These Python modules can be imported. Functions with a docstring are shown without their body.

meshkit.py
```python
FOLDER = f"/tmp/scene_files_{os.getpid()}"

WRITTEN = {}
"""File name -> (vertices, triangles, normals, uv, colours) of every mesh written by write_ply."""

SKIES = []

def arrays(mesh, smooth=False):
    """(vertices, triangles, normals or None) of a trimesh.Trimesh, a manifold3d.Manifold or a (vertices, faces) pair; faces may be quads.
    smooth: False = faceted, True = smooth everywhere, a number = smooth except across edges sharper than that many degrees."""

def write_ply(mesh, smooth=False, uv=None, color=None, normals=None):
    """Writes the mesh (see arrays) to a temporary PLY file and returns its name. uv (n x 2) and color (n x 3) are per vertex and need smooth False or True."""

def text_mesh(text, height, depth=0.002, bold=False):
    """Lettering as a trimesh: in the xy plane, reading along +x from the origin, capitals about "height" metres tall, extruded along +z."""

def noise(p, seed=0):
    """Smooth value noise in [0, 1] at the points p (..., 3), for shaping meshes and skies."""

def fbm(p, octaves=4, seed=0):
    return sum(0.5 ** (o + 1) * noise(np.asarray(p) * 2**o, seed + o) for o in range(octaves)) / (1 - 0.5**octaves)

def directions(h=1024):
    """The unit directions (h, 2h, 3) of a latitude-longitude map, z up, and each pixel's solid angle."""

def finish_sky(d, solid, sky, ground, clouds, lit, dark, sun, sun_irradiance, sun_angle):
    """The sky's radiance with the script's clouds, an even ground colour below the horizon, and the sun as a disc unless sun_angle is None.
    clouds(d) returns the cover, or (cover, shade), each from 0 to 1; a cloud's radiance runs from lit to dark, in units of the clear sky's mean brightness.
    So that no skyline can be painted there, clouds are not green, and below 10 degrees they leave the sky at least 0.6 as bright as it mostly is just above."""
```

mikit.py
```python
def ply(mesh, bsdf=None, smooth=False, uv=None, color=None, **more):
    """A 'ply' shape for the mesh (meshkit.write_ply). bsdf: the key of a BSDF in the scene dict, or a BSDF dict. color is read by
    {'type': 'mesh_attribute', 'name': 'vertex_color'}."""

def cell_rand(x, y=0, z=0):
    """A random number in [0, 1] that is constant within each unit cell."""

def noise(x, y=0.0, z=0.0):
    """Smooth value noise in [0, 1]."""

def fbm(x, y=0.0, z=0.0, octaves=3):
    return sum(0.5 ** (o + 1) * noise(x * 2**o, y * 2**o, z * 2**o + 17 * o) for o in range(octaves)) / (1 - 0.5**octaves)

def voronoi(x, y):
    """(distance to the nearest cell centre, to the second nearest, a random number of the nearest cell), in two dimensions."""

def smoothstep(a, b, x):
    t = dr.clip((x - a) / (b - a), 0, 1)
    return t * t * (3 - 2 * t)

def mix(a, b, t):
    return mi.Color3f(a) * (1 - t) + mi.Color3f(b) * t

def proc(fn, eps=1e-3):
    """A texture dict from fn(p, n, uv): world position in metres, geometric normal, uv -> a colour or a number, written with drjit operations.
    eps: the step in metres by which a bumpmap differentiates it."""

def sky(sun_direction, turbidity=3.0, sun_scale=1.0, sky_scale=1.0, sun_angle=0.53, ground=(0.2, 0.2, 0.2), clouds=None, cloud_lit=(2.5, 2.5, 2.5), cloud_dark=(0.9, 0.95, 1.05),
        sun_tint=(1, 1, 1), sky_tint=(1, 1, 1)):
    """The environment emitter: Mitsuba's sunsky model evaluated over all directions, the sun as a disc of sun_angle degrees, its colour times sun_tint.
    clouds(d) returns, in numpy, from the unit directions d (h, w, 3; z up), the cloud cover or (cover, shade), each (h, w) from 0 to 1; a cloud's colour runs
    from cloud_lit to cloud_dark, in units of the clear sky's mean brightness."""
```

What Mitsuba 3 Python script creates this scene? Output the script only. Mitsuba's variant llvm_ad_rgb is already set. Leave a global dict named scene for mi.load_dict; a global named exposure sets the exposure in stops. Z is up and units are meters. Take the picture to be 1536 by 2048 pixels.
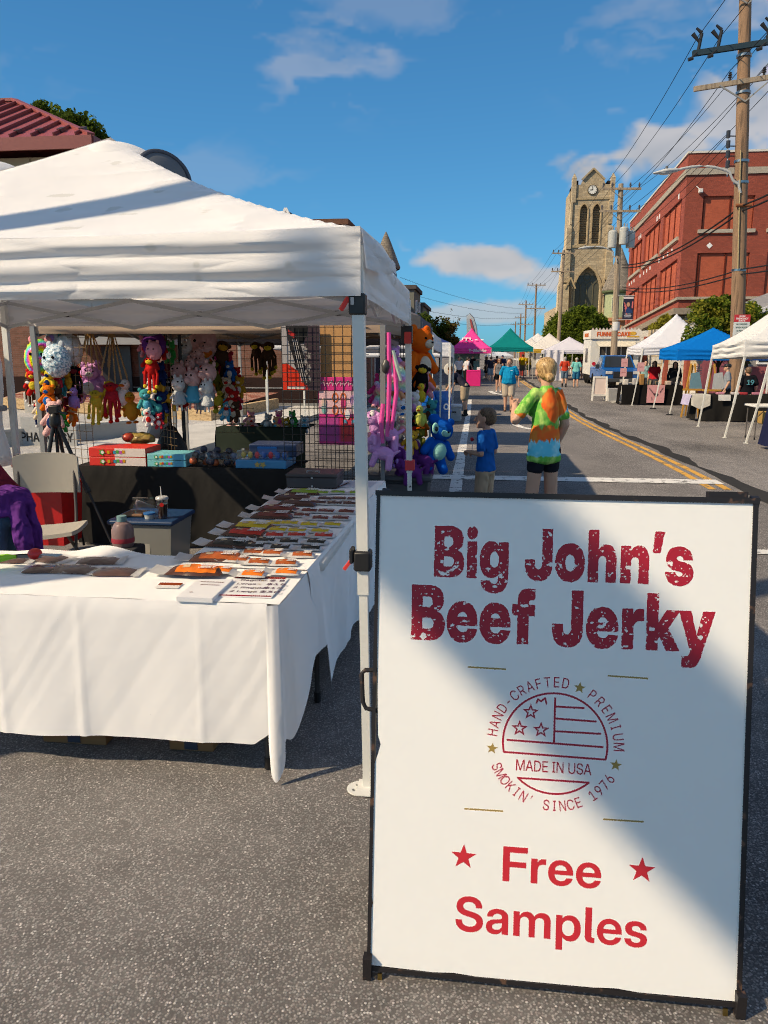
import math, random, glob, numpy as np, trimesh, shapely, manifold3d as m3, mitsuba as mi, drjit as dr, mikit
from shapely import geometry as sg, affinity, ops
from meshkit import fbm as nfbm, noise as nnoise
from mikit import noise, fbm, voronoi, cell_rand, smoothstep, mix
from PIL import Image, ImageDraw, ImageFont
T = mi.ScalarTransform4f
rng = random.Random(7); NR = np.random.default_rng(11)
scene, labels = {}, {}
# ---------------------------------------------------------------- camera, sky, exposure
exposure = 1.68
scene['camera'] = {'type': 'perspective', 'fov': 53.03, 'fov_axis': 'x', 'near_clip': 0.05, 'far_clip': 3000.0,
    'to_world': T().look_at(origin=[0, 0, 1.75], target=[-0.114281, 0.972010, 1.544726], up=[0, 0, 1])}
SUN = (-1.06, -0.70, 1.0)
def cloud_cover(d):
    az, el = np.degrees(np.arctan2(d[..., 0], d[..., 1])), np.degrees(np.arcsin(np.clip(d[..., 2], -1, 1)))
    wx, wy = (nfbm(np.stack([az * .22, el * .42, az * 0 + q], -1), 4, 5 + q) - .5 for q in (0, 3))
    f = nfbm(np.stack([(az + 4 * wx) * .30 + el * .12, (el + 3 * wy) * .62 - az * .05, el * 0], -1), 6, 9) - .5          # billows
    h = nfbm(np.stack([(az + 6 * wx) * .16 + el * .22, (el + 5 * wy) * .95 - az * .22, el * 0 + 4], -1), 6, 21) - .5     # drawn out streaks
    cover, thick = np.zeros_like(az), np.zeros_like(az)
    for a, e, sa, se, k, soft in ((21, 22.5, 7.5, 5.0, 1.0, 0), (17.5, 15.2, 6.5, 3.0, .9, 0), (30, 22, 9, 8, 1.0, 0), (6.5, 11.8, 3.2, 1.7, 1.0, 0), (11.5, 12.5, 4.0, 2.0, .95, 0), (.5, 6.1, 5.2, 1.25, 1.0, 0), (6.5, 5.0, 4.5, 1.0, .9, 0), (1, 2.6, 7, .8, .7, 0),
                                  (-11.5, 18.8, 4.6, 2.4, .34, 1), (-6, 21.5, 5.5, 1.5, .20, 1), (-16, 25.5, 9, 2.4, .26, 1), (7, 25.2, 2.4, 1.6, .42, 1), (-20, 11.5, 6, 1.6, .16, 1), (10, 19, 5, 2.2, .22, 1),
                                  (60, 18, 30, 9, .8, 0), (-70, 22, 25, 9, .6, 1), (140, 25, 40, 10, .7, 0), (-140, 20, 30, 8, .7, 1)):
        g = np.exp(-((az - a) / sa) ** 2 - ((el - e) / se) ** 2)
        v = np.clip((g * 1.05 - .42 + (f * 1.5 if not soft else h * 2.3 + f * .5)) * (2.6 if not soft else 1.5), 0, 1) * np.clip(g * 4, 0, 1) * k
        cover = np.maximum(cover, v); thick = np.maximum(thick, g * k)
    out = np.clip((np.abs((az + 180) % 360 - 180 - 0) - 42) / 14, 0, 1) * np.clip((el - 6) / 8, 0, 1)
    sc = np.clip((nfbm(np.stack([d[..., 0] * 4 / (d[..., 2] + .35), d[..., 1] * 4 / (d[..., 2] + .35), el * 0], -1), 5, 33) - .46) * 5, 0, 1) * .8      # unseen scattered cloud added outside the view to make shade less blue
    cover = np.maximum(cover, sc * out)
    return np.clip(cover, 0, 1) * .90, np.clip(.20 - f * 1.1 + .35 * (thick - .6), 0, .8)
scene['sky'] = mikit.sky(SUN, turbidity=2.6, sun_scale=1.08, sky_scale=1.1, sun_tint=(1.0, .985, .94), sky_tint=(.38, .82, 1.02), clouds=cloud_cover, cloud_lit=(2.5, 2.35, 2.3), cloud_dark=(1.35, 1.45, 1.6))
# ---------------------------------------------------------------- helpers
def gz(y):
    t = min(max((y - 9) / 17, 0), 1)
    return -0.32 * t * t * (3 - 2 * t)
def bsdf(name, d):
    scene[name] = d
    return name
def C(r, g, b, rough=None, metal=0.0):
    """key of a plain material of that colour"""
    k = 'paint_%03d_%03d_%03d' % (round(r * 999), round(g * 999), round(b * 999)) + ('' if rough is None else '_%02d' % round(rough * 99)) + ('m' if metal else '')
    if k not in scene:
        rgb = {'type': 'rgb', 'value': [r, g, b]}
        inner = {'type': 'diffuse', 'reflectance': rgb} if rough is None else {'type': 'principled', 'base_color': rgb, 'roughness': rough, 'metallic': metal, 'specular': .5}
        scene[k] = {'type': 'twosided', 'bsdf': inner}
    return k
def PR(name, fn, rough=.8, bump=None, bscale=1.0, eps=1e-3, spec=.4, metal=0.0):
    """a procedural material: colour from fn(p, n, uv), relief from bump"""
    d = {'type': 'principled', 'base_color': mikit.proc(fn), 'roughness': rough, 'specular': spec, 'metallic': metal}
    if bump is not None:
        d = {'type': 'bumpmap', 'arbitrary': mikit.proc(bump, eps), 'scale': bscale, 'bsdf': d}
    return bsdf(name, {'type': 'twosided', 'bsdf': d})
used = {}
def num(name):
    n = used.get(name, 0); used[name] = n + 1
    return name if n == 0 else '%s_%03d' % (name, n)
def thing(name, label, cat, group=None):
    k = num(name); labels[k] = {'label': label, 'category': cat}
    if group: labels[k]['group'] = group
    return k
def part(root, name, mesh, mat, smooth=30, label=None, kind=None, to_world=None):
    k = num(root + '__' + name)
    d = dict(mesh) if isinstance(mesh, dict) else mikit.ply(mesh, None, smooth)
    d['bsdf'] = {'type': 'ref', 'id': mat}
    if to_world is not None: d['to_world'] = to_world
    scene[k] = d
    if label or kind: labels[k] = {a: b for a, b in (('label', label), ('kind', kind)) if b}
    return k
def solo(name, mesh, mat, label, cat, group=None, smooth=30, to_world=None):
    k = thing(name, label, cat, group)
    d = dict(mesh) if isinstance(mesh, dict) else mikit.ply(mesh, None, smooth)
    d['bsdf'] = {'type': 'ref', 'id': mat}
    if to_world is not None: d['to_world'] = to_world
    scene[k] = d
    return k
def struct(name, mesh, mat, label, smooth=False):
    k = num(name); d = mikit.ply(mesh, None, smooth); d['bsdf'] = {'type': 'ref', 'id': mat}; scene[k] = d
    labels[k] = {'kind': 'structure', 'label': label}
    return k
A3 = lambda *v: np.array(v, float)
def mat4(x=0, y=0, z=0, rz=0, s=1.0, rx=0, ry=0):
    m = trimesh.transformations.euler_matrix(math.radians(rx), math.radians(ry), math.radians(rz)); m[:3, :3] *= s; m[:3, 3] = (x, y, z)
    return m
def moved(mesh, *a, **k):
    mesh = mesh.copy(); mesh.apply_transform(mat4(*a, **k)); return mesh
def cat(*ms):
    ms = [m for m in (ms[0] if len(ms) == 1 and isinstance(ms[0], list) else ms)]
    return trimesh.util.concatenate(ms)
def box(x0, x1, y0, y1, z0, z1, bev=0.0):
    if bev <= 0:
        m = trimesh.creation.box((x1 - x0, y1 - y0, z1 - z0)); m.apply_translation(((x0 + x1) / 2, (y0 + y1) / 2, (z0 + z1) / 2)); return m
    p = []
    for x in (x0, x1):
        for y in (y0, y1):
            for z in (z0, z1):
                sx, sy, sz = (1 if x == x0 else -1), (1 if y == y0 else -1), (1 if z == z0 else -1)
                p += [(x + sx * bev, y + sy * bev * .4, z + sz * bev * .4), (x + sx * bev * .4, y + sy * bev, z + sz * bev * .4), (x + sx * bev * .4, y + sy * bev * .4, z + sz * bev), (x, y + sy * bev, z + sz * bev), (x + sx * bev, y, z + sz * bev), (x + sx * bev, y + sy * bev, z)]
    return hullp(p)
def tm(M):
    q = M.to_mesh(); return trimesh.Trimesh(np.array(q.vert_properties[:, :3], float), np.array(q.tri_verts), process=False)
def hullp(p):
    return tm(m3.Manifold.hull_points(np.asarray(p, float)))
def bar(p0, p1, w, h=None, up=(0, 0, 1)):
    """a square bar from p0 to p1"""
    p0, p1 = A3(*p0), A3(*p1); d = p1 - p0; L = np.linalg.norm(d); d = d / L
    u = A3(*up); u = u if abs(d @ u) < .95 else A3(0, 1, 0)
    s = np.cross(d, u); s /= np.linalg.norm(s); v = np.cross(s, d); h = h or w
    c = [p + s * a * w / 2 + v * b * h / 2 for p in (p0, p1) for a in (-1, 1) for b in (-1, 1)]
    return hullp(c)
def rod(p0, p1, r0, r1=None, n=10, caps=True):
    """a round bar from p0 to p1, tapering"""
    r1 = r0 if r1 is None else r1
    p0, p1 = A3(*p0), A3(*p1); d = p1 - p0; d = d / np.linalg.norm(d)
    a = np.cross(d, (0, 0, 1) if abs(d[2]) < .9 else (1, 0, 0)); a /= np.linalg.norm(a); b = np.cross(d, a)
    t = np.arange(n) * 2 * np.pi / n; ring = np.cos(t)[:, None] * a + np.sin(t)[:, None] * b
    v = np.vstack([p0 + ring * r0, p1 + ring * r1, [p0], [p1]]); f = []
    for i in range(n):
        j = (i + 1) % n; f += [(i, j, n + j), (i, n + j, n + i)]
        if caps: f += [(j, i, 2 * n), (n + i, n + j, 2 * n + 1)]
    m = trimesh.Trimesh(v, f, process=False); m.fix_normals() if False else None
    return m
def pipe(pts, r, n=6):
    pts = np.asarray(pts, float); v, f = [], []
    rr = np.broadcast_to(np.asarray(r, float), (len(pts),))
    d = np.gradient(pts, axis=0); d /= np.linalg.norm(d, axis=1, keepdims=True) + 1e-12
    ref = A3(0, 0, 1) if abs(d[0][2]) < .9 else A3(1, 0, 0); t = np.arange(n) * 2 * np.pi / n
    for i, p in enumerate(pts):
        a = np.cross(d[i], ref); a /= np.linalg.norm(a) + 1e-12; b = np.cross(d[i], a)
        v.append(p + rr[i] * (np.cos(t)[:, None] * a + np.sin(t)[:, None] * b))
    for i in range(len(pts) - 1):
        for k in range(n):
            a, b = i * n + k, i * n + (k + 1) % n; f += [(a, b, b + n), (a, b + n, a + n)]
    for k in range(1, n - 1):
        f += [(0, k + 1, k), ((len(pts) - 1) * n, (len(pts) - 1) * n + k, (len(pts) - 1) * n + k + 1)]
    return trimesh.Trimesh(np.vstack(v), f, process=False)
def lathe(prof, n=24):
    """profile [(r, z)] turned about z"""
    v, f = [], []
    for r, z in prof:
        for k in range(n):
            a = 2 * math.pi * k / n; v.append((r * math.cos(a), r * math.sin(a), z))
    for i in range(len(prof) - 1):
        for k in range(n):
            a, b = i * n + k, i * n + (k + 1) % n; f += [(a, b, b + n), (a, b + n, a + n)]
    return trimesh.Trimesh(v, f, process=False)
_ICO = {}
def sph(c, r, sub=2):
    if sub not in _ICO: _ICO[sub] = np.array(trimesh.creation.icosphere(sub).vertices)
    return _ICO[sub] * (np.asarray(r, float) if np.ndim(r) else r) + np.asarray(c, float)
def ell(c, r, sub=3):
    m = trimesh.creation.icosphere(sub); m.apply_scale(np.broadcast_to(np.asarray(r, float), (3,))); m.apply_translation(c); return m
def blend(chains, fine=.02, it=10, sub=2):
    """one smooth body from chains of (centre, radius) balls: hulls of neighbours, joined, refined and relaxed"""
    ms = []
    for ch in chains:
        if len(ch) == 1: ms.append(m3.Manifold.hull_points(sph(ch[0][0], ch[0][1], sub)))
        for a, b in zip(ch, ch[1:]): ms.append(m3.Manifold.hull_points(np.vstack([sph(a[0], a[1], sub), sph(b[0], b[1], sub)])))
    M = m3.Manifold.batch_boolean(ms, m3.OpType.Add)
    if fine: M = M.refine_to_length(fine)
    m = tm(M); m.merge_vertices()
    if it: trimesh.smoothing.filter_taubin(m, .5, .53, it)
    return m
def fuzz(mesh, amp, f, seed=0):
    mesh = mesh.copy(); v = np.array(mesh.vertices); mesh.vertices = v + mesh.vertex_normals * ((nfbm(v * f + 31.7, 3, seed) - .5) * 2 * amp)[:, None]; return mesh
def sheet(P, thick=0.0):
    """a grid of points (n, m, 3) as a mesh; with a thickness it gets a back and closed rims"""
    P = np.asarray(P, float); n, m = P.shape[:2]
    i, j = np.meshgrid(np.arange(n - 1), np.arange(m - 1), indexing='ij'); a = (i * m + j).ravel()
    f = np.vstack([np.stack([a, a + m, a + m + 1], 1), np.stack([a, a + m + 1, a + 1], 1)])
    t = trimesh.Trimesh(P.reshape(-1, 3), f, process=False)
    if thick <= 0: return t
    nrm = t.vertex_normals; N = n * m
    v = np.vstack([t.vertices, t.vertices - nrm * thick]); F = [f, f[:, ::-1] + N]
    rim = list(range(m)) + [k * m + m - 1 for k in range(1, n)] + [(n - 1) * m + k for k in range(m - 2, -1, -1)] + [k * m for k in range(n - 2, 0, -1)]
    R = np.array(rim); S = np.roll(R, -1); F += [np.stack([R, S, S + N], 1), np.stack([R, S + N, R + N], 1)]
    return trimesh.Trimesh(v, np.vstack(F), process=False)
def slab(p, thick, M=None):
    """extruded shapely shape, standing in xy, rising along z; M places it"""
    ms = [trimesh.creation.extrude_polygon(g, thick, engine='earcut') for g in getattr(p, 'geoms', [p]) if not g.is_empty and g.area > 1e-9]
    m = trimesh.util.concatenate(ms)
    if M is not None: m.apply_transform(M)
    return m
_FONT = glob.glob('/opt/blender-*/*/datafiles/fonts/Inter.woff2')[0]
def letters(text, cap=1.0, weight=700, sx=1.0, px=160, grow=0.0):
    """lettering as a shapely shape, capitals 'cap' tall, from the origin along +x"""
    f = ImageFont.truetype(_FONT, px); f.set_variation_by_axes([32, weight])
    x0, y0, x1, y1 = f.getbbox(text, anchor='ls')
    im = Image.new('L', (x1 - x0 + 8, y1 - y0 + 8)); ImageDraw.Draw(im).text((4 - x0, 4 - y0), text, 255, f, anchor='ls')
    on = np.pad(np.asarray(im) > 127, ((0, 0), (1, 1))).astype(np.int8)
    r, s = np.nonzero(np.diff(on, axis=1) == 1); e = np.nonzero(np.diff(on, axis=1) == -1)[1]
    g = shapely.union_all(shapely.box(s, -r - 1, e, -r)).buffer(.7).buffer(-.7 + grow).simplify(.55)
    k = cap / (px * .727)
    return affinity.affine_transform(g, [k * sx, 0, 0, k, -4 * k * sx, (4 - y0) * k])
def star(x, y, r, rot=0, inner=.4):
    return sg.Polygon([(x + (r if k % 2 == 0 else r * inner) * math.sin(rot + k * math.pi / 5), y + (r if k % 2 == 0 else r * inner) * math.cos(rot + k * math.pi / 5)) for k in range(10)])
def line(pts, w, cap=2): return sg.LineString(pts).buffer(w / 2, cap_style=cap)
def frame4(o, ex, ey):
    """matrix whose x, y, z are ex, ey and their cross product"""
    m = np.eye(4); ex, ey = np.asarray(ex, float), np.asarray(ey, float)
    ex = ex / np.linalg.norm(ex); ey = ey - ex * (ex @ ey); ey /= np.linalg.norm(ey)
    m[:3, 0], m[:3, 1], m[:3, 2], m[:3, 3] = ex, ey, np.cross(ex, ey), o
    return m
# ---------------------------------------------------------------- procedural materials
def asphalt_c(p, n, uv):
    f1, f2, r = voronoi(p.x * 125, p.y * 125)
    h1, h2, r2 = voronoi(p.x * 55 + 7, p.y * 55)
    big = fbm(p.x * .9, p.y * .45, 3.0, 3); mid = fbm(p.x * 9, p.y * 9, 1.0, 2)
    st = dr.power(r, 1.6) * .115 + dr.select(r > .965, .10, 0.0) + dr.select(r2 > .90, .035, 0.0)
    g = .068 + st * 1.2 * smoothstep(.62, .30, f1) + .085 * (big - .38) + .035 * (mid - .5)
    oil = smoothstep(.62, .74, fbm(p.x * 1.7 + 9, p.y * .5 + 4, 0.0, 3)) * .018
    g = dr.maximum(g * 1.36 - oil, .012)
    return mi.Color3f(g * (1.06 + .10 * (cell_rand(p.x * 125, p.y * 125) - .5)), g * .99, g * .955)
def asphalt_b(p, n, uv):
    f1, f2, r = voronoi(p.x * 125, p.y * 125)
    return smoothstep(.75, .1, f1) * (.35 + .65 * r) + .4 * fbm(p.x * 40, p.y * 40, 0.0, 2)
PR('asphalt', asphalt_c, .78, asphalt_b, .0022, 1.5e-3, .3)
def gravel_c(p, n, uv):
    f1, f2, r = voronoi(p.x * 26, p.y * 26)
    g = .30 + .14 * (r - .5) + .10 * (fbm(p.x * 1.2, p.y * 1.2, 0.0, 3) - .5)
    return mi.Color3f(g * 1.04, g * .99, g * .92)
PR('pale_asphalt', gravel_c, .9)
def conc_c(p, n, uv):
    g = .40 + .16 * (fbm(p.x * 2.2, p.y * 2.2, p.z * 2.2, 4) - .5) + .05 * (noise(p.x * 60, p.y * 60, p.z * 60) - .5)
    return mi.Color3f(g * 1.02, g * .98, g * .90)
PR('concrete', conc_c, .85)
def mark_w(p, n, uv):
    w = fbm(p.x * 14, p.y * 14, 0.0, 4); k = smoothstep(.60, .70, w)
    g = .56 + .12 * (fbm(p.x * 2, p.y * 2, 0.0, 2) - .5)
    return mix(mi.Color3f(g, g * .98, g * .93), mi.Color3f(.09, .088, .083), k * .8)
PR('road_white', mark_w, .7)
def mark_y(p, n, uv):
    k = smoothstep(.62, .72, fbm(p.x * 16, p.y * 10, 0.0, 4)); g = .9 + .3 * (fbm(p.x * 3, p.y * .8, 0.0, 2) - .5)
    return mix(mi.Color3f(.52 * g, .28 * g, .05 * g), mi.Color3f(.08, .075, .065), k * .75)
PR('road_yellow', mark_y, .7)
def brick_fn(L, H, ca, cb, mortar, j=.10):
    def fn(p, n, uv):
        u = dr.select(dr.abs(n.x) > dr.abs(n.y), p.y, p.x); v = p.z / H; row = dr.floor(v)
        uu = u / L + .5 * (row - 2 * dr.floor(row / 2)); fu, fv = uu - dr.floor(uu), v - row
        m = dr.minimum(dr.minimum(fu, 1 - fu) * L / H, dr.minimum(fv, 1 - fv)); r = cell_rand(dr.floor(uu), row)
        w = .85 + .35 * fbm(p.x * .5, p.y * .5, p.z * .5, 4)
        return mix(mi.Color3f(mortar), mix(ca, cb, r) * w, smoothstep(j * .4, j, m))
    return fn
PR('brick_dark', brick_fn(.22, .075, (.115, .05, .032), (.175, .075, .05), (.15, .11, .09)), .85)
PR('brick_red', brick_fn(.22, .075, (.36, .078, .038), (.43, .10, .048), (.31, .09, .055)), .8)
PR('brick_pier', brick_fn(.22, .075, (.235, .052, .032), (.30, .068, .042), (.18, .06, .045)), .8)
PR('stone', brick_fn(.62, .31, (.33, .265, .175), (.47, .38, .25), (.26, .21, .14), .07), .9)
PR('stone_dark', brick_fn(.62, .31, (.27, .215, .14), (.36, .29, .19), (.21, .165, .12), .07), .9)
def wood_c(p, n, uv):
    g = fbm(p.x * 28, p.y * 28, p.z * 1.3, 4); k = smoothstep(.5, .75, g)
    return mix(mi.Color3f(.27, .17, .105), mi.Color3f(.13, .085, .055), k) * (.8 + .4 * fbm(p.x * 5, p.y * 5, p.z * .3, 2))
PR('pole_wood', wood_c, .85)
def pale_wood_c(p, n, uv):
    g = fbm(p.x * 20, p.y * 20, p.z * .8, 4)
    return mix(mi.Color3f(.36, .29, .21), mi.Color3f(.22, .17, .125), smoothstep(.42, .7, g))
PR('pole_pale', pale_wood_c, .85)
def timber_c(p, n, uv):
    g = fbm(p.x * 2.2, p.y * 22, p.z * 22, 4)
    return mix(mi.Color3f(.46, .33, .18), mi.Color3f(.27, .18, .095), smoothstep(.45, .75, g))
PR('timber', timber_c, .8)
def cloth_c(p, n, uv):
    g = .77 + .03 * (fbm(p.x * 3, p.y * 3, p.z * 3, 3) - .5)
    return mi.Color3f(g, g * .985, g * .975)
def cloth_b(p, n, uv):
    a = fbm(p.x * 5.5, p.y * 5.5, p.z * 4.5, 4); b = noise(p.x * 17 + 4 * a, p.y * 17, p.z * 13)
    r = 1 - dr.abs(2 * a - 1)
    return dr.power(r, 9) * .10 + .10 * b
PR('tablecloth_white', cloth_c, .85, cloth_b, .006, 4e-3, .25)
def cano_c(p, n, uv):
    g = .78 + .02 * (fbm(p.x * 2, p.y * 2, p.z * 2, 3) - .5); s = smoothstep(.71, .78, fbm(p.x * 9 + 3, p.y * 9, p.z * 9, 3)) * .12
    return mi.Color3f(g - s, (g - s) * .99, (g - s * 1.2) * .99)
def cano_b(p, n, uv):
    a = fbm(p.x * 1.6, p.y * 1.6, p.z * 8, 4); r = 1 - dr.abs(2 * a - 1)
    return dr.power(r, 4) + .25 * noise(p.x * 9, p.y * 9, p.z * 22)
bsdf('canopy_white', {'type': 'bumpmap', 'arbitrary': mikit.proc(cano_b, 5e-3), 'scale': .012, 'bsdf': {'type': 'principledthin', 'base_color': mikit.proc(cano_c), 'roughness': .7, 'diff_trans': .32, 'spec_trans': 0.0}})
def black_c(p, n, uv):
    g = .012 + .010 * fbm(p.x * 6, p.y * 6, p.z * 3, 3)
    return mi.Color3f(g, g * .98, g * .97)
def black_b(p, n, uv):
    return fbm(p.x * 7, p.y * 7, p.z * 2.2, 3)
PR('cloth_black', black_c, .9, black_b, .03, 4e-3, .2)
PR('cloth_brown', lambda p, n, uv: mi.Color3f(.10, .075, .066) * (.8 + .4 * fbm(p.x * 6, p.y * 6, p.z * 3, 3)), .9, black_b, .035, 4e-3, .2)
def sign_red(p, n, uv):
    w = fbm(p.x * 62, p.y * 62, p.z * 62, 4); w2 = fbm(p.x * 190, p.y * 190, p.z * 150 + 4, 2)
    k = dr.maximum(smoothstep(.675, .70, w), smoothstep(.735, .77, w2))
    return mix(mi.Color3f(.36, .012, .030), mi.Color3f(.78, .77, .75), k)
PR('print_worn_red', sign_red, .45)
def rust_c(p, n, uv):
    k = smoothstep(.66, .76, fbm(p.x * 34, p.y * 34, p.z * 26, 4))
    return mix(mi.Color3f(.016, .014, .015), mi.Color3f(.10, .055, .035), k)
PR('frame_black', rust_c, .45)
def skin_c(p, n, uv):
    g = .93 + .14 * (fbm(p.x * 14, p.y * 14, p.z * 14, 3) - .5)
    return mi.Color3f(.60 * g, .345 * g, .235 * g)
PR('skin', skin_c, .5, spec=.3)
PR('skin_dark', lambda p, n, uv: mi.Color3f(.17, .085, .05) * (.9 + .2 * noise(p.x * 20, p.y * 20, p.z * 20)), .5, spec=.3)
def leaf(name, r, g, b):
    return bsdf(name, {'type': 'principledthin', 'base_color': mikit.proc(lambda p, n, uv: mi.Color3f(r, g, b) * (.55 + .9 * cell_rand(p.x * 9, p.y * 9, p.z * 9))), 'roughness': .55, 'diff_trans': .8, 'spec_trans': 0.0})
leaf('leaf_green', .15, .20, .025); leaf('leaf_dark', .075, .115, .02); leaf('leaf_brown', .15, .115, .035); leaf('leaf_yellow', .26, .25, .035)
def metal_roof(p, n, uv):
    return mi.Color3f(.30, .075, .075) * (.9 + .25 * (fbm(p.x * .6, p.y * .6, p.z * .6, 3) - .5))
PR('roof_red', metal_roof, .42, spec=.5)
PR('stucco', lambda p, n, uv: mi.Color3f(.42, .36, .245) * (.85 + .3 * fbm(p.x * .8, p.y * .8, p.z * .5, 4)), .9)
PR('slate', brick_fn(.3, .16, (.17, .145, .115), (.26, .22, .175), (.10, .09, .075), .12), .8)
def denim_c(p, n, uv):
    k = fbm(p.x * 9, p.y * 9, p.z * 5, 3); t = noise(p.x * 300, p.y * 300, p.z * 160)
    return mix(mi.Color3f(.055, .12, .20), mi.Color3f(.12, .215, .31), k) * (.85 + .3 * t)
def fold_b(p, n, uv):
    a = fbm(p.x * 11, p.y * 11, p.z * 8, 3); r = 1 - dr.abs(2 * a - 1)
    return dr.power(r, 3) + .15 * noise(p.x * 60, p.y * 60, p.z * 60)
def CLOTH(name, r, g, b, s=.02):
    return PR(name, lambda p, n, uv: mi.Color3f(r, g, b) * (.9 + .25 * (fbm(p.x * 18, p.y * 18, p.z * 14, 3) - .3)), .9, fold_b, s, 3e-3, .2)
CLOTH('shirt_royal', .009, .12, .46); CLOTH('shirt_maroon', .17, .014, .034, .03); CLOTH('purple_cotton', .115, .028, .22, .035); CLOTH('shorts_tan', .50, .37, .25); CLOTH('shorts_black', .014, .015, .022); CLOTH('shirt_cyan', .004, .25, .50)
def fur_b(p, n, uv): return noise(p.x * 150, p.y * 150, p.z * 150) + .6 * noise(p.x * 70, p.y * 70, p.z * 70)
FUR = mikit.proc(fur_b, 2e-3)
PR('denim', denim_c, .85)
bsdf('clear_film', {'type': 'thindielectric', 'int_ior': 1.35})
bsdf('window_glass', {'type': 'principled', 'base_color': {'type': 'rgb', 'value': [.02, .025, .03]}, 'roughness': .08, 'specular': .7})
bsdf('cola', {'type': 'principled', 'base_color': {'type': 'rgb', 'value': [.02, .006, .004]}, 'roughness': .15, 'specular': .6})
WHITE = C(.78, .78, .77, .35); BLACK = C(.012, .012, .013, .4); STEEL = C(.42, .43, .44, .35); LEGW = C(.66, .66, .62, .35); DGREY = C(.10, .10, .105, .5)
# ================================================================ the setting: ground, road and its markings
def strip(x0, x1, ys, dz, jag=0.0, xf=None):
    """a sheet along the street that follows the ground, dz above it"""
    P = []
    for y in ys:
        a, b = (x0, x1) if xf is None else xf(y)
        P.append([(a + rng.uniform(-jag, jag), y, gz(y) + dz), (b + rng.uniform(-jag, jag), y, gz(y) + dz)])
    return sheet(P)
YS = list(np.concatenate([np.arange(-12, 30, .75), np.arange(30, 120, 6), [150, 250, 400, 800, 1500]]))
gx = [-900, -200, -60, -20, -5, -2, 0, 2, 5, 9, 14, 60, 200, 900]
struct('street', sheet([[(x, y, gz(y)) for x in gx] for y in YS]), 'asphalt', 'worn grey asphalt street with coarse pale aggregate, closed for the market', smooth=True)
fine = lambda a, b, s=.5: list(np.arange(a, b + 1e-6, s))
struct('edge_line', strip(-.30, -.145, fine(8.2, 34), .004, .006), 'road_white', 'long white line marking the left parking lane')
struct('center_line', strip(3.02, 3.12, fine(10.2, 78), .004, .005), 'road_yellow', 'left stripe of the double yellow center line')
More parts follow.
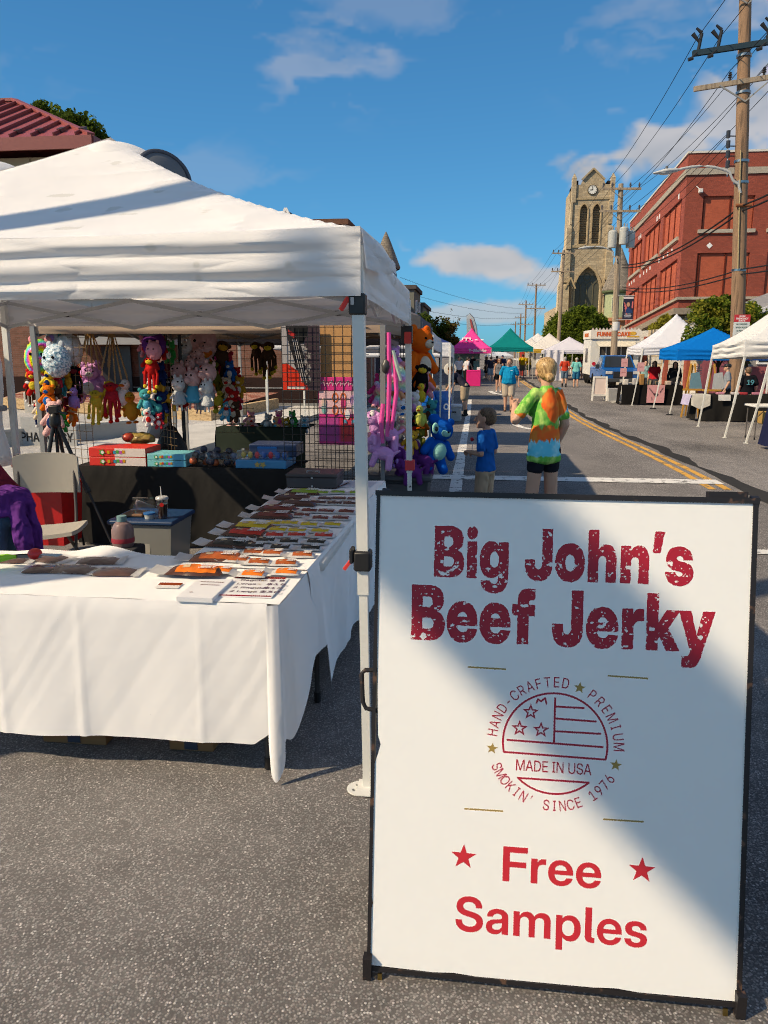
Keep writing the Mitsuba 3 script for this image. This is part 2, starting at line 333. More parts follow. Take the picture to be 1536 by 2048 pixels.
struct('center_line', strip(3.21, 3.31, fine(10.2, 78), .004, .005), 'road_yellow', 'right stripe of the double yellow center line')
struct('tar_seam', strip(0, 0, fine(6.5, 60, .4), .004, 0, lambda y: (3.42 + .03 * math.sin(y * 1.7) + rng.uniform(-.02, .02), 3.63 + .06 * math.sin(y * .9) + .05 * math.sin(y * 2.9) + (max(0, 11 - y) * .10) + rng.uniform(-.03, .03))), C(.05, .05, .052), 'dark tar seam beside the double yellow line')
for y0, y1, x0, x1, l in ((10.62, 11.02, -.9, 3.34, 'white stop line across the lane behind the woman'), (9.12, 9.32, 3.5, 8.6, 'thin white crosswalk line running toward the right kerb'), (6.86, 7.02, 2.2, 8.6, 'nearer thin white crosswalk line on the right')):
    struct('stop_line', sheet([[(x, y, gz(y) + .008) for x in np.linspace(x0, x1, 12)] for y in (y0, y1)]), 'road_white', l)
def curve_mark(pts, w, l):
    g = sg.LineString(pts).buffer(w / 2, cap_style=2, join_style=1)
    m = slab(g, .001); v = np.array(m.vertices); v[:, 2] += [gz(y) + .004 for y in v[:, 1]]; m.vertices = v
    struct('lane_arrow', m, 'road_white', l)
curve_mark([(1.12, 22.6), (1.14, 21.6), (1.24, 20.8), (1.42, 20.2), (1.75, 19.95), (2.1, 19.95)], .19, 'curved white lane arrow behind the woman')
curve_mark([(.75, 41), (.95, 38.6), (1.35, 37.6), (1.9, 37.3)], .25, 'small curved white lane arrow far up the street')
# kerbs, pavements and the lot on the left
def kerb_run(x0, x1, ys, h):
    P = [[(x0, y, gz(y) - .05), (x0, y, gz(y) + h), (x1, y, gz(y) + h), (x1, y, gz(y) - .05)] for y in ys]; return sheet(P)
struct('kerb', kerb_run(-4.98, -4.82, fine(-10, 90, 1.5), .14), 'concrete', 'pale concrete kerb on the left side')
struct('pavement', strip(-7.0, -4.985, fine(-10, 90, 1.5), .135), 'concrete', 'pale concrete pavement behind the left stalls')
struct('parking_lot', strip(-60, -7.0, fine(-10, 90, 1.5), .10), 'pale_asphalt', 'pale grey parking lot behind the plush toys')
struct('kerb', kerb_run(8.75, 8.9, fine(-10, 200, 2), .14), 'concrete', 'concrete kerb on the right side')
struct('pavement', strip(8.905, 12.9, fine(-10, 200, 2), .135), 'concrete', 'concrete pavement in front of the red brick building')
w = thing('low_wall', 'low pale concrete wall edging the parking lot at left', 'wall')
a, b = A3(-9.6, 11.2), A3(-7.05, 15.3)
part(w, 'wall', bar((*a, .12), (*b, .10), .24, .42), 'concrete'); part(w, 'coping', bar((*a, .345), (*b, .325), .3, .05), 'concrete')
bed = thing('timber_bed', 'raised bed of red mulch edged with square timber beams', 'planter')
ch = [(-16.6, 25.4), (-14.2, 24.1), (-11.9, 22.95), (-9.6, 21.8), (-7.1, 20.5)]
for p, q in zip(ch, ch[1:]):
    for lev in (0, 1): part(bed, 'beam', bar((p[0] + .02, p[1], -.10 + .17 * lev), (q[0] - .02, q[1] + .012, -.10 + .17 * lev), .17, .165), 'timber')
part(bed, 'beam', bar((-7.1, 20.55, -.0), (-6.75, 25.9, -.02), .17, .34), 'timber')
bsdf('mulch', {'type': 'twosided', 'bsdf': {'type': 'diffuse', 'reflectance': mikit.proc(lambda p, n, uv: mix(mi.Color3f(.24, .085, .06), mi.Color3f(.50, .34, .27), smoothstep(.5, .62, fbm(p.x * 3.5, p.y * 14, 0.0, 4))))}})
part(bed, 'mulch', sheet([[(-16.5, 25.5, .12), (-16.5, 26.8, .30)], [(-12, 23.1, .12), (-12, 26.8, .30)], [(-7.15, 20.7, .12), (-6.9, 26.8, .30)]]), 'mulch')
solo('pedestal', cat(box(-14.35, -13.3, 23.3, 24.2, -.3, .45, .03), box(-14.2, -13.45, 23.45, 24.05, .45, .62, .02), hullp([(-14.15, 23.5, .62), (-13.5, 23.5, .62), (-14.15, 24, .62), (-13.5, 24, .62), (-13.95, 23.7, .95), (-13.7, 23.7, .95)])), 'concrete', 'stubby beige concrete pedestal at the far left edge of the lot', 'pedestal')
# ================================================================ buildings on the left
def window(root, name, x0, x1, z0, z1, y, facing='y', frame='WHITE', depth=.12, bars=1):
    """a framed pane let into a wall that faces -y (or -x / +x, then x is y)"""
    t = .07
    def P(m):
        if facing == 'y': return m
        v = np.array(m.vertices); v = np.stack([v[:, 1], v[:, 0], v[:, 2]], 1)
        return trimesh.Trimesh(v, m.faces[:, ::-1], process=False)
    fm = cat(box(x0, x1, y - .05, y + depth, z1 - t, z1), box(x0, x1, y - .07, y + depth, z0, z0 + t), box(x0, x0 + t, y - .05, y + depth, z0 + t, z1 - t), box(x1 - t, x1, y - .05, y + depth, z0 + t, z1 - t), *[box(x0 + t, x1 - t, y - .03, y + depth, (z0 + (z1 - z0) * (k + 1) / (bars + 1)) - .025, (z0 + (z1 - z0) * (k + 1) / (bars + 1)) + .025) for k in range(bars)])
    k = part(root, name, P(fm), frame if frame in scene else WHITE)
    part(k, 'pane', P(box(x0 + t, x1 - t, y - .012, y + .02, z0 + t, z1 - t)), 'window_glass')
    return k
bb = thing('brick_building', 'long dark brick building across the lot behind the toy stall', 'building')
part(bb, 'wall', box(-19, -4.9, 27.5, 38, -.5, 3.6), 'brick_dark')
part(bb, 'plinth', box(-19, -4.88, 27.40, 27.49, -.5, .80), C(.035, .022, .020)); part(bb, 'rail', box(-15, -5.2, 27.37, 27.395, .42, .445), C(.4, .4, .4)); part(bb, 'skirting', box(-19, -4.86, 27.2, 27.39, -.5, -.10), C(.20, .20, .20))
part(bb, 'parapet', box(-19.1, -4.8, 27.35, 38, 3.603, 3.9), C(.20, .19, .18))
part(bb, 'fascia', box(-14.6, -10.4, 25.4, 27.49, 1.95, 2.35), C(.30, .30, .30)); part(bb, 'pier', box(-14.4, -14.0, 25.6, 26.0, -.3, 1.95), 'brick_dark'); part(bb, 'pier', box(-10.9, -10.5, 25.6, 26.0, -.3, 1.95), 'brick_dark')
for x in (-13.6, -12.2): part(bb, 'door', box(x, x + 1.1, 27.30, 27.385, .0, 1.9), C(.03, .03, .035, .3))
ph = thing('porch_house', 'pale house with white porch columns and railing at the far left', 'house')
part(ph, 'wall', box(-30, -20.8, 37, 44, -.3, 6), C(.24, .25, .22)); part(ph, 'porch_roof', box(-28, -20.4, 34.4, 37, 2.7, 3.0), C(.35, .35, .33))
for k in range(6): part(ph, 'column', lathe([(.0, -.3), (.16, -.3), (.13, .1), (.11, 2.4), (.16, 2.65), (.16, 2.7), (0, 2.7)], 12), C(.6, .6, .57), to_world=T().translate([-27.6 + 1.4 * k, 34.6, 0]))
for k in range(36): part(ph, 'baluster', box(-27.6 + .2 * k, -27.55 + .2 * k, 34.5, 34.56, .3, 1.1), C(.55, .55, .52))
part(ph, 'handrail', box(-27.7, -20.5, 34.48, 34.58, 1.1, 1.18), C(.6, .6, .57))
rb = thing('red_roofed_building', 'beige building with a dull red standing seam metal roof at upper left', 'building')
part(rb, 'wall', box(-34, -16.7, 33, 47, -.3, 9.75), 'stucco')
for k in range(9): part(rb, 'panel_joint', box(-33 + 2 * k, -32.96 + 2 * k, 32.97, 32.998, 4, 9.7), C(.22, .19, .13))
e0, e1, R0, R1 = A3(-35, 32, 10.25), A3(-15.7, 32, 10.25), A3(-29, 40, 14.1), A3(-23.6, 40, 14.1)
ro = part(rb, 'roof', hullp([e0, e1, (-35, 48, 10.25), (-15.7, 48, 10.25), R0, R1, e0 + (0, 0, .05), e1 + (0, 0, .05)]), 'roof_red')
part(rb, 'eave', cat(box(-35.05, -15.65, 31.9, 32.0, 9.78, 10.28), box(-15.7, -15.6, 32.0, 48, 9.78, 10.28)), C(.20, .05, .045, .5))
nrm = np.cross(e1 - e0, R0 - e0); nrm /= np.linalg.norm(nrm)
for k in range(20):
    x = -34.4 + k * .95; top = min(1.0, (e1[0] - x) / (e1[0] - R1[0])) if x > R1[0] else min(1.0, (x - e0[0]) / 6.0 + .02) if x < R0[0] else 1.0
    if top > .06: p0 = A3(x, 32, 10.30) + nrm * .05; p1 = p0 + A3(0, 8, 3.85) * (top - .03); part(rb, 'roof_seam', bar(p0, p1, .06, .16), C(.17, .04, .04, .45)); part(rb, 'snow_guard', bar(p0 + A3(0, .5, .28), p0 + A3(0, .85, .44), .2, .14), C(.06, .03, .03, .5))
part(rb, 'ridge_cap', cat(bar(e1 + (0, 0, .06), R1 + (0, 0, .1), .3, .14), bar(R0 + (0, 0, .08), R1 + (0, 0, .08), .3, .14)), C(.26, .065, .06, .45))
def rowhouse(label, x0, x1, y0, y1, top, m, cornice, nwin=2, frame=WHITE):
    h = thing('row_house', label, 'house'); part(h, 'wall', box(x0, x1, y0, y1, -.5, top), m); part(h, 'cornice', box(x0 - .1, x1 + .18, y0 - .18, y1 + .05, top + .003, top + .3), cornice)
    for zz in (1.2, 4.2, 7.0):
        if zz + 1.5 < top:
            for k in range(nwin):
                yy = y0 + (y1 - y0) * (k + .5) / nwin; window(h, 'window', yy - .45, yy + .45, zz, zz + 1.5, x1 + .02, 'x', frame, .10)
    window(h, 'window', x1 - 1.9, x1 - 1.0, top - 2.2, top - .7, y0 - .02, 'y', frame)
    return h
rowhouse('tall row house with a brown cornice showing above the white canopy', -14, -7.3, 44, 50, 8.5, C(.20, .16, .13), C(.16, .085, .06))
h = thing('gabled_house', 'house whose small white gable peeks above the canopy slope', 'house')
part(h, 'wall', box(-16, -9.3, 50.5, 56, -.4, 8.9), C(.25, .24, .22)); part(h, 'roof', hullp([(-12.9, 50.2, 8.9), (-11.3, 50.2, 8.9), (-12.1, 50.2, 10.45), (-12.9, 56, 8.9), (-11.3, 56, 8.9), (-12.1, 56, 10.45)]), C(.12, .09, .08)); part(h, 'gable_trim', cat(bar((-13.0, 50.1, 8.85), (-12.1, 50.1, 10.5), .1, .16), bar((-11.2, 50.1, 8.85), (-12.1, 50.1, 10.5), .1, .16)), WHITE)
th = thing('turret_house', 'dark purple house with a round corner turret under a pointed cone roof', 'house')
part(th, 'wall', box(-15, -6.3, 55.5, 62, -.5, 6.2), C(.11, .095, .115))
part(th, 'turret', moved(lathe([(.62, 4.8), (.98, 5.35), (.98, 5.55), (.74, 5.75), (.72, 7.35), (0, 7.35)], 20), -6.40, 55.6), C(.095, .08, .12))
part(th, 'turret_roof', moved(lathe([(.98, 7.30), (1.0, 7.42), (.62, 8.4), (.30, 9.2), (.05, 9.75), (0, 9.8)], 20), -6.40, 55.6), 'slate'); part(th, 'turret_eave', moved(lathe([(.8, 7.2), (.96, 7.28), (.96, 7.36), (.8, 7.38)], 20), -6.40, 55.6), C(.05, .05, .06))
for an in (-100, -45, 5): part(th, 'turret_window', moved(box(-.17, .17, -.76, -.66, 5.95, 7.0), -6.40, 55.6, 0, an + 90), 'window_glass')
for yy in (57.5, 60): window(th, 'window', yy - .45, yy + .45, 3.2, 4.8, -6.28, 'x', C(.3, .3, .3))
rowhouse('grey row house just right of the turret', -13, -4.95, 62.2, 69, 6.45, C(.20, .205, .18), C(.11, .10, .10))
rowhouse('low grey row house right of the taller grey one', -13, -4.75, 69.3, 79, 5.55, C(.19, .20, .18), C(.14, .13, .12))
rowhouse('small white house at the end of the left row', -12, -4.9, 80, 86, 4.6, C(.6, .59, .56), C(.2, .1, .08))
# ================================================================ buildings on the right
SH = .0712
def sheared(m):
    m = m.copy(); v = np.array(m.vertices); v[:, 2] -= SH * (v[:, 1] - 54); m.vertices = v; return m
rd = thing('red_brick_building', 'big red brick building with bricked up window bays and pale stone bands', 'building')
Y0, Y1, XF = 54.0, 72.6, 13.0
part(rd, 'wall', sheared(box(XF + .15, 45, Y0 + .15, Y1, 5.1, 13.3)), 'brick_red')
part(rd, 'parapet', sheared(cat(box(XF, 45, Y0, Y0 + .5, 13.02, 13.9), box(XF, XF + .5, Y0 + .5, Y1, 13.02, 13.9))), 'brick_pier')
part(rd, 'coping', sheared(cat(box(XF - .06, 45, Y0 - .06, Y0 + .5, 13.903, 14.03), box(XF - .06, XF + .5, Y0 + .5, Y1, 13.903, 14.03))), C(.62, .60, .56))
part(rd, 'stone_band', sheared(cat(box(XF - .10, 45, Y0 - .10, Y0 + .3, 12.62, 13.0), box(XF - .10, XF + .3, Y0 + .3, Y1, 12.62, 13.0))), C(.40, .36, .30))
def pier(x0, x1, y0, y1, z0, z1): part(rd, 'pier', sheared(box(x0, x1, y0, y1, z0, z1)), 'brick_pier')
pier(XF, XF + .75, Y0, Y0 + .9, 5.1, 12.6); pier(XF + .752, 45, Y0 - .0, Y0 + .26, 11.35, 12.6); pier(XF + .752, 45, Y0, Y0 + .26, 7.9, 9.05); pier(17.25, 18.3, Y0, Y0 + .26, 9.052, 11.348); pier(17.25, 18.3, Y0, Y0 + .26, 5.1, 7.898); pier(XF + .752, 14.1, Y0, Y0 + .26, 9.052, 11.348); pier(XF + .752, 14.0, Y0, Y0 + .26, 5.1, 7.898)
pier(XF, XF + .26, Y0 + .902, Y1, 11.5, 12.6); pier(XF, XF + .26, Y0 + .902, Y1, 7.75, 8.9)
for y in (60.2, 66.4, 71.7): pier(XF, XF + .26, y - .45, y + .45, 8.902, 11.498); pier(XF, XF + .26, y - .45, y + .45, 5.1, 7.748)
for z, x0, x1 in ((9.1, 13.9, 17.4), (9.1, 18.1, 22)): part(rd, 'sill', sheared(box(x0, x1, Y0 - .14, Y0 - .002, z, z + .22)), C(.42, .38, .32))
for y0, y1 in ((55.0, 59.7), (60.7, 65.9), (66.9, 71.3)): part(rd, 'sill', sheared(box(XF - .14, XF - .002, y0, y1, 8.92, 9.14)), C(.42, .38, .32))
for x in (14.12, 15.75, 17.2):
    for z0, z1 in ((9.33, 11.34), (5.15, 7.88)): part(rd, 'mullion', sheared(box(x, x + .07, Y0 + .08, Y0 + .145, z0, z1)), C(.13, .03, .02))
for y in np.arange(55.3, 71.5, 1.55):
    for z0, z1 in ((9.16, 11.49), (5.15, 7.74)): part(rd, 'mullion', sheared(box(XF + .08, XF + .145, y, y + .06, z0, z1)), C(.15, .035, .025))
for y in (55.6, 61, 61.7, 67.4, 68): part(rd, 'tie_plate', sheared(box(XF - .05, XF - .003, y, y + .16, 11.62, 11.95)), WHITE)
for y in (56.4, 57.6, 58.8, 60.1, 63, 64.2, 65.3, 66.6, 69, 70, 71): part(rd, 'tie_plate', sheared(box(XF - .05, XF - .003, y, y + .16, 8.42, 8.66)), WHITE)
for x, z, s in ((14.7, 8.35, .13), (19.8, 8.35, .13)): part(rd, 'tie_plate', sheared(hullp([(x - s * 1.5, Y0 - .03, z), (x + s * 1.5, Y0 - .03, z), (x, Y0 - .03, z + s * 1.5), (x, Y0 - .03, z - s * 1.5), (x, Y0 - .005, z)])), WHITE)
part(rd, 'flood_lamp', sheared(cat(box(13.72, 13.98, Y0 - .3, Y0 - .05, 11.5, 11.75, .03), rod((13.6, Y0 - .05, 11.95), (13.8, Y0 - .2, 11.7), .03))), C(.6, .6, .58, .4))
part(rd, 'base_band', sheared(cat(box(XF - .09, 45, Y0 - .09, Y0 + .3, 5.0, 5.17), box(XF - .09, XF + .3, Y0 + .3, Y1, 5.0, 5.17))), C(.42, .37, .30))
part(rd, 'lower_wall', sheared(box(XF + .06, 45, Y0 + .06, Y1, 4.5, 4.998)), 'brick_pier')
part(rd, 'cornice', sheared(cat(box(XF - .3, 45, Y0 - .3, Y0 + .3, 4.05, 4.45), box(XF - .3, XF + .3, Y0 + .3, Y1, 4.05, 4.45))), C(.30, .255, .20))
part(rd, 'shop_front_core', box(XF + .5, 45, Y0 + .5, Y1, -1.0, 2.9), C(.22, .20, .17))
for y in np.arange(54.2, 72.5, 3.05): part(rd, 'stone_pier', sheared(box(XF - .05, XF + .5, y, y + .75, -.3 + SH * (y - 54), 4.04)), 'stone')
for y in np.arange(55.1, 70, 3.05): part(rd, 'shop_window', sheared(box(XF + .38, XF + .49, y, y + 2.1, 1.0 + SH * (y - 54), 3.3)), 'window_glass')
for k in range(12):                                                # coursed stone blocks of the street corner
    for j, z in enumerate(np.arange(0, 4.0, .5)):
        x0 = XF + .0 + k * 1.15 + (.5 if j % 2 else 0); part(rd, 'stone_block', box(x0 + .015, x0 + 1.135, Y0 - .04 - .02 * rng.random(), Y0 + .48, z + .012, z + .488), rng.choice(['stone', 'stone', 'stone_dark']))
gb = thing('grey_building', 'low grey building with a sloping pale roof edge behind the near pole', 'building')
part(gb, 'wall', hullp([(11.2, 34, -.2), (30, 34, -.2), (11.2, 44, -.2), (30, 44, -.2), (11.2, 34, 3.1), (18.5, 34, 6.1), (30, 34, 6.1), (11.2, 44, 3.1), (18.5, 44, 6.1), (30, 44, 6.1)]), C(.27, .265, .275)); part(gb, 'roof_edge', cat(bar((11.0, 33.9, 3.15), (18.5, 33.9, 6.22), .3, .16), bar((18.5, 33.9, 6.22), (30, 33.9, 6.22), .3, .16)), C(.55, .55, .55))
window(gb, 'window', 9.6 + 1.9, 12.6, 1.2, 2.6, 33.98, 'y', WHITE)
part(gb, 'door', box(11.3, 12.6, 33.9, 33.99, -.2, 1.1), C(.30, .09, .10))
lowwall = thing('stone_shop_front', 'pale block shop front with brick piers behind the right hand stalls', 'shop front')
for j, z in enumerate(np.arange(-.2, 3.0, .4)):
    for k in range(9): part(lowwall, 'stone_block', box(10.6 - .03 * rng.random(), 11.1, 36 + (k + .5 * (j % 2)) * 1.95 + .01, 36 + (k + 1 + .5 * (j % 2)) * 1.95 - .01, z + .01, z + .39), rng.choice(['concrete', 'concrete', 'stone']))
for y in (36.5, 40.5, 45, 50.5): part(lowwall, 'brick_pier', box(10.4, 10.58, y, y + .5, -.2, 2.6), 'brick_pier')
ct = thing('church_tower', 'square sandstone church tower with gable clock and tall louvred lancets', 'church tower')
CX = 15.75
def lancet(x0, x1, z0, zs):
    w = x1 - x0; pts = [(x0, z0), (x1, z0), (x1, zs)]
    pts += [(x0 + w * math.cos(a), zs + w * math.sin(a)) for a in np.linspace(0, math.pi / 3, 7)[1:]] + [(x1 - w * math.cos(a), zs + w * math.sin(a)) for a in np.linspace(math.pi / 3, 0, 7)[1:]]
    return sg.Polygon(pts)
face = sg.Polygon([(12.9, -1), (18.7, -1), (18.7, 12), (18.6, 25.0), (17.75, 25.0), (17.5, 25.55), (15.95, 27.0), (14.55, 25.6), (14.3, 25.0), (13.4, 25.0), (12.9, 16)])
big, l1, l2 = lancet(14.15, 17.75, -1, 10.6), lancet(14.35, 15.45, 16.9, 21.4), lancet(16.15, 17.25, 16.9, 21.4)
s1, s2 = lancet(13.3, 13.5, 8.0, 11.2), lancet(18.28, 18.46, 8.0, 11.2)
front = face.difference(big).difference(l1).difference(l2).difference(s1)
part(ct, 'front_wall', slab(front, .9, frame4((0, 120.9, 0), (1, 0, 0), (0, 0, 1))), 'stone')
part(ct, 'core', cat(box(13.0, 18.6, 121.3, 127, -1, 24.4), box(13.0, 18.6, 120.92, 121.28, 12.6, 16.3)), 'stone_dark')
part(ct, 'belfry_gap', box(13.45, 13.95, 120.2, 127, 24.42, 25.6), C(.03, .03, .035)); part(ct, 'belfry_gap', box(18.0, 18.5, 120.2, 127, 24.42, 25.5), C(.03, .03, .035))
for b in ([(12.0, 0, 15.9), (12.55, 0, 18.4), (13.05, 0, 22.1)], [(18.72, 0, 15.9), (18.72, 0, 18.4), (18.72, 0, 22.1)]): pass
for z0, z1, xl, xr, d in ((-1, 11.5, 11.7, 19.6, 1.5), (11.52, 16.2, 12.1, 19.35, 1.1), (16.22, 19.6, 12.6, 19.1, .8), (19.62, 23, 13.0, 18.95, .55)):
    for a, b in ((xl, 13.6), (17.95, xr)):
        part(ct, 'buttress', hullp([(a, 120 - d * .45, z0), (b - .35, 120 - d * .45, z0), (a, 124, z0), (b - .35, 124, z0), (a, 120 - d * .45, z1 - .5), (b - .35, 120 - d * .45, z1 - .5), (a + .3, 119.99, z1), (b - .35, 119.99, z1), (a + .3, 124, z1), (b - .35, 124, z1)]) if a < 15 else hullp([(a + .35, 120 - d * .45, z0), (b, 120 - d * .45, z0), (a + .35, 124, z0), (b, 124, z0), (a + .35, 120 - d * .45, z1 - .5), (b, 120 - d * .45, z1 - .5), (a + .35, 119.99, z1), (b - .3, 119.99, z1), (a + .35, 124, z1), (b - .3, 124, z1)]), 'stone')
for x, zt in ((13.35, 26.3), (18.75, 26.3)):
    part(ct, 'pinnacle', cat(box(x - .3, x + .3, 119.75, 120.6, 22.6, zt - .5), hullp([(x - .34, 119.7, zt - .5), (x + .34, 119.7, zt - .5), (x - .34, 120.65, zt - .5), (x + .34, 120.65, zt - .5), (x - .05, 120.1, zt + .25), (x + .05, 120.2, zt + .25)])), 'stone')
part(ct, 'gable_coping', cat(bar((14.4, 119.9, 25.65), (15.95, 119.9, 27.12), .35, .22), bar((17.6, 119.9, 25.6), (15.95, 119.9, 27.12), .35, .22), box(13.2, 18.7, 119.82, 119.99, 16.4, 16.75), box(13.4, 18.5, 119.85, 119.99, 22.95, 23.2)), C(.40, .32, .20))
ck = part(ct, 'clock', slab(sg.Point(15.95, 24.25).buffer(.70), .12, frame4((0, 119.99, 0), (1, 0, 0), (0, 0, 1))), C(.10, .085, .06))
part(ck, 'dial', slab(sg.Point(15.95, 24.25).buffer(.58), .05, frame4((0, 119.868, 0), (1, 0, 0), (0, 0, 1))), C(.72, .72, .68))
part(ck, 'clock_hand', slab(ops.unary_union([line([(15.95, 24.22), (15.93, 24.80)], .09), line([(15.98, 24.25), (15.58, 24.22)], .11)] + [line([(15.95 + .48 * math.sin(a), 24.25 + .48 * math.cos(a)), (15.95 + .55 * math.sin(a), 24.25 + .55 * math.cos(a))], .07) for a in np.arange(12) * math.pi / 6]), .02, frame4((0, 119.81, 0), (1, 0, 0), (0, 0, 1))), C(.03, .03, .03))
for l, zr in ((l1, 16.9), (l2, 16.9)):
    b = l.bounds; k = part(ct, 'louvre', cat([bar((b[0] + .02, 120.75, z), (b[2] - .02, 120.75, z), .34, .05, (0, .7, 1)) for z in np.arange(17.05, 22.1, .24)]), C(.36, .31, .22), kind='stuff')
    part(ct, 'arch_moulding', slab(l.buffer(.16).difference(l), .12, frame4((0, 119.99, 0), (1, 0, 0), (0, 0, 1))), C(.42, .32, .19))
part(ct, 'arch_moulding', slab(big.buffer(.22).difference(big), .15, frame4((0, 119.99, 0), (1, 0, 0), (0, 0, 1))), C(.42, .32, .19))
tw = part(ct, 'tracery_window', box(14.1, 17.8, 120.95, 121.1, -1, 13.9), C(.075, .078, .062, .35))
part(tw, 'tracery', cat([box(x - .06, x + .06, 120.85, 120.94, -1, 11.3) for x in (15.05, 15.95, 16.85)] + [slab(lancet(x - .42, x + .42, 10, 10.9).buffer(.07).difference(lancet(x - .42, x + .42, 9.8, 10.9)), .09, frame4((0, 120.94, 0), (1, 0, 0), (0, 0, 1))) for x in (14.6, 15.5, 16.4, 17.3)] + [slab(sg.Point(15.95, 12.4).buffer(.55).difference(sg.Point(15.95, 12.4).buffer(.42)), .09, frame4((0, 120.94, 0), (1, 0, 0), (0, 0, 1)))]), C(.13, .125, .09))
for x in (13.4, 18.37): part(ct, 'niche_hood', cat(bar((x - .75, 119.3, 10.6), (x, 119.3, 12.2), .25, .2), bar((x + .75, 119.3, 10.6), (x, 119.3, 12.2), .25, .2)), C(.42, .32, .19)); part(ct, 'slit', box(x - .11, x + .11, 119.28, 119.4, 7.9, 11.0), C(.05, .04, .03))
part(ct, 'nave', box(13.2, 26, 127, 160, -1, 9), 'stone_dark')
gh = thing('green_turret_house', 'pale green house with a round bay and grey cone roof beside the church', 'house')
part(gh, 'turret', moved(lathe([(1.75, 5.9), (1.75, 9.2), (0, 9.2)], 20), 18.2, 106.5), C(.36, .40, .24)); part(gh, 'lower_bay', moved(lathe([(1.5, -.5), (1.5, 5.3), (1.9, 5.5), (1.95, 5.9), (0, 5.9)], 20), 18.2, 106.5), C(.42, .20, .11))
part(gh, 'turret_roof', moved(lathe([(2.15, 9.2), (2.2, 9.45), (1.1, 12.2), (.08, 14.6), (0, 14.7)], 20), 18.2, 106.5), 'slate'); part(gh, 'eave', moved(lathe([(1.75, 8.9), (2.14, 9.1), (2.2, 9.3), (1.75, 9.3)], 20), 18.2, 106.5), C(.14, .17, .09))
for an in (-25, 20):
    k = part(gh, 'window', moved(box(-.38, .38, -1.84, -1.70, 6.6, 8.5), 18.2, 106.5, 0, an), C(.5, .53, .38)); part(k, 'pane', moved(box(-.27, .27, -1.875, -1.842, 6.75, 8.35), 18.2, 106.5, 0, an), 'window_glass')
for an in (-20, 22): part(gh, 'tall_window', moved(box(-.3, .3, -1.6, -1.45, 2.2, 4.8), 18.2, 106.5, 0, an), C(.55, .58, .44))
part(gh, 'wall', box(18.5, 28, 107, 118, -.5, 9.5), C(.30, .33, .21)); part(gh, 'roof', hullp([(18, 106.6, 9.5), (29, 106.6, 9.5), (18, 119, 9.5), (29, 119, 9.5), (21, 112, 13.4), (26, 112, 13.4)]), C(.06, .06, .07))
# ================================================================ trees
def foliage(blobs, n, size, seed, keep=.47, freq=.9):
    """leaf sized faces spread through a crown of overlapping lumps, thinned by noise so that gaps show"""
    r = np.random.default_rng(seed); out = []
    w = np.array([b[1][0] * b[1][1] * b[1][2] for b in blobs]) ** .7; w /= w.sum()
    for (c, rad), k in zip(blobs, (w * n).astype(int)):
        d = r.normal(size=(k * 2, 3)); d /= np.linalg.norm(d, axis=1, keepdims=True)
        u = r.random(len(d)) ** .42; p = A3(*c) + d * u[:, None] * A3(*rad) * (1 + .9 * (nfbm(d * 2.6 + seed, 4, seed) - .5))[:, None]
        ok = nfbm(p * freq / max(size * 9, .3) + seed, 3, seed + 5) > keep; out.append(p[ok][:k])
    p = np.vstack(out); N = len(p)
    a = r.normal(size=(N, 3)); a[:, 2] *= .6; a /= np.linalg.norm(a, axis=1, keepdims=True); b = np.cross(a, r.normal(size=(N, 3))); b /= np.linalg.norm(b, axis=1, keepdims=True)
    s = size * (.6 + .8 * r.random((N, 1))); q = np.stack([p - a * s, p + b * s * .55, p + a * s, p - b * s * .55], 1).reshape(-1, 3); i = np.arange(N)[:, None] * 4
    return trimesh.Trimesh(q, np.vstack([i + [0, 1, 2], i + [0, 2, 3]]), process=False)
def tree(label, base, trunk_h, blobs, n, size, mat, seed, keep=.47, r0=.16, mat2=None):
    t = thing('tree', label, 'tree'); r = random.Random(seed); b = A3(*base)
    ms = [pipe([b, b + A3(.03, 0, trunk_h * .5), b + A3(-.02, .03, trunk_h)], [r0, r0 * .8, r0 * .62], 8)]
    for c, rad in blobs: ms.append(pipe([b + A3(0, 0, trunk_h * .85), (b + A3(0, 0, trunk_h) + A3(*c)) / 2 + A3(r.uniform(-.2, .2), 0, r.uniform(0, .3)), A3(*c) + A3(0, 0, rad[2] * .3)], [r0 * .5, r0 * .3, r0 * .08], 6))
    part(t, 'trunk', cat(ms), C(.075, .05, .035)); part(t, 'crown', foliage(blobs, n, size, seed, keep), mat, False)
    if mat2: part(t, 'crown', foliage(blobs, n // 3, size, seed + 50, keep), mat2, False)
    return t
tree('dense bright green maple standing in front of the church tower', (10.6, 88, -.3), 2.0, [((9.6, 88, 3.4), (2.3, 2.2, 2.4)), ((11.6, 88, 3.9), (2.2, 2.2, 2.6)), ((13.2, 89, 3.2), (1.9, 2, 2.2)), ((8.4, 88, 2.2), (1.5, 1.6, 1.7)), ((11, 87, 2.3), (2.6, 1.6, 1.6)), ((14.6, 90, 2.2), (1.6, 1.6, 1.8))], 42000, .15, 'leaf_green', 3, .46, .22, 'leaf_dark')
tree('small leafy street tree beside the wooden pole with the parking sign', (8.55, 29.0, -.2), 1.6, [((8.1, 29, 2.85), (.75, .8, .75)), ((8.75, 29.1, 2.5), (.7, .7, .65)), ((7.7, 28.9, 2.25), (.55, .6, .5)), ((9.2, 29.2, 3.0), (.55, .6, .55)), ((8.5, 28.8, 3.2), (.5, .5, .45))], 9500, .062, 'leaf_green', 8, .47, .07, 'leaf_yellow')
tree('small tree half hidden behind the near white canopy on the right', (10.0, 30.5, -.2), 1.7, [((9.9, 30.5, 2.9), (.7, .7, .6)), ((10.6, 30.7, 2.5), (.7, .7, .6)), ((9.6, 30.3, 2.3), (.5, .5, .5))], 6500, .062, 'leaf_green', 14, .47, .07)
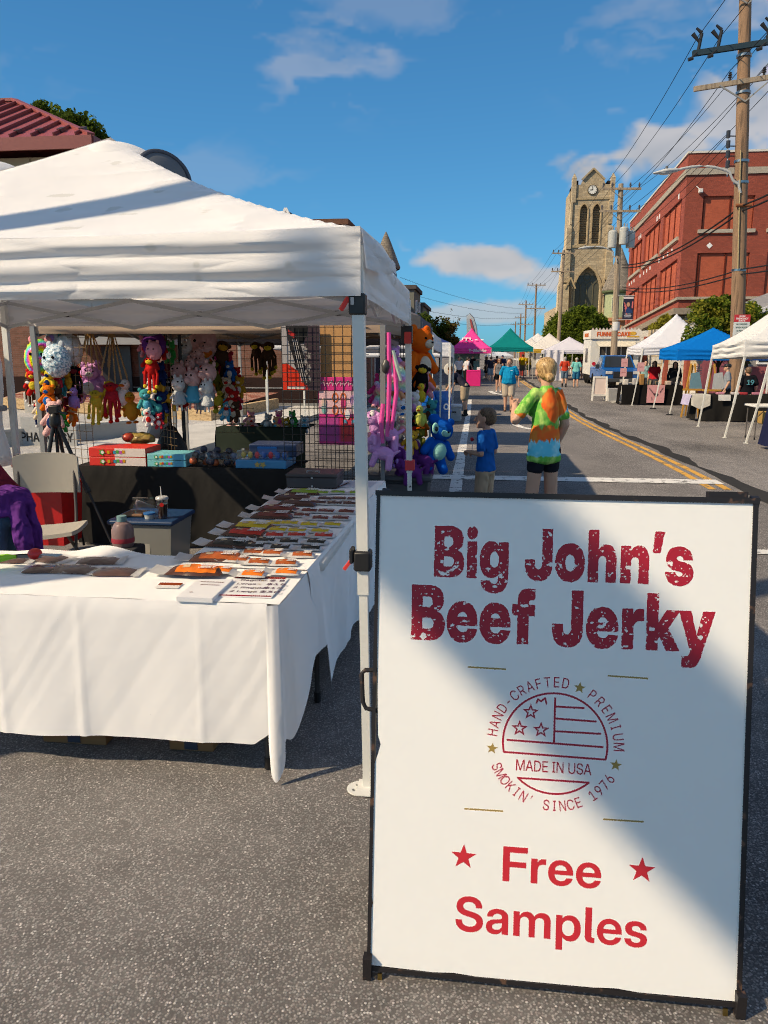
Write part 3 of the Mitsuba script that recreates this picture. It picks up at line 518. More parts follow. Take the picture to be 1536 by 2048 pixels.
tree('olive brown tree on the left side beyond the blue canopies', (-3.6, 78, -.3), 1.6, [((-3.4, 78, 3.4), (1.35, 1.3, 1.6)), ((-4.5, 78, 2.6), (1.2, 1.2, 1.3)), ((-2.6, 78, 2.4), (.9, 1, 1.2))], 11000, .11, 'leaf_brown', 21, .47, .14, 'leaf_dark')
tree('thin sparse young tree left of the pink canopy', (-2.5, 84, -.3), 2.6, [((-2.5, 84, 4.9), (.7, .7, 1.2)), ((-2.9, 84, 4.3), (.7, .7, .9))], 900, .1, 'leaf_brown', 24, .52, .07)
tree('dark green tree right of the row houses on the left', (-4.4, 62, -.3), 1.4, [((-4.2, 62, 3.2), (1.0, 1.0, 1.4)), ((-3.7, 62, 2.2), (.8, .9, 1.1)), ((-5, 62, 2.4), (1, 1, 1.2))], 8000, .10, 'leaf_dark', 26, .45, .12)
tree('dark tree rising behind the red metal roof at upper left', (-26.5, 52, -.3), 8, [((-26.4, 52, 15.9), (1.7, 1.6, 1.1)), ((-28.4, 52, 16.8), (1.2, 1.2, .9)), ((-24.9, 52, 14.9), (.8, .8, .8)), ((-28, 52, 15), (2, 1.5, 1.2))], 9000, .16, 'leaf_dark', 29, .47, .25, 'leaf_green')
tree('bush showing left of the plush toys behind the porch house', (-22.5, 46, -.3), 2, [((-22, 46, 4.2), (2.6, 2, 2.2)), ((-25, 46, 4), (2, 2, 2))], 7000, .16, 'leaf_dark', 33)
v = thing('ivy', 'yellow green ivy spilling over the stone base behind the white canopy', 'plant')
part(v, 'leaves', foliage([((12.6, 55.5, 3.5), (.35, 1.9, .75)), ((12.6, 58.5, 3.0), (.35, 1.6, .7)), ((12.9, 53.6, 3.3), (1.3, .4, .6))], 6500, .09, 'ivy', .42) if False else foliage([((12.6, 55.5, 3.5), (.35, 1.9, .75)), ((12.6, 58.5, 3.0), (.35, 1.6, .7)), ((12.9, 53.6, 3.3), (1.3, .4, .6))], 6500, .09, 41, .42), 'leaf_yellow', False)
part(v, 'stem', pipe([(12.7, 56, -.3), (12.7, 56.3, 1.5), (12.7, 55.8, 3.2)], .03), C(.1, .06, .04))
part(v, 'leaves', foliage([((10.3, 33.5, 1.5), (.9, .5, .5))], 1600, .06, 44, .42), 'leaf_green', False)
# ================================================================ utility poles, lamps and wires
def insulator(p, s=1.0): return moved(lathe([(0, 0), (.035, 0), (.035, .08), (.07, .09), (.03, .13), (.065, .15), (.03, .19), (.05, .21), (0, .25)], 8), *p, s=s)
p1 = thing('utility_pole', 'thick brown wooden utility pole in front of the red brick building, top out of view', 'utility pole')
B0, B1 = A3(8.32, 26, -.3), A3(7.35, 26, 14.2); at1 = lambda z: B0 + (B1 - B0) * (z + .3) / 14.5
part(p1, 'shaft', pipe([at1(z) for z in (-.3, 3, 6, 9, 12, 14.2)], [.225, .21, .195, .18, .165, .15], 14), 'pole_wood')
def arm(root, c, L, rise, w=.11, h=.13, m='pole_pale', dy=-.2): return part(root, 'crossarm', bar(c + A3(-L, dy, -rise), c + A3(L, dy, rise), w, h), m)
arm(p1, at1(12.1), 1.55, .06); arm(p1, at1(10.45), 1.5, .16, .12, .15, C(.035, .06, .08)); arm(p1, at1(9.5), 1.45, .17)
for z, s in ((9.5, 1), (12.1, 1)):
    for q in (-1, 1): part(p1, 'brace', bar(at1(z) + A3(q * .75, -.27, -.03 + q * .08), at1(z - .55) + A3(0, -.2, 0), .03, .04), C(.30, .30, .29))
for dx in (-1.35, -.8, .55, 1.2):
    c = at1(10.45) + A3(dx, -.2, .07 + dx * .1)
    part(p1, 'fuse_cutout', cat(rod(c + A3(0, 0, -.05), c + A3(.05, -.08, .42), .05, .05, 8), rod(c + A3(-.05, -.1, -.1), c + A3(-.25, -.15, -.28), .025), rod(c + A3(-.3, -.15, -.3), c + A3(-.16, -.15, -.26), .05), rod(c + A3(.05, -.08, .42), c + A3(-.12, -.1, .55), .05, .03), rod(c + A3(0, -.05, .2), c + A3(-.2, -.05, .42), .035, .06)), C(.022, .022, .024, .4))
for dx in (-.45, .5): part(p1, 'insulator', insulator(at1(9.5) + A3(dx, -.2, .07 + dx * .11)), C(.03, .028, .03, .3))
for k in range(4): part(p1, 'insulator', cat(rod(at1(8.0 - .28 * k) + A3(-.42, -.05, 0), at1(8.0 - .28 * k) + A3(-.42, -.05, .2), .06), rod(at1(8.0 - .28 * k) + A3(-.45, -.05, .05), at1(8.0 - .28 * k) + A3(-.15, 0, .05), .018)), C(.03, .03, .035, .35))
part(p1, 'rack', rod(at1(8.2) + A3(-.42, -.05, 0), at1(6.9) + A3(-.42, -.05, 0), .016), STEEL)
part(p1, 'strap', cat(*[moved(lathe([(.20, 0), (.215, 0), (.215, .07), (.20, .07)], 14), *at1(z)) for z in (10.2, 9.2, 6.7, 4.15, 7.3)]), C(.35, .36, .36, .3, 1))
part(p1, 'conduit', pipe([at1(z) + A3(-.1, -.22, 0) for z in (4.2, 5, 6, 7, 7.6)], .018), C(.45, .36, .2))
for x, c in ((-.02, (.3, .12, .05)),): part(p1, 'bracket', rod(at1(6.05) + A3(-.2, -.22, 0), at1(6.05) + A3(.25, -.22, 0), .05), C(.25, .1, .05))
def lamp(label, foot, tip, rise):
    l = thing('street_lamp', label, 'street lamp'); f, t = A3(*foot), A3(*tip)
    pts = [f + A3(-.05, -.2, -.35), f + A3(-.12, -.2, -.1), f + A3(-.3, -.2, .02)] + [f + (t - f) * k + A3(0, -.2 * (1 - k), rise * math.sin(math.pi * (k * .75 + .12)) - .2 * rise) for k in np.linspace(.22, 1, 8)]
    part(l, 'arm', pipe(pts, .04, 8), C(.42, .43, .43, .4)); e = pts[-1]
    hd = part(l, 'head', blend([[(e + A3(-.02, 0, 0), A3(.07, .08, .06)), (e + A3(-.32, 0, -.03), A3(.16, .15, .075)), (e + A3(-.62, 0, -.07), A3(.08, .09, .035))]], .05, 4), C(.45, .46, .46, .4)); part(hd, 'lens', ell(e + A3(-.36, 0, -.07), (.22, .12, .06), 2), C(.5, .5, .48, .15)); part(hd, 'sensor', rod(e + A3(-.3, 0, .04), e + A3(-.3, 0, .12), .04), DGREY)
    return l
lamp('curved arm street lamp on the near wooden pole, pointing left', at1(6.75), at1(6.75) + A3(-1.95, -.2, .28), .35)
ps = thing('parking_sign', 'red topped white snow emergency sign on the near wooden pole', 'sign'); c = at1(2.48) + A3(.02, -.30, 0)
part(ps, 'plate', box(c[0] - .24, c[0] + .24, c[1], c[1] + .006, c[2] - .36, c[2] + .36), C(.62, .64, .62, .35)); part(ps, 'red_header', box(c[0] - .24, c[0] + .24, c[1] - .004, c[1] - .001, c[2] + .14, c[2] + .36), C(.50, .03, .035, .35))
for t, z, h, m in (('SNOW', .285, .05, 'w'), ('EMERGENCY', .215, .05, 'w'), ('ROUTE', .15, .05, 'w'), ('NO PARKING', .05, .045, 'k'), ('WHEN ROUTE', -.05, .045, 'k'), ('IS POSTED', -.15, .045, 'k')):
    g = letters(t, h, 700, .85, 90); g = affinity.translate(g, -(g.bounds[0] + g.bounds[2]) / 2, 0); part(ps, 'lettering', slab(g, .002, frame4((c[0], c[1] - .004, c[2] + z), (1, 0, 0), (0, 0, 1))), WHITE if m == 'w' else C(.05, .12, .10))
ps = thing('parking_sign', 'small white no parking sign below the red topped sign', 'sign'); c = at1(1.92) + A3(.0, -.30, 0)
part(ps, 'plate', box(c[0] - .16, c[0] + .16, c[1], c[1] + .006, c[2] - .19, c[2] + .19), C(.64, .60, .57, .35))
g = letters('NO', .09, 700, 1, 90); part(ps, 'lettering', slab(affinity.translate(g, -g.bounds[2] / 2, 0), .002, frame4((c[0], c[1] - .003, c[2] + .03), (1, 0, 0), (0, 0, 1))), C(.5, .05, .04)); g = letters('PARKING', .05, 700, .8, 90); part(ps, 'lettering', slab(affinity.translate(g, -g.bounds[2] / 2, 0), .002, frame4((c[0], c[1] - .003, c[2] - .09), (1, 0, 0), (0, 0, 1))), C(.5, .05, .04))
def pole(label, x, y, top, lean, arms, r=.16, m='pole_pale'):
    p = thing('utility_pole', label, 'utility pole'); b, t = A3(x, y, -.4), A3(x + lean, y, top); part(p, 'shaft', pipe([b, (b + t) / 2, t], [r, r * .85, r * .7], 10), m)
    for z, L in arms:
        q = b + (t - b) * (z + .4) / (top + .4); arm(p, q, L, -.02, .1, .12, dy=-.16)
        for s in (-.9, -.45, .45, .9): part(p, 'insulator', insulator(q + A3(s * L, -.16, .06 - .02 * s), 1.15), C(.10, .10, .11, .3))
        for s in (-1, 1): part(p, 'brace', bar(q + A3(s * L * .5, -.2, -.05), q + A3(0, -.16, -.5), .03, .03), C(.2, .2, .19))
    return p
p2 = pole('grey utility pole with three transformer cans in front of the red facade', 8.15, 48, 11.05, -.2, [(10.75, 1.1), (9.55, 1.15)], .2)
for x, y, z in ((7.62, 47.75, 7.55), (8.2, 47.55, 7.7), (8.65, 47.9, 7.55)): t = part(p2, 'transformer', moved(lathe([(0, 0), (.24, 0), (.25, .05), (.25, .85), (.20, .93), (0, .97)], 16), x, y, z), C(.42, .43, .41, .4)); part(t, 'bushing', cat(insulator((x, y, z + .95), .9), insulator((x + .12, y - .1, z + .93), .8)), C(.3, .3, .3, .3))
part(p2, 'guard', moved(lathe([(.225, 0), (.23, .05), (.23, .45), (.225, .5)], 12), 8.14, 48, 2.9), C(.6, .6, .6, .3))
lamp('street lamp reaching left across the church tower from the second pole', (8.0, 48, 7.1), (6.4, 47.8, 7.55), .3)
bn = thing('pole_banner', 'navy tribute banner with flag and portrait hanging from the second pole', 'banner'); bx0, bx1, bz0, bz1, by = 8.42, 9.02, 3.55, 4.85, 47.7
part(bn, 'cloth', box(bx0, bx1, by, by + .012, bz0, bz1), C(.035, .035, .06)); part(bn, 'rod', rod((8.1, by, bz1 + .02), (9.05, by, bz1 + .02), .02), C(.5, .5, .48)); part(bn, 'rod', rod((8.1, by, bz0 - .02), (9.05, by, bz0 - .02), .02), C(.5, .5, .48))
fl = frame4((bx0, by - .003, bz0), (1, 0, 0), (0, 0, 1))
part(bn, 'header', slab(sg.box(.02, 1.14, .58, 1.26), .002, fl), C(.62, .55, .55)); part(bn, 'flag', slab(ops.unary_union([line([(.06 + .03 * k, .95 - .16 * k), (.26, .55 - .0 * k - .10 * k)], .05) for k in range(4)] + [sg.box(.50, .62, .57, 1.0)]), .002, fl), C(.62, .16, .16)); part(bn, 'portrait', slab(affinity.scale(sg.Point(.30, .83).buffer(.11), .85, 1.15), .004, fl), C(.5, .28, .18)); part(bn, 'portrait', slab(sg.Polygon([(.16, .35), (.2, .58), (.3, .68), (.42, .6), (.54, .5), (.56, .35)]), .004, fl), C(.03, .06, .16))
for z, wd in ((.27, .34), (.19, .42), (.11, .36)): part(bn, 'text_line', slab(sg.box(.3 - wd / 2, z, .3 + wd / 2, z + .035), .002, fl), C(.5, .5, .55))
pole('slim pale utility pole standing left of the church tower', 8.05, 80, 11.3, .15, [(11.0, 1.1), (9.3, 1.1)], .2); pole('utility pole with two crossarms left of the green maple', 8.2, 115, 11.0, 0, [(10.8, 1.3), (7.6, 1.4)], .17, 'pole_wood'); pole('smaller utility pole further along the street', 8.4, 141, 10.3, 0, [(9.6, 1.3), (6.2, 1.3)], .18, 'pole_wood')
pole('distant utility pole second from the street end', 9.4, 175, 9.6, 0, [(8.8, 1.3)], .2, 'pole_wood'); pole('faintest utility pole at the end of the street', 10.0, 210, 9.2, 0, [(8.4, 1.3), (5.5, 1.2)], .2, 'pole_wood')
WD = 'first second third fourth'.split()
def wire(label, pts, sag, r=.012, group='overhead lines along the right side'):
    q = []
    for a, b in zip(pts, pts[1:]):
        a, b = A3(*a), A3(*b); q += [a + (b - a) * t - A3(0, 0, sag * 4 * t * (1 - t)) for t in np.linspace(0, 1, 13)[:-1 if b is not A3(*pts[-1]) else None]]
    solo('power_line', pipe(q, r, 5), C(.03, .03, .035), label, 'power line', group)
for k, dx in enumerate((-1.4, -.75, .55, 1.3)): wire(WD[k] + ' overhead wire from the left leaving the dark upper crossarm', [at1(10.6) + A3(dx + .6, -22, 1.8), at1(10.6) + A3(dx, -.2, .1), (8.0 + dx * .8, 48, 10.85), (8.1 + dx * .7, 80, 11.1), (8.2 + dx * .8, 115, 10.9), (8.4 + dx * .8, 141, 9.7)], .35, .011)
for k, dx in enumerate((-.45, .5, 1.2)): wire(WD[k] + ' overhead wire from the left leaving the pale lower crossarm', [at1(9.7) + A3(dx + .6, -22, 1.6), at1(9.7) + A3(dx, -.2, .1), (8.0 + dx * .8, 48, 9.7), (8.1 + dx * .7, 80, 9.4), (8.2 + dx * .8, 115, 7.7), (8.4 + dx * .8, 141, 6.3)], .4, .011, 'overhead lines from the lower crossarm')
for w_, z, zz in (('top', 8.1, 8.9), ('middle', 7.85, 8.6), ('bottom', 7.55, 8.2)): wire(w_ + ' service wire from the insulator rack running up to the right', [at1(z) + A3(-.42, -.1, 0), (8.1, 48, zz - .6)], .3, .010, 'service wires from the rack')
for z in (6.05, 5.9): wire(('upper' if z > 6 else 'lower') + ' heavy communication cable sagging from the near pole to the second pole', [at1(z) + A3(.3, -16, 1.4), at1(z) + A3(0, -.2, 0), (8.0, 48, z + .6)], .55, .028, 'communication cables')
for z in (4.2, 4.05): wire(('upper' if z > 4.1 else 'lower') + ' low black cable sagging across the red facade', [at1(z) + A3(.2, -16, .4), at1(z) + A3(0, -.2, 0), (8.05, 48, z + 1.25)], .35, .022, 'low cables across the red facade')
for k, (z0, z1) in enumerate(((9.4, 7.2), (8.2, 6.6), (6.9, 6.0), (6.0, 5.2))): wire(WD[k] + ' thin wire from the top crossing the far street above the pink canopy', [(-7.2, 74, z0 - 1), (8.3, 128, z1 + 1)], .7, .016, 'wires crossing the far street')
# out of view: pole shadowing the canopy, and slats added to shade the board
solo('utility_pole', pipe([(-5.65, .68, 0), (-5.65, .68, 5), (-5.65, .68, 9)], [.17, .16, .15], 16), 'pole_wood', 'wooden pole beside the stall, left of the view', 'utility pole')
sp = thing('added_shade_slats', 'unseen slats on a post, added to shade the sandwich board', 'sign'); part(sp, 'post', rod((-7.19, -4.5, 0), (-7.19, -4.5, 8.5), .12, .1, 14), STEEL); [part(sp, 'slat', box(-7.22, -7.16, -4.75, -1.52, 7.67 + .06 * q, 7.67 + .06 * q + .012 + .020 * math.sin(math.pi * (q + .5) / 12)), C(.6, .58, .55)) for q in range(12)]; part(sp, 'post', rod((-7.19, -1.6, 7.5), (-7.19, -1.6, 8.45), .03), STEEL)
# ================================================================ canopies
def wave(v, f, seed): return (nfbm(np.stack([v * f, v * 0 + seed * 7.3, v * 0], -1), 3, seed) - .5) * 2
def lerp2(c, u, v): return c[0] * ((1 - u) * (1 - v))[..., None] + c[1] * (u * (1 - v))[..., None] + c[2] * (u * v)[..., None] + c[3] * ((1 - u) * v)[..., None]
def canopy(label, corners, eave, drop, rise, roof, val=None, legs=LEGW, feet=None, group=None, sag=.03, n=18, trusses=True, cat_='canopy', valances=(0, 1, 2, 3), skirt=0.0, leg_r=.02, fold=.008, seed=1, legspec=None, power=1.12):
    """corners: front left, front right, rear right, rear left (x, y) seen from the viewer; eave: height of the roof edge over the ground"""
    t = thing('canopy_tent', label, cat_, group)
    c = [A3(x, y, gz(y) + eave) for x, y in corners]
    g = np.linspace(0, 1, 2 * n + 1); U, V = np.meshgrid(g, g, indexing='ij'); P = lerp2(c, U, V); d = np.maximum(np.abs(2 * U - 1), np.abs(2 * V - 1))
    e = np.where(np.abs(2 * U - 1) > np.abs(2 * V - 1), 4 * V * (1 - V), 4 * U * (1 - U))
    P[..., 2] += rise * (1 - d) ** power - sag * np.sin(np.pi * d) * e - sag * .6 * e * d ** 4 + .006 * (nfbm(P * 3.0, 3, seed) - .5) * 2 * np.sin(np.pi * np.clip(d, .05, .95))
    part(t, 'roof', sheet(P), roof, 40)
    names = 'front right rear left'.split(); vm = val or roof
    for k in valances:
        a, b = c[k], c[(k + 1) % 4]; s = np.linspace(0, 1, 49); h = np.linspace(0, 1, 17); S, H = np.meshgrid(s, h, indexing='ij'); Q = a + (b - a) * S[..., None]
        out = np.cross(b - a, (0, 0, 1.)); out /= np.linalg.norm(out); pin = np.clip(np.minimum(S, 1 - S) * 9, 0, 1)
        Q[..., 2] -= sag * .6 * 4 * S * (1 - S) * (1 - H * .75) + H * drop
        amp = fold * (1.2 * np.sin(H * 16 + 2.2 * wave(S, 3, seed + k)) + 1.1 * wave(S + H * 1.7, 4, seed + k + 9) + np.sin(H * 31 + 3 * wave(S, 5, seed + k + 20)) * .45)
        Q += out * ((amp * (.35 if k == 1 else 1.0) + .010 + .008 * np.sin(np.pi * H)) * pin)[..., None]
        part(t, 'valance', sheet(Q), (vm[k] if isinstance(vm, (list, tuple)) else vm), True)
    zb = eave - drop + .03
    for k, (x, y) in enumerate(corners):
        bx, by, tx, ty, flags = (legspec or {}).get(k, (x, y, x, y, ''))
        z0 = gz(by); lg = part(t, 'leg', cat(bar((bx, by, z0 + .004), (bx + (tx - bx) * .55, by + (ty - by) * .55, z0 + zb * .55), leg_r * 1.7, up=(0, 1, 0)), bar((bx + (tx - bx) * .42, by + (ty - by) * .42, z0 + zb * .42), (tx, ty, z0 + eave - .06), leg_r * 2.2, up=(0, 1, 0))), legs)
        q = A3(bx + (tx - bx) * .44, by + (ty - by) * .44, z0 + zb * .44)
        if feet: part(lg, 'foot', moved(lathe([(0, 0), (.11, 0), (.11, .025), (.05, .04), (0, .04)], 14), bx, by, z0 + .003), feet)
        else: part(lg, 'foot', box(bx - .04, bx + .04, by - .04, by + .04, z0 + .002, z0 + .012), legs)
    if trusses:
        for k in range(4):
            a, b = c[k] - A3(0, 0, .03), c[(k + 1) % 4] - A3(0, 0, .03); inw = (sum(c) / 4 - (a + b) / 2); inw /= np.linalg.norm(inw)
            m = [a + (b - a) * f + inw * .03 for f in (0, 1 / 3, 2 / 3, 1)]
            for i in range(3):
                lo, hi = A3(0, 0, -drop * .95), A3(0, 0, -.02)
                f0, f1 = (lo, hi) if i % 2 == 0 else (hi, lo)
                part(t, 'truss_bar', bar(m[i] + f0, m[i + 1] + f1, .012, .026), STEEL if legs is LEGW else DGREY); part(t, 'truss_bar', bar(m[i] + f1 + inw * .016, m[i + 1] + f0 + inw * .016, .012, .026), STEEL if legs is LEGW else DGREY)
                part(t, 'truss_joint', box(*sum(([v - .018, v + .018] for v in ((m[i] + m[i + 1]) / 2 + (lo + hi) / 2)), [])), BLACK)
    return t
# ---- the jerky stall's own white canopy
FA = [(-3.46, 2.80), (-.413, 2.80), (-.502, 5.90), (-3.72, 5.90)]
ta = canopy('large white canopy over the jerky stall in the left foreground', FA, 2.175, .235, .72, 'canopy_white', legs=LEGW, seed=4, sag=.035, fold=.011, n=26, leg_r=.0195,
            legspec={1: (-.400, 2.825, -.428, 2.835, ''), 2: (-.478, 5.88, -.512, 5.86, ''), 3: (-3.735, 5.88, -3.70, 5.86, '')}, power=1.18)
part(ta, 'bracket', box(-.458, -.398, 2.805, 2.865, 1.875, 1.95, .006), C(.016, .016, .017, .45)); part(ta, 'release_tab', bar((-.460, 2.815, 1.935), (-.484, 2.80, 1.892), .016, .014), C(.70, .03, .02, .4))
part(ta, 'slider', box(-.446, -.380, 2.79, 2.858, .925, 1.003, .008), C(.014, .014, .015, .45)); part(ta, 'slider_collar', box(-.462, -.447, 2.79, 2.85, .955, 1.012, .004), C(.014, .014, .015, .45)); part(ta, 'release_tab', bar((-.455, 2.80, .968), (-.482, 2.795, .932), .012, .012), C(.75, .06, .05, .4))
ft = slab(sg.Point(0, 0).buffer(.052).union(sg.box(0, -.052, .06, .052)).difference(sg.Point(-.012, .022).buffer(.008)).difference(sg.Point(-.022, -.016).buffer(.008)), .005); part(ta, 'foot_plate', moved(ft, -.428, 2.80, .006), LEGW)
part(ta, 'bracket', box(-.56, -.475, 5.83, 5.90, 1.80, 1.93, .006), C(.016, .016, .017, .45)); part(ta, 'release_tab', box(-.533, -.482, 5.815, 5.829, 1.80, 1.885), C(.60, .04, .03, .4)); part(ta, 'slider', box(-.525, -.452, 5.84, 5.91, .845, .925, .006), C(.55, .03, .04, .4))
part(ta, 'release_tab', box(-3.73, -3.67, 5.80, 5.82, .82, .88), C(.6, .04, .03, .4))
for z in (.55, .72): part(ta, 'leg_hole', slab(sg.Point(0, 0).buffer(.007), .003, frame4((-.484, 5.848, z), (1, 0, 0), (0, 0, 1))), BLACK)
hood = ell((0, 0, 0), (.24, .17, .14), 3); v = np.array(hood.vertices)
part(ta, 'vent_hood', moved(hood, -1.93, 4.30, 2.71, 0, 1, 0, 14), 'canopy_white'); part(ta, 'vent_mesh', moved(ell((0, 0, 0), (.04, .145, .125), 3), -1.69, 4.24, 2.665, -38, 1, 0, -14), C(.15, .16, .175)); part(ta, 'vent_rim', moved(pipe([(0, .152 * math.cos(a), .132 * math.sin(a)) for a in np.linspace(-.2, math.pi + .2, 20)], .011, 8), -1.68, 4.235, 2.665, -38, 1, 0, -14), C(.09, .10, .125))
part(ta, 'vent_hood', moved(ell((0, 0, 0), (.20, .22, .13), 3), -2.57, 4.1, 2.60), 'canopy_white')
fl = np.array([[(-.408, 2.80, 2.17), (-.40, 2.80, 2.10), (-.393, 2.80, 2.035)], [(-.36, 3.0, 2.135), (-.335, 3.0, 2.08), (-.352, 3.0, 2.03)], [(-.345, 3.22, 2.10), (-.325, 3.2, 2.065), (-.35, 3.08, 2.03)]])
part(ta, 'loose_flap', sheet(fl), 'canopy_white', True); part(ta, 'hook_strip', sheet([[(-.345, 3.2, 2.108), (-.333, 3.13, 2.055)], [(-.338, 3.27, 2.098), (-.326, 3.20, 2.045)]]), C(.8, .8, .8))
rs = thing('rolled_side_wall', 'rolled up white canvas side wall tied to the rear left canopy leg', 'side wall'); part(rs, 'roll', fuzz(pipe([(-3.83, 5.75, z) for z in np.linspace(.85, 1.72, 14)], [.10 + .02 * math.sin(z * 9) for z in np.linspace(.85, 1.72, 14)], 12), .02, 6), 'canopy_white', True); part(rs, 'tie', moved(lathe([(.12, 0), (.125, .02), (.12, .04)], 12), -3.83, 5.75, 1.28), C(.3, .3, .3))
# ---- the other canopies
B_ = canopy('tan canopy over the plush toy stall just behind the white canopy', [(-3.98, 6.72), (-.80, 6.72), (-.70, 9.85), (-3.95, 9.85)], 2.17, .27, .75, C(.36, .275, .21), legs=C(.20, .215, .225, .45), seed=7)
canopy('grey canopy directly behind the tan one', [(-3.85, 10.0), (-.74, 10.0), (-.72, 12.5), (-3.85, 12.5)], 2.2, .33, .8, C(.155, .15, .185), seed=9, legs=C(.3, .3, .3, .4))
canopy('white canopy with a blue roof panel third in the left row', [(-3.9, 14.3), (-.80, 14.3), (-.78, 17.5), (-3.9, 17.5)], 2.16, .30, .95, C(.04, .18, .55), val=C(.72, .72, .75), seed=11, n=10)
canopy('white canopy with navy roof fourth in the left row', [(-3.9, 20.6), (-.68, 20.6), (-.68, 23.7), (-3.9, 23.7)], 2.2, .36, .95, C(.035, .06, .20), val=C(.72, .72, .74), seed=12, n=10)
canopy('navy canopy with white end panel fifth in the left row', [(-3.9, 26.2), (-.9, 26.2), (-.9, 29.2), (-3.9, 29.2)], 2.22, .32, .95, C(.05, .08, .24), val=[C(.60, .60, .63), C(.05, .08, .24), C(.05, .08, .24), C(.05, .08, .24)], legs=C(.3, .3, .29, .4), seed=13, n=10)
canopy('small blue canopy sixth in the left row', [(-4.2, 32.5), (-1.1, 32.5), (-1.1, 35.5), (-4.2, 35.5)], 2.2, .3, .9, C(.045, .12, .36), val=[C(.6, .6, .64), C(.045, .12, .36), C(.045, .12, .36), C(.045, .12, .36)], seed=14, n=10)
pk = canopy('bright pink canopy with white lettering standing at the end of the left row', [(-1.75, 54), (1.0, 54), (1.1, 57), (-1.8, 57)], 2.25, .38, 1.35, C(.85, .07, .33), legs=C(.5, .48, .46, .4), seed=15, n=12, power=1.25)
F = frame4((-1.75, 53.97, gz(54) + 1.87), (1, 0, 0), (0, 0, 1)); pm = C(.80, .74, .77)
part(pk, 'lettering', slab(affinity.translate(letters('T··Mobile', .21, 800, .95, 120), 1.22, .10), .006, F), pm)
part(pk, 'emblem', slab(ops.unary_union([sg.box(1.0, .62, 1.08, 1.05), sg.box(.74, .97, 1.34, 1.06), sg.box(.92, .60, 1.16, .67), sg.box(.74, .80, .82, .97), sg.box(1.26, .80, 1.34, .97), sg.box(.62, .72, .72, .8), sg.box(1.36, .72, 1.46, .8), sg.box(1.62, .78, 1.80, .87), sg.box(2.03, .78, 2.22, .87)]), .006, frame4((-1.75, 53.94, gz(54) + 2.275), (1, 0, 0), (0, .80, .65))), pm)
part(pk, 'back_wall', sheet([[(-1.7, 56.9, -.3), (-1.7, 56.9, 1.9)], [(.25, 56.9, -.3), (.25, 56.9, 1.9)]]), C(.35, .62, .52))
canopy('teal green canopy standing in the middle of the far street', [(.85, 58), (4.1, 58), (4.1, 61.2), (.85, 61.2)], 2.32, .34, 1.4, C(.008, .20, .20), legs=C(.5, .5, .48, .4), seed=16, n=12, power=1.25)
W1 = canopy('white canopy with a tall peak over the black table with the pink poster', [(6.25, 30.9), (9.35, 30.9), (9.4, 34.1), (6.3, 34.1)], 2.20, .30, 1.30, C(.66, .67, .73), legs=LEGW, seed=17, legspec={0: (6.0, 30.8, 6.3, 30.9, ''), 3: (6.05, 33.6, 6.3, 34.0, '')}, n=14, power=1.3)
BT = canopy('bright blue canopy between the two white ones on the right', [(6.45, 26.3), (9.3, 26.3), (9.4, 29.3), (6.55, 29.3)], 2.12, .36, .72, C(.006, .16, .56), legs=LEGW, feet=BLACK, seed=18, legspec={0: (6.34, 26.3, 6.62, 26.35, ''), 3: (6.40, 29.0, 6.75, 29.2, '')}, n=14)
W2 = canopy('nearest white canopy on the right with a wrinkled valance', [(5.86, 18.1), (9.05, 18.1), (9.2, 21.7), (6.2, 21.7)], 2.16, .36, 1.25, C(.70, .695, .68), legs=LEGW, seed=19, fold=.016, legspec={0: (5.60, 18.1, 5.93, 18.15, ''), 3: (6.03, 21.8, 6.25, 21.75, '')}, n=16, power=1.25)
NV = canopy('navy canopy cut off by the right edge of the view', [(5.75, 13.6), (8.9, 13.6), (8.95, 16.6), (5.92, 16.6)], 2.06, .34, .9, C(.035, .035, .15), legs=LEGW, seed=20, legspec={3: (5.60, 16.7, 5.94, 16.62, '')}, n=10)
canopy('white canopy with draped front beyond the funnel cake trailer', [(4.7, 56), (8.4, 56), (8.5, 59.5), (4.8, 59.5)], 2.1, .25, .95, C(.62, .62, .70), val=[C(.62, .62, .70)] * 4, seed=21, n=10)
canopy('white canopy edged in yellow and green further along on the right', [(4.2, 64), (7.6, 64), (7.6, 68), (4.2, 68)], 2.2, .3, 1.3, C(.68, .67, .64), val=[C(.55, .36, .06), C(.02, .12, .09), C(.55, .36, .06), C(.55, .36, .06)], seed=22, n=10)
canopy('white canopy with a yellow valance far along the right side', [(3.9, 74), (6.4, 74), (6.4, 77), (3.9, 77)], 2.2, .35, 1.0, C(.7, .69, .66), val=[C(.60, .40, .05), C(.6, .4, .05), C(.6, .4, .05), C(.6, .4, .05)], seed=23, n=8)
canopy('white canopy with red trim far along the right side', [(4.9, 84), (8, 84), (8, 87), (4.9, 87)], 2.9, .35, 1.0, C(.7, .69, .68), val=C(.5, .05, .05), seed=24, n=8)
canopy('small blue canopy at the far end of the street', [(3.4, 92), (6, 92), (6, 95), (3.4, 95)], 2.8, .5, 1.0, C(.05, .1, .3), seed=25, n=8)
canopy('pale canopy behind the man in the blue shirt', [(.9, 86), (4.0, 86), (4.0, 89), (.9, 89)], 1.55, .2, .8, C(.55, .60, .68), seed=26, n=8, legs=C(.4, .4, .4, .4))
dr_ = thing('draped_wall', 'white fabric wall draped at the left side of the far white canopy', 'side wall'); part(dr_, 'cloth', sheet([[(4.75 + .05 * math.sin(9 * s), 56 + 3 * s * 0 + .08 * math.sin(13 * s), -.3 + 2.1 * h) for h in np.linspace(0, 1, 6)] if False else [(4.75 + 1.3 * s, 55.95 + .07 * math.sin(17 * s), -.32 + 2.1 * h) for h in np.linspace(0, 1, 6)] for s in np.linspace(0, 1, 20)]), C(.62, .62, .68), True)
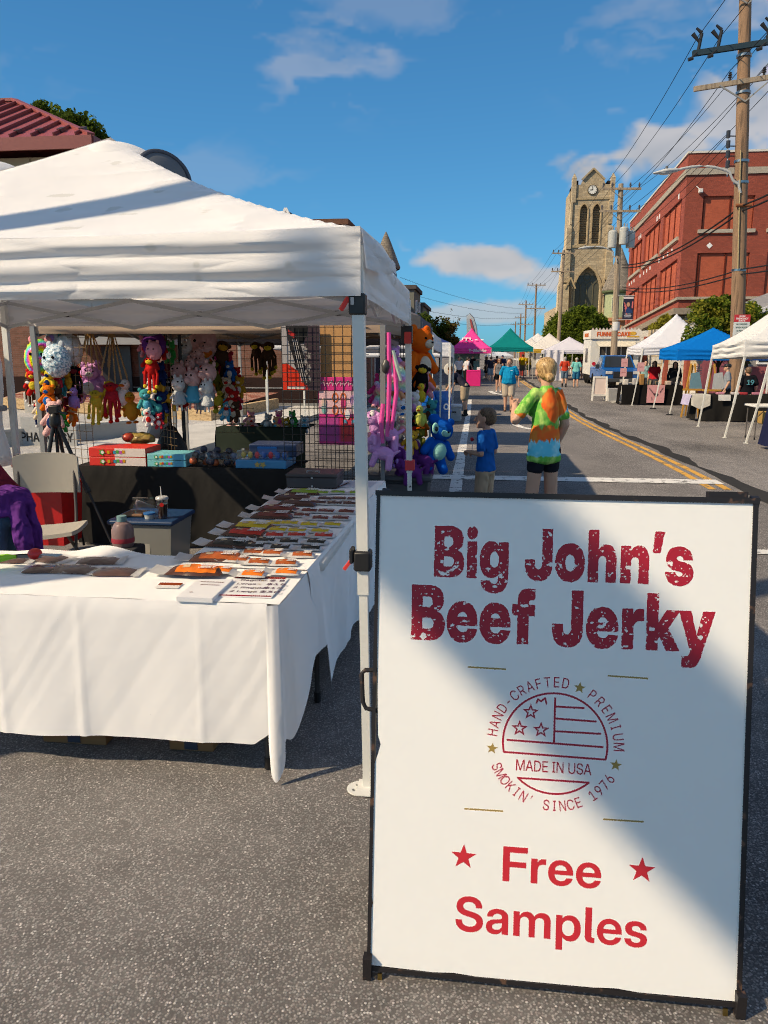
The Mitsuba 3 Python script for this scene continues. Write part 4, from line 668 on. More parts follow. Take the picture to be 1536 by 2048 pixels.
fg = thing('feather_flag', 'tall feather flag flying behind the pink canopy', 'flag'); fp = [(.15, 66, -.3), (.12, 66, 2), (-.02, 66, 3.6), (-.28, 66, 4.4), (-.62, 66, 4.75), (-.9, 66, 4.55)]; part(fg, 'pole', pipe(fp, .035), C(.12, .11, .12, .4)); part(fg, 'flag', sheet([[(.08, 66, 1.3), (-.75, 66, 1.4)], [(.06, 66.05, 2.4), (-.8, 66.05, 2.4)], [(-.04, 66, 3.5), (-.85, 66, 3.5)], [(-.3, 65.95, 4.35), (-.88, 65.95, 4.3)], [(-.62, 66, 4.7), (-.88, 66, 4.5)]]), C(.42, .48, .55)); part(fg, 'stripe', sheet([[(-.12, 65.93, 1.5), (-.3, 65.93, 1.5)], [(-.22, 65.93, 3.3), (-.42, 65.93, 3.3)], [(-.5, 65.9, 4.3), (-.62, 65.9, 4.3)]]), C(.4, .10, .10))
# ================================================================ the board in the foreground
sn = thing('sidewalk_sign', 'big white sandwich board advertising beef jerky and free samples', 'sign')
BL, BR, TL = A3(-.260, 1.869, .036), A3(.737, 1.857, .038), A3(-.246, 2.109, 1.352)
Fs = frame4(BL, BR - BL, TL - BL); PW, PH = float(np.linalg.norm(BR - BL)), float(np.linalg.norm(TL - BL))
def onsign(shape, name, m, th=.0011): part(sn, name, slab(shape, th, Fs @ mat4(0, 0, .0045)), m)
edge = [(0, 0), (.18, -.003), (.24, .001), (.30, -.003), (.62, -.001), (.68, .003), (.74, -.002), (PW, 0), (PW, PH), (.001, PH), (.002, .93), (.010, .66), (.018, .635), (.010, .605), (.002, .58), (.001, .20), (.006, .18), (.001, .16)]
part(sn, 'panel', slab(sg.Polygon(edge), .005, Fs), C(.80, .80, .78, .30))
def fb(x0, y0, x1, y1, w=.026, d=.026, z=-.016): return slab(sg.LineString([(x0, y0), (x1, y1)]).buffer(w / 2, cap_style=3), d, Fs @ mat4(0, 0, z - d / 2 + .012))
part(sn, 'frame', cat(fb(-.003, -.06, -.003, PH + .006, .010), fb(PW + .004, -.07, PW + .004, PH + .006, .013), fb(-.004, PH + .007, PW + .005, PH + .007, .015, .03), fb(0, -.009, PW, -.009, .012)), 'frame_black')
part(sn, 'hinge', cat(slab(sg.box(PW - .11, PH + .014, PW - .01, PH + .03), .03, Fs @ mat4(0, 0, -.04))), 'frame_black')
rear0, rear1 = A3(-.262, 2.52, .02), A3(.737, 2.51, .02); tl, tr = BL + (TL - BL) * 1.008 + A3(0, .03, 0), BR + (TL - BL) * 1.008 + A3(0, .03, 0)
part(sn, 'rear_frame', cat(bar(rear0, tl, .022), bar(rear1, tr, .022), bar(rear0 + A3(0, -.02, .05), rear1 + A3(0, -.02, .05), .02)), 'frame_black'); part(sn, 'rear_panel', sheet([[rear0 + A3(.01, -.01, .06), tl + A3(.01, 0, -.02)], [rear1 + A3(-.01, -.01, .06), tr + A3(-.01, 0, -.02)]], .004), C(.7, .7, .69, .4))
for p in (A3(-.266, 1.855, 0), A3(.743, 1.842, 0)): part(sn, 'foot', box(p[0] - .012, p[0] + .012, p[1] - .01, p[1] + .02, .002, .07), 'frame_black')
hp = [(0.005, 0.843), (-.032, 0.841), (-.042, 0.831), (-.037, 0.750), (-.028, 0.732), (0.008, 0.727)]
part(sn, 'handle', pipe([(Fs @ A3(x, y, -.006, 1))[:3] for x, y in hp], .0065, 10), 'frame_black')
for u in (.03, PW - .03): part(sn, 'latch', slab(sg.box(u - .006, -.04, u + .006, -.02), .006, Fs @ mat4(0, 0, .004)), C(.35, .25, .08, .3, 1))
def fitline(text, lb, rb, capy, weight, px=260, grow=0.0):
    (u0, v0), (u1, v1) = lb, rb; g = letters(text, 1.0, weight, 1.0, px, grow); b = g.bounds; cap = capy - v0
    g = affinity.affine_transform(g, [(u1 - u0) / (b[2] - b[0]), 0, 0, cap, u0 - b[0] * (u1 - u0) / (b[2] - b[0]), v0]); return g
RED = 'print_worn_red'; RED2 = C(.52, .022, .035, .45); GOLD = C(.33, .22, .055, .45); DRED = C(.36, .012, .035, .45)
def rough(g, seed): return affinity.translate(shapely.segmentize(g, .006), 0, 0) if False else ops.transform(lambda x, y: (np.asarray(x) + .0022 * (nnoise(np.stack([np.asarray(x) * 160, np.asarray(y) * 160, np.asarray(x) * 0], -1), seed) - .5), np.asarray(y) + .0022 * (nnoise(np.stack([np.asarray(x) * 160, np.asarray(y) * 160, np.asarray(x) * 0 + 9], -1), seed) - .5)), shapely.segmentize(g, .004)).buffer(0)
onsign(rough(fitline('Big John’s', (0.157, 1.116), (0.849, 1.114), (0.157, 1.256)[1], 850, grow=1.5), 1), 'lettering', RED)
onsign(rough(fitline('Beef Jerky', (0.097, 0.938), (0.909, 0.928), (0.096, 1.090)[1], 850, grow=1.5), 2), 'lettering', RED)
onsign(fitline('Free', (0.367, 0.275), (0.633, 0.281), (0.369, 0.372)[1], 650), 'lettering', RED2); onsign(fitline('Samples', (0.240, 0.123), (0.759, 0.134), (0.238, 0.221)[1], 640), 'lettering', RED2)
onsign(star(*(0.258, 0.333), .0365, .02, .40), 'star', RED2); onsign(star(*(0.740, 0.336), .0365, .02, .40), 'star', RED2)
for a, b in (((0.257, 0.867), (0.362, 0.866)), ((0.635, 0.862), (0.741, 0.860)), ((0.257, 0.469), (0.364, 0.470)), ((0.634, 0.468), (0.741, 0.469))): onsign(line([a, b], .0042), 'rule', GOLD)
ec = A3(*(0.499, 0.666)); er = .1405; E = lambda px, py: px if False else None
LW = .0052
chord0, chord1 = (0.358, 0.635), (0.636, 0.632)
a0, a1 = math.atan2(chord0[1] - ec[1], chord0[0] - ec[0]), math.atan2(chord1[1] - ec[1], chord1[0] - ec[0])
arcp = [(ec[0] + er * math.cos(a), ec[1] + er * math.sin(a)) for a in np.linspace(a1, a0 + (2 * math.pi if a0 < a1 else 0), 60)]
s0, s1, sm = (0.402, 0.567), (0.593, 0.565), (0.504, 0.528)
mid = A3((s0[0] + s1[0]) / 2, (s0[1] + s1[1]) / 2); sag_ = mid[1] - sm[1]; hw = (s1[0] - s0[0]) / 2; R_ = (hw * hw + sag_ * sag_) / (2 * sag_); hal = math.asin(min(1, hw / R_))
smile = [(mid[0] + R_ * math.sin(a), sm[1] + R_ - R_ * math.cos(a)) for a in np.linspace(-hal, hal, 24)]
marks = [line(arcp, LW), line([arcp[-1], arcp[0]], LW, 1), line(smile + [smile[0]], LW, 1), line([(0.497, 0.795), (0.497, 0.669)], LW), line([(0.497, 0.770), (0.574, 0.770)], LW, 1), line([(0.498, 0.737), (0.607, 0.735)], LW, 1), line([(0.499, 0.702), (0.620, 0.702)], LW, 1), line([(0.371, 0.670), (0.627, 0.666)], LW, 1)]
for px in ((0.432, 0.751), (0.403, 0.704), (0.461, 0.703)): g = star(*px, .0235, 0, .42); marks.append(g.difference(star(*px, .0235 - .0105, 0, .40)))
w_ = [(0.447, 0.777), (0.451, 0.788), (0.459, 0.782), (0.470, 0.792), (0.474, 0.776)]; marks.append(line(w_, .0045, 1))
onsign(ops.unary_union(marks), 'emblem', DRED)
onsign(fitline('MADE IN USA', (0.396, 0.587), (0.599, 0.590), (0.397, 0.617)[1], 440, 160), 'lettering', DRED)
def around(text, deg0, deg1, r, cap, inside=False):
    gs, n = [], len(text)
    for k, ch in enumerate(text):
        if ch == ' ': continue
        a = math.radians(deg0 + (deg1 - deg0) * k / (n - 1)); g = letters(ch, cap, 430, .78, 150); b = g.bounds; g = affinity.translate(g, -(b[0] + b[2]) / 2, -cap / 2)
        g = affinity.rotate(g, math.degrees(a) + (90 if inside else -90), origin=(0, 0)); gs.append(affinity.translate(g, ec[0] + r * math.cos(a), ec[1] + r * math.sin(a)))
    onsign(ops.unary_union(gs), 'lettering', DRED)
around('HAND-CRAFTED', 172.5, 81.5, .171, .0285); around('PREMIUM', 55.5, 1.0, .171, .0285); around('SMOKIN’ SINCE 1976', 205, 330, .171, .0285, True)
for dg in (68.5, 187.5, -16): onsign(star(ec[0] + .171 * math.cos(math.radians(dg)), ec[1] + .171 * math.sin(math.radians(dg)), .0165, .1, .42), 'star', GOLD)
# ================================================================ the jerky tables
def folding_table(label, x0, x1, y0, y1, z, m=C(.6, .6, .57, .5), legs=C(.05, .05, .052, .45), zr=None, rot=None):
    t = thing('folding_table', label, 'table'); part(t, 'tabletop', box(x0, x1, y0, y1, z - .045, z, .01), m)
    for e in (0, 1):
        lng = (x1 - x0) > (y1 - y0)
        for s in (0, 1):
            if lng: px, py = (x0 + .07 if e == 0 else x1 - .07), (y0 + .06 if s == 0 else y1 - .06)
            else: px, py = (x0 + .06 if s == 0 else x1 - .06), (y0 + .07 if e == 0 else y1 - .07)
            l = part(t, 'leg', rod((px, py, gz(py) + .05), (px, py, z - .05), .013, n=10), legs); part(l, 'foot_cap', rod((px, py, gz(py) + .002), (px, py, gz(py) + .055), .017, n=10), BLACK)
        if lng: px = x0 + .07 if e == 0 else x1 - .07; part(t, 'cross_bar', cat(rod((px, y0 + .06, .18), (px, y1 - .06, .18), .010), rod((px, (y0 + y1) / 2, z - .06), (px - (.32 if e else -.32), (y0 + y1) / 2, z - .06), .008), rod((px, (y0 + y1) / 2, .18), (px - (.32 if e else -.32), (y0 + y1) / 2, z - .06), .009)), legs)
        else: py = y0 + .07 if e == 0 else y1 - .07; part(t, 'cross_bar', cat(rod((x0 + .06, py, .18), (x1 - .06, py, .18), .010), rod(((x0 + x1) / 2, py, .18), ((x0 + x1) / 2, py + (-.32 if e else .32), z - .06), .009)), legs)
    return t
folding_table('folding table standing under the front white tablecloth', -2.58, -.77, 2.86, 3.46, .755); folding_table('folding table standing under the side white tablecloth', -1.31, -.70, 3.5, 5.72, .755)
def drop(p0, p1, z, hem, out, amp, n=90, m=26, seed=1, lean=.03, bunch=None):
    """hanging side of a cloth from edge p0-p1 at height z; hem(s) is the height of its lower edge; out is the outward direction"""
    p0, p1, out = A3(*p0, 0), A3(*p1, 0), A3(*out, 0); s = np.linspace(0, 1, n); h = np.linspace(0, 1, m); S, Hh = np.meshgrid(s, h, indexing='ij'); L = np.linalg.norm(p1 - p0)
    hz = np.array([hem(x) for x in s])[:, None]; Q = p0 + (p1 - p0) * S[..., None]
    dd = amp * Hh ** 1.2 * (.8 * np.sin(S * L * 8.5 + 2.6 * wave(S, 2.4, seed)) + .9 * wave(S * L, 3.2, seed + 3)) + lean * Hh + .004 * wave(S * L + Hh * .4, 14, seed + 6) + .010 * (1 - (1 - np.minimum(Hh * 8, 1)) ** 2)
    for sx, am in ((.0, 0),) if bunch is None else bunch: dd = dd + am * np.exp(-np.abs(S - sx) * L * 55) * (.35 + .65 * Hh)
    Q = Q + out * dd[..., None]; Q[..., 2] = z - (z - hz) * Hh
    return sheet(Q)
tc = thing('tablecloth', 'wrinkled white cloth draped over the front table of the jerky stall', 'tablecloth'); ZT = .766
def top_sheet(x0, x1, y0, y1, z, seed, n=60, m=24, bump=.004):
    X, Y = np.meshgrid(np.linspace(x0, x1, n), np.linspace(y0, y1, m), indexing='ij'); Z = z + bump * (nfbm(np.stack([X * 5, Y * 5, X * 0], -1), 3, seed) - .5) * 2 + .003 * np.abs(wave(X * 1.0, 9, seed)); return np.stack([X, Y, Z], -1)
def skew(P): P = P.copy(); P[..., 0] += np.clip((P[..., 0] + 1.1) / .41, 0, 1) * (.0283 * (P[..., 1] - 2.97) - .749 + .69); return P
P = skew(top_sheet(-2.7, -.69, 2.838, 3.49, ZT, 5)); P[..., 2] += .045 * np.exp(-((P[..., 0] + 1.78) / .14) ** 2 - ((P[..., 1] - 3.49) / .05) ** 2) + .02 * np.exp(-((P[..., 0] + 2.1) / .12) ** 2 - ((P[..., 1] - 3.45) / .08) ** 2)
part(tc, 'top', sheet(P), 'tablecloth_white', True)
part(tc, 'front_drop', drop((-2.7, 2.838), (-.80, 2.838), ZT, lambda s: .168 - .010 * math.sin(s * 5) - .02 * max(0, s - .55) + (.05 * max(0, s - .965) / .035), (0, -1), .011, 150, 40, 11, .02, [((-1.945 + 2.7) / 1.9, .007), ((-1.595 + 2.7) / 1.9, .012), ((-1.08 + 2.7) / 1.9, .007)]), 'tablecloth_white', True)
tail = np.array([[(-0.8, 2.822, ZT - .003), (-0.8023, 2.8100, 0.464), (-0.803, 2.806, 0.165)], [(-0.795, 2.824, ZT - .003), (-0.7965, 2.8045, 0.431), (-0.797, 2.798, 0.1)], [(-0.786, 2.828, ZT - .003), (-0.7890, 2.7995, 0.404), (-0.79, 2.79, 0.045)], [(-0.775, 2.832, ZT - .003), (-0.7728, 2.7975, 0.391), (-0.772, 2.786, 0.018)], [(-0.762, 2.84, ZT - .003), (-0.7545, 2.8070, 0.404), (-0.752, 2.796, 0.045)], [(-0.756, 2.845, ZT - .003), (-0.7425, 2.8202, 0.431), (-0.738, 2.812, 0.1)], [(-0.752, 2.86, ZT - .003), (-0.7445, 2.8487, 0.469), (-0.742, 2.845, 0.175)], [(-0.749, 2.9, ZT - .003), (-0.7332, 2.8925, 0.462), (-0.728, 2.89, 0.16)], [(-0.747, 2.95, ZT - .003), (-0.7155, 2.9500, 0.482), (-0.705, 2.95, 0.2)], [(-0.745, 3.1, ZT - .003), (-0.7112, 3.1150, 0.516), (-0.7, 3.12, 0.27)], [(-0.743, 3.25, ZT - .003), (-0.7145, 3.2425, 0.554), (-0.705, 3.24, 0.345)], [(-0.74, 3.47, ZT - .003), (-0.7137, 3.4475, 0.582), (-0.705, 3.44, 0.4)]])
from scipy.interpolate import RectBivariateSpline as RBS
def smooth_grid(G, n, m):
    u, v = np.linspace(0, 1, G.shape[0]), np.linspace(0, 1, G.shape[1]); return np.stack([RBS(u, v, G[..., k], kx=min(2, G.shape[0] - 1), ky=min(3, G.shape[1] - 1))(np.linspace(0, 1, n), np.linspace(0, 1, m)) for k in range(3)], -1)
part(tc, 'corner_drop', sheet(smooth_grid(tail, 90, 30)), 'tablecloth_white', True)
tc2 = thing('tablecloth', 'white cloth draped over the side table under the rows of jerky packs', 'tablecloth')
part(tc2, 'top', sheet(skew(top_sheet(-1.345, -.69, 3.30, 5.76, ZT + .010, 8, 40, 90, .003))), 'tablecloth_white', True)
def hem2(s):
    y = 3.30 + 2.46 * s; return .36 - 3.2 * max(0, min(.085, y - 3.46)) if y < 3.6 else (.10 + .04 * math.sin((y - 3.6) * 3) + (.14 * max(0, .72 - y + 3.6) if False else 0))
part(tc2, 'side_drop', drop((-.740, 3.30), (-.670, 5.76), ZT + .010, hem2, (1, 0), .018, 110, 30, 17, .025), 'tablecloth_white', True); part(tc2, 'inner_drop', drop((-1.345, 3.5), (-1.345, 5.76), ZT + .01, lambda s: .3, (-1, 0), .02, 60, 14, 19, .02), 'tablecloth_white', True); part(tc2, 'rear_drop', drop((-1.345, 5.76), (-.69, 5.76), ZT + .01, lambda s: .25, (0, 1), .02, 30, 12, 23, .02), 'tablecloth_white', True)
# packs of jerky
def pillow(L, Wd, h, seed, sub=(-1, 1, -1, 1), lift=0.0, n=22, m=14, taper=.12):
    u, v = np.meshgrid(np.linspace(sub[0], sub[1], n), np.linspace(sub[2], sub[3], m), indexing='ij')
    w = Wd / 2 * (1 - taper * u ** 4 - .05 * np.sin(u * 5 + seed)); z = h * np.clip(1 - np.abs(u) ** 3.2, 0, 1) ** .7 * np.clip(1 - np.abs(v) ** 2.6, 0, 1) ** .7
    p = np.stack([u * L / 2, v * w, z], -1); b = (nfbm(p * 45 + seed, 3, seed) - .5) * h * .55 * np.clip(z / h * 1.6, 0, 1) + (nfbm(p * [140, 60, 60] + seed, 2, seed + 1) - .5) * .0035 * (np.abs(u) > .72)
    p[..., 2] += b + lift + .002; return sheet(p)
def ptext(L, Wd, h):
    ms = []
    for w_, y in (('BEEF', .02), ('JERKY', -.30)):
        g = letters(w_, Wd * .25, 850, 1.0, 60); b = g.bounds; g = affinity.scale(g, L * .30 / (b[2] - b[0]), 1, origin=(0, 0)); ms.append(slab(affinity.translate(g, L * .08, Wd * y), .001, mat4(0, 0, h * .98 + .006)))
    return cat(ms)
PK = {}
for nm, L, Wd, h in (('big', .255, .125, .027), ('small', .130, .080, .017)):
    for s in range(3):
        PK[nm, s] = (mikit.ply(pillow(L, Wd, h, s + 3), None, True), mikit.ply(pillow(L, Wd, h, s + 3, (-.62, .80, -.86, .52), .0016), None, True), mikit.ply(ptext(L, Wd, h), None, False), mikit.ply(pillow(L, Wd, h, s + 3, (-.42, -.16, -.34, .12), .003), None, True), mikit.ply(sheet([[(-L * .78, -Wd * .42, .012), (-L * .78, Wd * .42, .018)], [(-L * .62, -Wd * .46, .004), (-L * .62, Wd * .46, .006)], [(-L * .46, -Wd * .46, .002), (-L * .46, Wd * .46, .002)]]), None, True))
MEAT = C(.075, .030, .022, .22); FILM = C(.50, .49, .48, .18); PRINT = C(.70, .68, .66, .3); EMB = C(.52, .38, .24, .3)
COL = {'orange': C(.72, .17, .015, .25), 'rust brown': C(.36, .085, .02, .25), 'black': C(.022, .024, .022, .22), 'red': C(.55, .03, .02, .25), 'yellow': C(.62, .44, .02, .25), 'maroon': C(.17, .035, .028, .25), 'dark brown': C(.10, .045, .038, .25), 'green': C(.24, .36, .03, .25)}
WORD = 'first second third fourth fifth sixth seventh'.split()
def pack(col, nm, x, y, ang, label, group):
    s = rng.randrange(3); M = T().translate([x, y, ZT + .016]).rotate([0, 0, 1], ang); p = PK[nm, s]; k = thing('jerky_pack', label, 'jerky pack', group)
    part(k, 'bag', p[0], MEAT if nm == 'big' else FILM, to_world=M); part(k, 'label', p[1], COL[col], to_world=M); part(k, 'lettering', p[2], PRINT, to_world=M); part(k, 'emblem', p[3], EMB, to_world=M); part(k, 'seal', p[4], FILM, to_world=M)
ROWS = [('orange', 'front row', [(-1.219, 3.186, 0.790), (-1.113, 3.215, 0.790), (-.955, 3.169, 0.790), (-.816, 3.217, 0.790)], 'bsss'), ('rust brown', 'second row', [(-1.196, 3.420, 0.790), (-1.094, 3.396, 0.780), (-.984, 3.366, 0.780), (-.857, 3.363, 0.780)], 'bsss'), ('rust brown', 'third row', [(-1.060, 3.538, 0.780), (-.961, 3.531, 0.780), (-.812, 3.511, 0.780)], 'sss'),
    ('black', 'nearer row', [(-1.211, 3.681, 0.790), (-1.088, 3.653, 0.780), (-.951, 3.639, 0.780), (-.800, 3.646, 0.780)], 'bsss'), ('black', 'further row', [(-1.066, 3.780, 0.780), (-.938, 3.764, 0.780), (-.795, 3.770, 0.780)], 'sss'), ('red', 'single row', [(-1.207, 3.913, 0.790), (-1.048, 3.893, 0.780), (-.931, 3.907, 0.780), (-.786, 3.912, 0.780)], 'bsss'),
    ('yellow', 'nearer row', [(-1.059, 4.020, 0.780), (-.950, 4.009, 0.780), (-.823, 4.012, 0.780)], 'sss'), ('yellow', 'further row', [(-1.220, 4.081, 0.790), (-1.130, 4.174, 0.780), (-1.037, 4.185, 0.780), (-.919, 4.161, 0.780), (-.784, 4.177, 0.780)], 'bssss'), ('maroon', 'nearer row', [(-1.181, 4.368, 0.790), (-1.014, 4.406, 0.780), (-.888, 4.337, 0.780), (-.771, 4.350, 0.780)], 'bsss'), ('maroon', 'further row', [(-1.200, 4.574, 0.790), (-.997, 4.539, 0.780), (-.891, 4.537, 0.780), (-.767, 4.537, 0.780)], 'bsss'),
    ('dark brown', 'nearer row', [(-1.117, 4.761, 0.790), (-.993, 4.793, 0.780), (-.887, 4.789, 0.780), (-.782, 4.785, 0.780)], 'bsss'), ('dark brown', 'further row', [(-1.196, 4.943, 0.790), (-.974, 4.932, 0.780), (-.885, 4.943, 0.780), (-.780, 4.938, 0.780)], 'bsss'), ('green', 'rear row', [(-1.164, 5.152, 0.790), (-1.043, 5.144, 0.780), (-.933, 5.176, 0.780), (-.803, 5.172, 0.780)], 'bsss')]
for col, row, pts, kinds in ROWS:
    for k, (p, q) in enumerate(zip(pts, kinds)):
        pack(col, 'big' if q == 'b' else 'small', p[0], p[1], rng.uniform(-7, 7), '%s jerky pack with %s label, %s from the left in its %s' % ('big' if q == 'b' else 'small', col, WORD[k], row), 'jerky packs with %s labels' % col)
def clear_bag(p, ang, label, L=.21, Wd=.13):
    k = thing('jerky_bag', label, 'jerky bag', 'clear unlabelled jerky bags'); s = rng.randrange(99); M = T().translate([p[0], p[1], ZT + .004]).rotate([0, 0, 1], ang)
    part(k, 'jerky', pillow(L * .9, Wd * .85, .017, s), C(.085, .040, .034, .35), True, to_world=M); part(k, 'film', pillow(L * 1.12, Wd * 1.08, .021, s), 'clear_film', True, to_world=M)
    part(k, 'seal', sheet([[(L * .45, -Wd * .5, .008), (L * .45, Wd * .5, .006)], [(L * .62, -Wd * .5, .004), (L * .62, Wd * .5, .012)]]), FILM, True, to_world=M)
for p, a, l in (((-1.925, 3.179, 0.780), 8, 'leftmost of the clear jerky bags in front on the table'), ((-1.789, 3.186, 0.780), -5, 'middle one of the front clear jerky bags'), ((-1.594, 3.168, 0.780), 5, 'rightmost clear jerky bag, nearest the paper leaflets'), ((-1.757, 3.336, 0.780), 12, 'clear jerky bag lying behind the front ones'), ((-2.016, 3.351, 0.780), -10, 'clear jerky bag under the red ball'), ((-2.184, 3.313, 0.780), 6, 'clear jerky bag under the green scissors')): clear_bag(p, a, l)
rbp = (-2.005, 3.231, 0.820); rbk = thing('red_ball', 'small red ball shaped shaker lying on the clear jerky bags', 'shaker'); part(rbk, 'ball', ell((rbp[0], rbp[1], .83), (.032, .032, .027)), C(.55, .02, .02, .3)); part(rbk, 'tines', cat([rod((rbp[0] + .01, rbp[1] + .004 * k, .83), (rbp[0] + .12, rbp[1] + .012 * k, .825), .0025, n=5) for k in range(-1, 3)]), STEEL)
gp = (-2.107, 3.175, 0.820); sc = thing('scissors', 'scissors with lime green handles at the left end of the table', 'scissors'); part(sc, 'handle', fuzz(pipe([(gp[0] - .08, gp[1] - .03, .815), (gp[0] - .045, gp[1] - .035, .82), (gp[0] + .0, gp[1] - .005, .825), (gp[0] + .03, gp[1] + .02, .825)], [.012, .017, .013, .008], 10), 0, 1), C(.30, .62, .02, .3)); part(sc, 'handle', pipe([(gp[0] - .06, gp[1] + .03, .818), (gp[0] - .02, gp[1] + .03, .82), (gp[0] + .03, gp[1] + .025, .822)], [.010, .013, .008], 10), C(.30, .62, .02, .3)); part(sc, 'blade', cat(bar((gp[0] + .02, gp[1] + .02, .825), (gp[0] + .14, gp[1] + .045, .822), .002, .014), bar((gp[0] + .02, gp[1] + .024, .828), (gp[0] + .13, gp[1] + .07, .826), .002, .012)), C(.2, .2, .2, .25, 1))
def quad(p, z0, z1, bev=0):
    return hullp([(x, y, z) for x, y in p for z in (z0, z1)])
lf = thing('leaflet_stack', 'stack of white printed leaflets lying beside the price sheet', 'leaflets'); q = [(-1.169, 2.826, 0.800)[:2], (-1.020, 2.824, 0.800)[:2], (-1.018, 3.090, 0.800)[:2], (-1.167, 3.072, 0.800)[:2]]; part(lf, 'stack', quad(q, ZT + .001, .786), C(.72, .72, .74)); o = A3(*q[0], .7875); Fq = frame4(o, A3(*q[1], .7875) - o, A3(*q[3], .7875) - o); wq = float(np.linalg.norm(A3(*q[1]) - A3(*q[0]))); hq = float(np.linalg.norm(A3(*q[3]) - A3(*q[0])))
part(lf, 'text_line', slab(ops.unary_union([sg.box(wq * a, hq * v, wq * b, hq * v + .006) for a, b, v in ((.15, .85, .84), (.25, .8, .68), (.2, .3, .25))]), .0004, Fq), C(.3, .2, .2))
pr = thing('price_sheet', 'white price sheet with dark red header on the table corner', 'price list'); q = [(-1.037, 2.896, 0.772)[:2], (-.800, 2.904, 0.772)[:2], (-.792, 3.172, 0.772)[:2], (-1.037, 3.174, 0.772)[:2]]; part(pr, 'sheet', quad(q, ZT + .003, .7735), C(.72, .72, .73)); o = A3(*q[0], .7745); ex, ey = A3(*q[1], .7745) - o, A3(*q[3], .7745) - o; Fq = frame4(o, ex, ey); wq = float(np.linalg.norm(ex)); hq = float(abs(np.linalg.inv(Fq)[:3, :3] @ ey)[1]); sk = float((np.linalg.inv(Fq)[:3, :3] @ ey)[0]) / hq
def onpr(g, m, name): part(pr, name, slab(affinity.affine_transform(g, [1, sk, 0, 1, 0, 0]), .0004, Fq), m)
onpr(sg.box(.008, hq * .90, wq - .006, hq - .002).difference(affinity.translate(letters('Big John’s Beef Jerky', hq * .05, 700, 1.0, 60), wq * .12, hq * .925)), C(.30, .03, .02), 'header'); onpr(sg.box(.004, .002, wq - .004, hq * .05), C(.28, .02, .04), 'footer')
for k, (a, b) in enumerate((('Regular', '$ 8'), ('Large', '$15'), ('2 Regular', '$12'), ('2 Large', '$30'))):
    y = hq * (.76 - .19 * k); onpr(affinity.translate(letters(a, hq * .075, 500, 1.2, 60), wq * .18, y), C(.12, .08, .12), 'lettering'); onpr(affinity.translate(letters('=', hq * .075, 500, 1.2, 60), wq * .55, y), C(.4, .3, .12), 'lettering'); onpr(affinity.translate(letters(b, hq * .09, 600, 1.3, 60), wq * .72, y), C(.12, .08, .12), 'lettering')
cd = thing('business_card', 'small card with dark red top half left of the leaflets', 'card'); q = [(-1.326, 2.980, 0.769)[:2], (-1.225, 2.985, 0.769)[:2], (-1.230, 3.056, 0.769)[:2], (-1.329, 3.052, 0.769)[:2]]; part(cd, 'card', quad(q, ZT + .003, .7705), C(.7, .68, .66)); q2 = [tuple(A3(*q[0]) * .45 + A3(*q[3]) * .55), tuple(A3(*q[1]) * .45 + A3(*q[2]) * .55), q[2], q[3]]; part(cd, 'band', quad(q2, .7706, .7712), C(.25, .05, .02))
cb = thing('cash_box', 'dark grey metal cash box at the rear end of the jerky table', 'cash box'); part(cb, 'box', box(-1.34, -.97, 5.36, 5.64, ZT + .012, ZT + .092, .008), C(.05, .045, .05, .4)); part(cb, 'lid', box(-1.345, -.965, 5.355, 5.645, ZT + .0925, ZT + .118, .008), C(.06, .054, .058, .4)); part(cb, 'lid_handle', pipe([(-1.2, 5.42, ZT + .118), (-1.2, 5.42, ZT + .13), (-1.11, 5.42, ZT + .13), (-1.11, 5.42, ZT + .118)], .004), STEEL); part(cb, 'lock', slab(sg.Point(0, 0).buffer(.007), .004, frame4((-1.15, 5.354, ZT + .03), (1, 0, 0), (0, 0, 1))), STEEL); part(cb, 'lock', slab(sg.Point(0, 0).buffer(.007), .004, frame4((-1.15, 5.354, ZT + .09), (1, 0, 0), (0, 0, 1))), STEEL)
pp = thing('paper_sheets', 'loose printed sheets lying behind the green packs', 'papers'); part(pp, 'sheet', quad([(-1.0, 5.42), (-.74, 5.45), (-.72, 5.68), (-.95, 5.68)], ZT + .014, ZT + .017), C(.62, .62, .68)); part(pp, 'folded_card', hullp([(-1.0, 5.34, ZT + .015), (-.93, 5.60, ZT + .015), (-.9, 5.60, ZT + .035), (-.97, 5.36, ZT + .02)]), C(.20, .09, .08))
for k, (x0, x1) in enumerate(((-1.92, -1.62), (-1.32, -1.12))):
    cx = thing('cardboard_box', ('left' if k == 0 else 'right') + ' cardboard box in the shade under the front table', 'box'); part(cx, 'carton', box(x0, x1, 3.02, 3.30, .004, .30), C(.30, .16, .075)); part(cx, 'tape', box((x0 + x1) / 2 - .03, (x0 + x1) / 2 + .03, 3.016, 3.019, .01, .29), C(.05, .06, .09, .3))
# ================================================================ the plush toy stall
def union(bs, fine=.035, it=6, amp=.006):
    return fuzz(blend(bs, fine, it, 2), amp, 16)
KIND = {}
def E1(c, r): return [(A3(*c), A3(*r))]
def limb(a, b, ra, rb): return [(A3(*a), ra), (A3(*b), rb)]
KIND['bear'] = dict(body=union([E1((0, 0, .34), (.19, .15, .21)), E1((0, -.02, .70), (.20, .17, .18)), limb((.15, 0, .48), (.27, -.06, .30), .075, .07), limb((-.15, 0, .48), (-.27, -.06, .30), .075, .07), limb((.10, -.02, .20), (.15, -.10, .06), .09, .085), limb((-.10, -.02, .20), (-.15, -.10, .06), .09, .085), E1((.15, 0, .86), (.07, .045, .07)), E1((-.15, 0, .86), (.07, .045, .07))]),
    trim=cat(ell((0, -.17, .66), (.085, .06, .065), 2), ell((0, -.10, .34), (.13, .075, .15), 2)), eye=cat(*[ell((s * .075, -.165, .735), .022, 1) for s in (-1, 1)] + [ell((0, -.235, .68), (.022, .015, .016), 1)]))
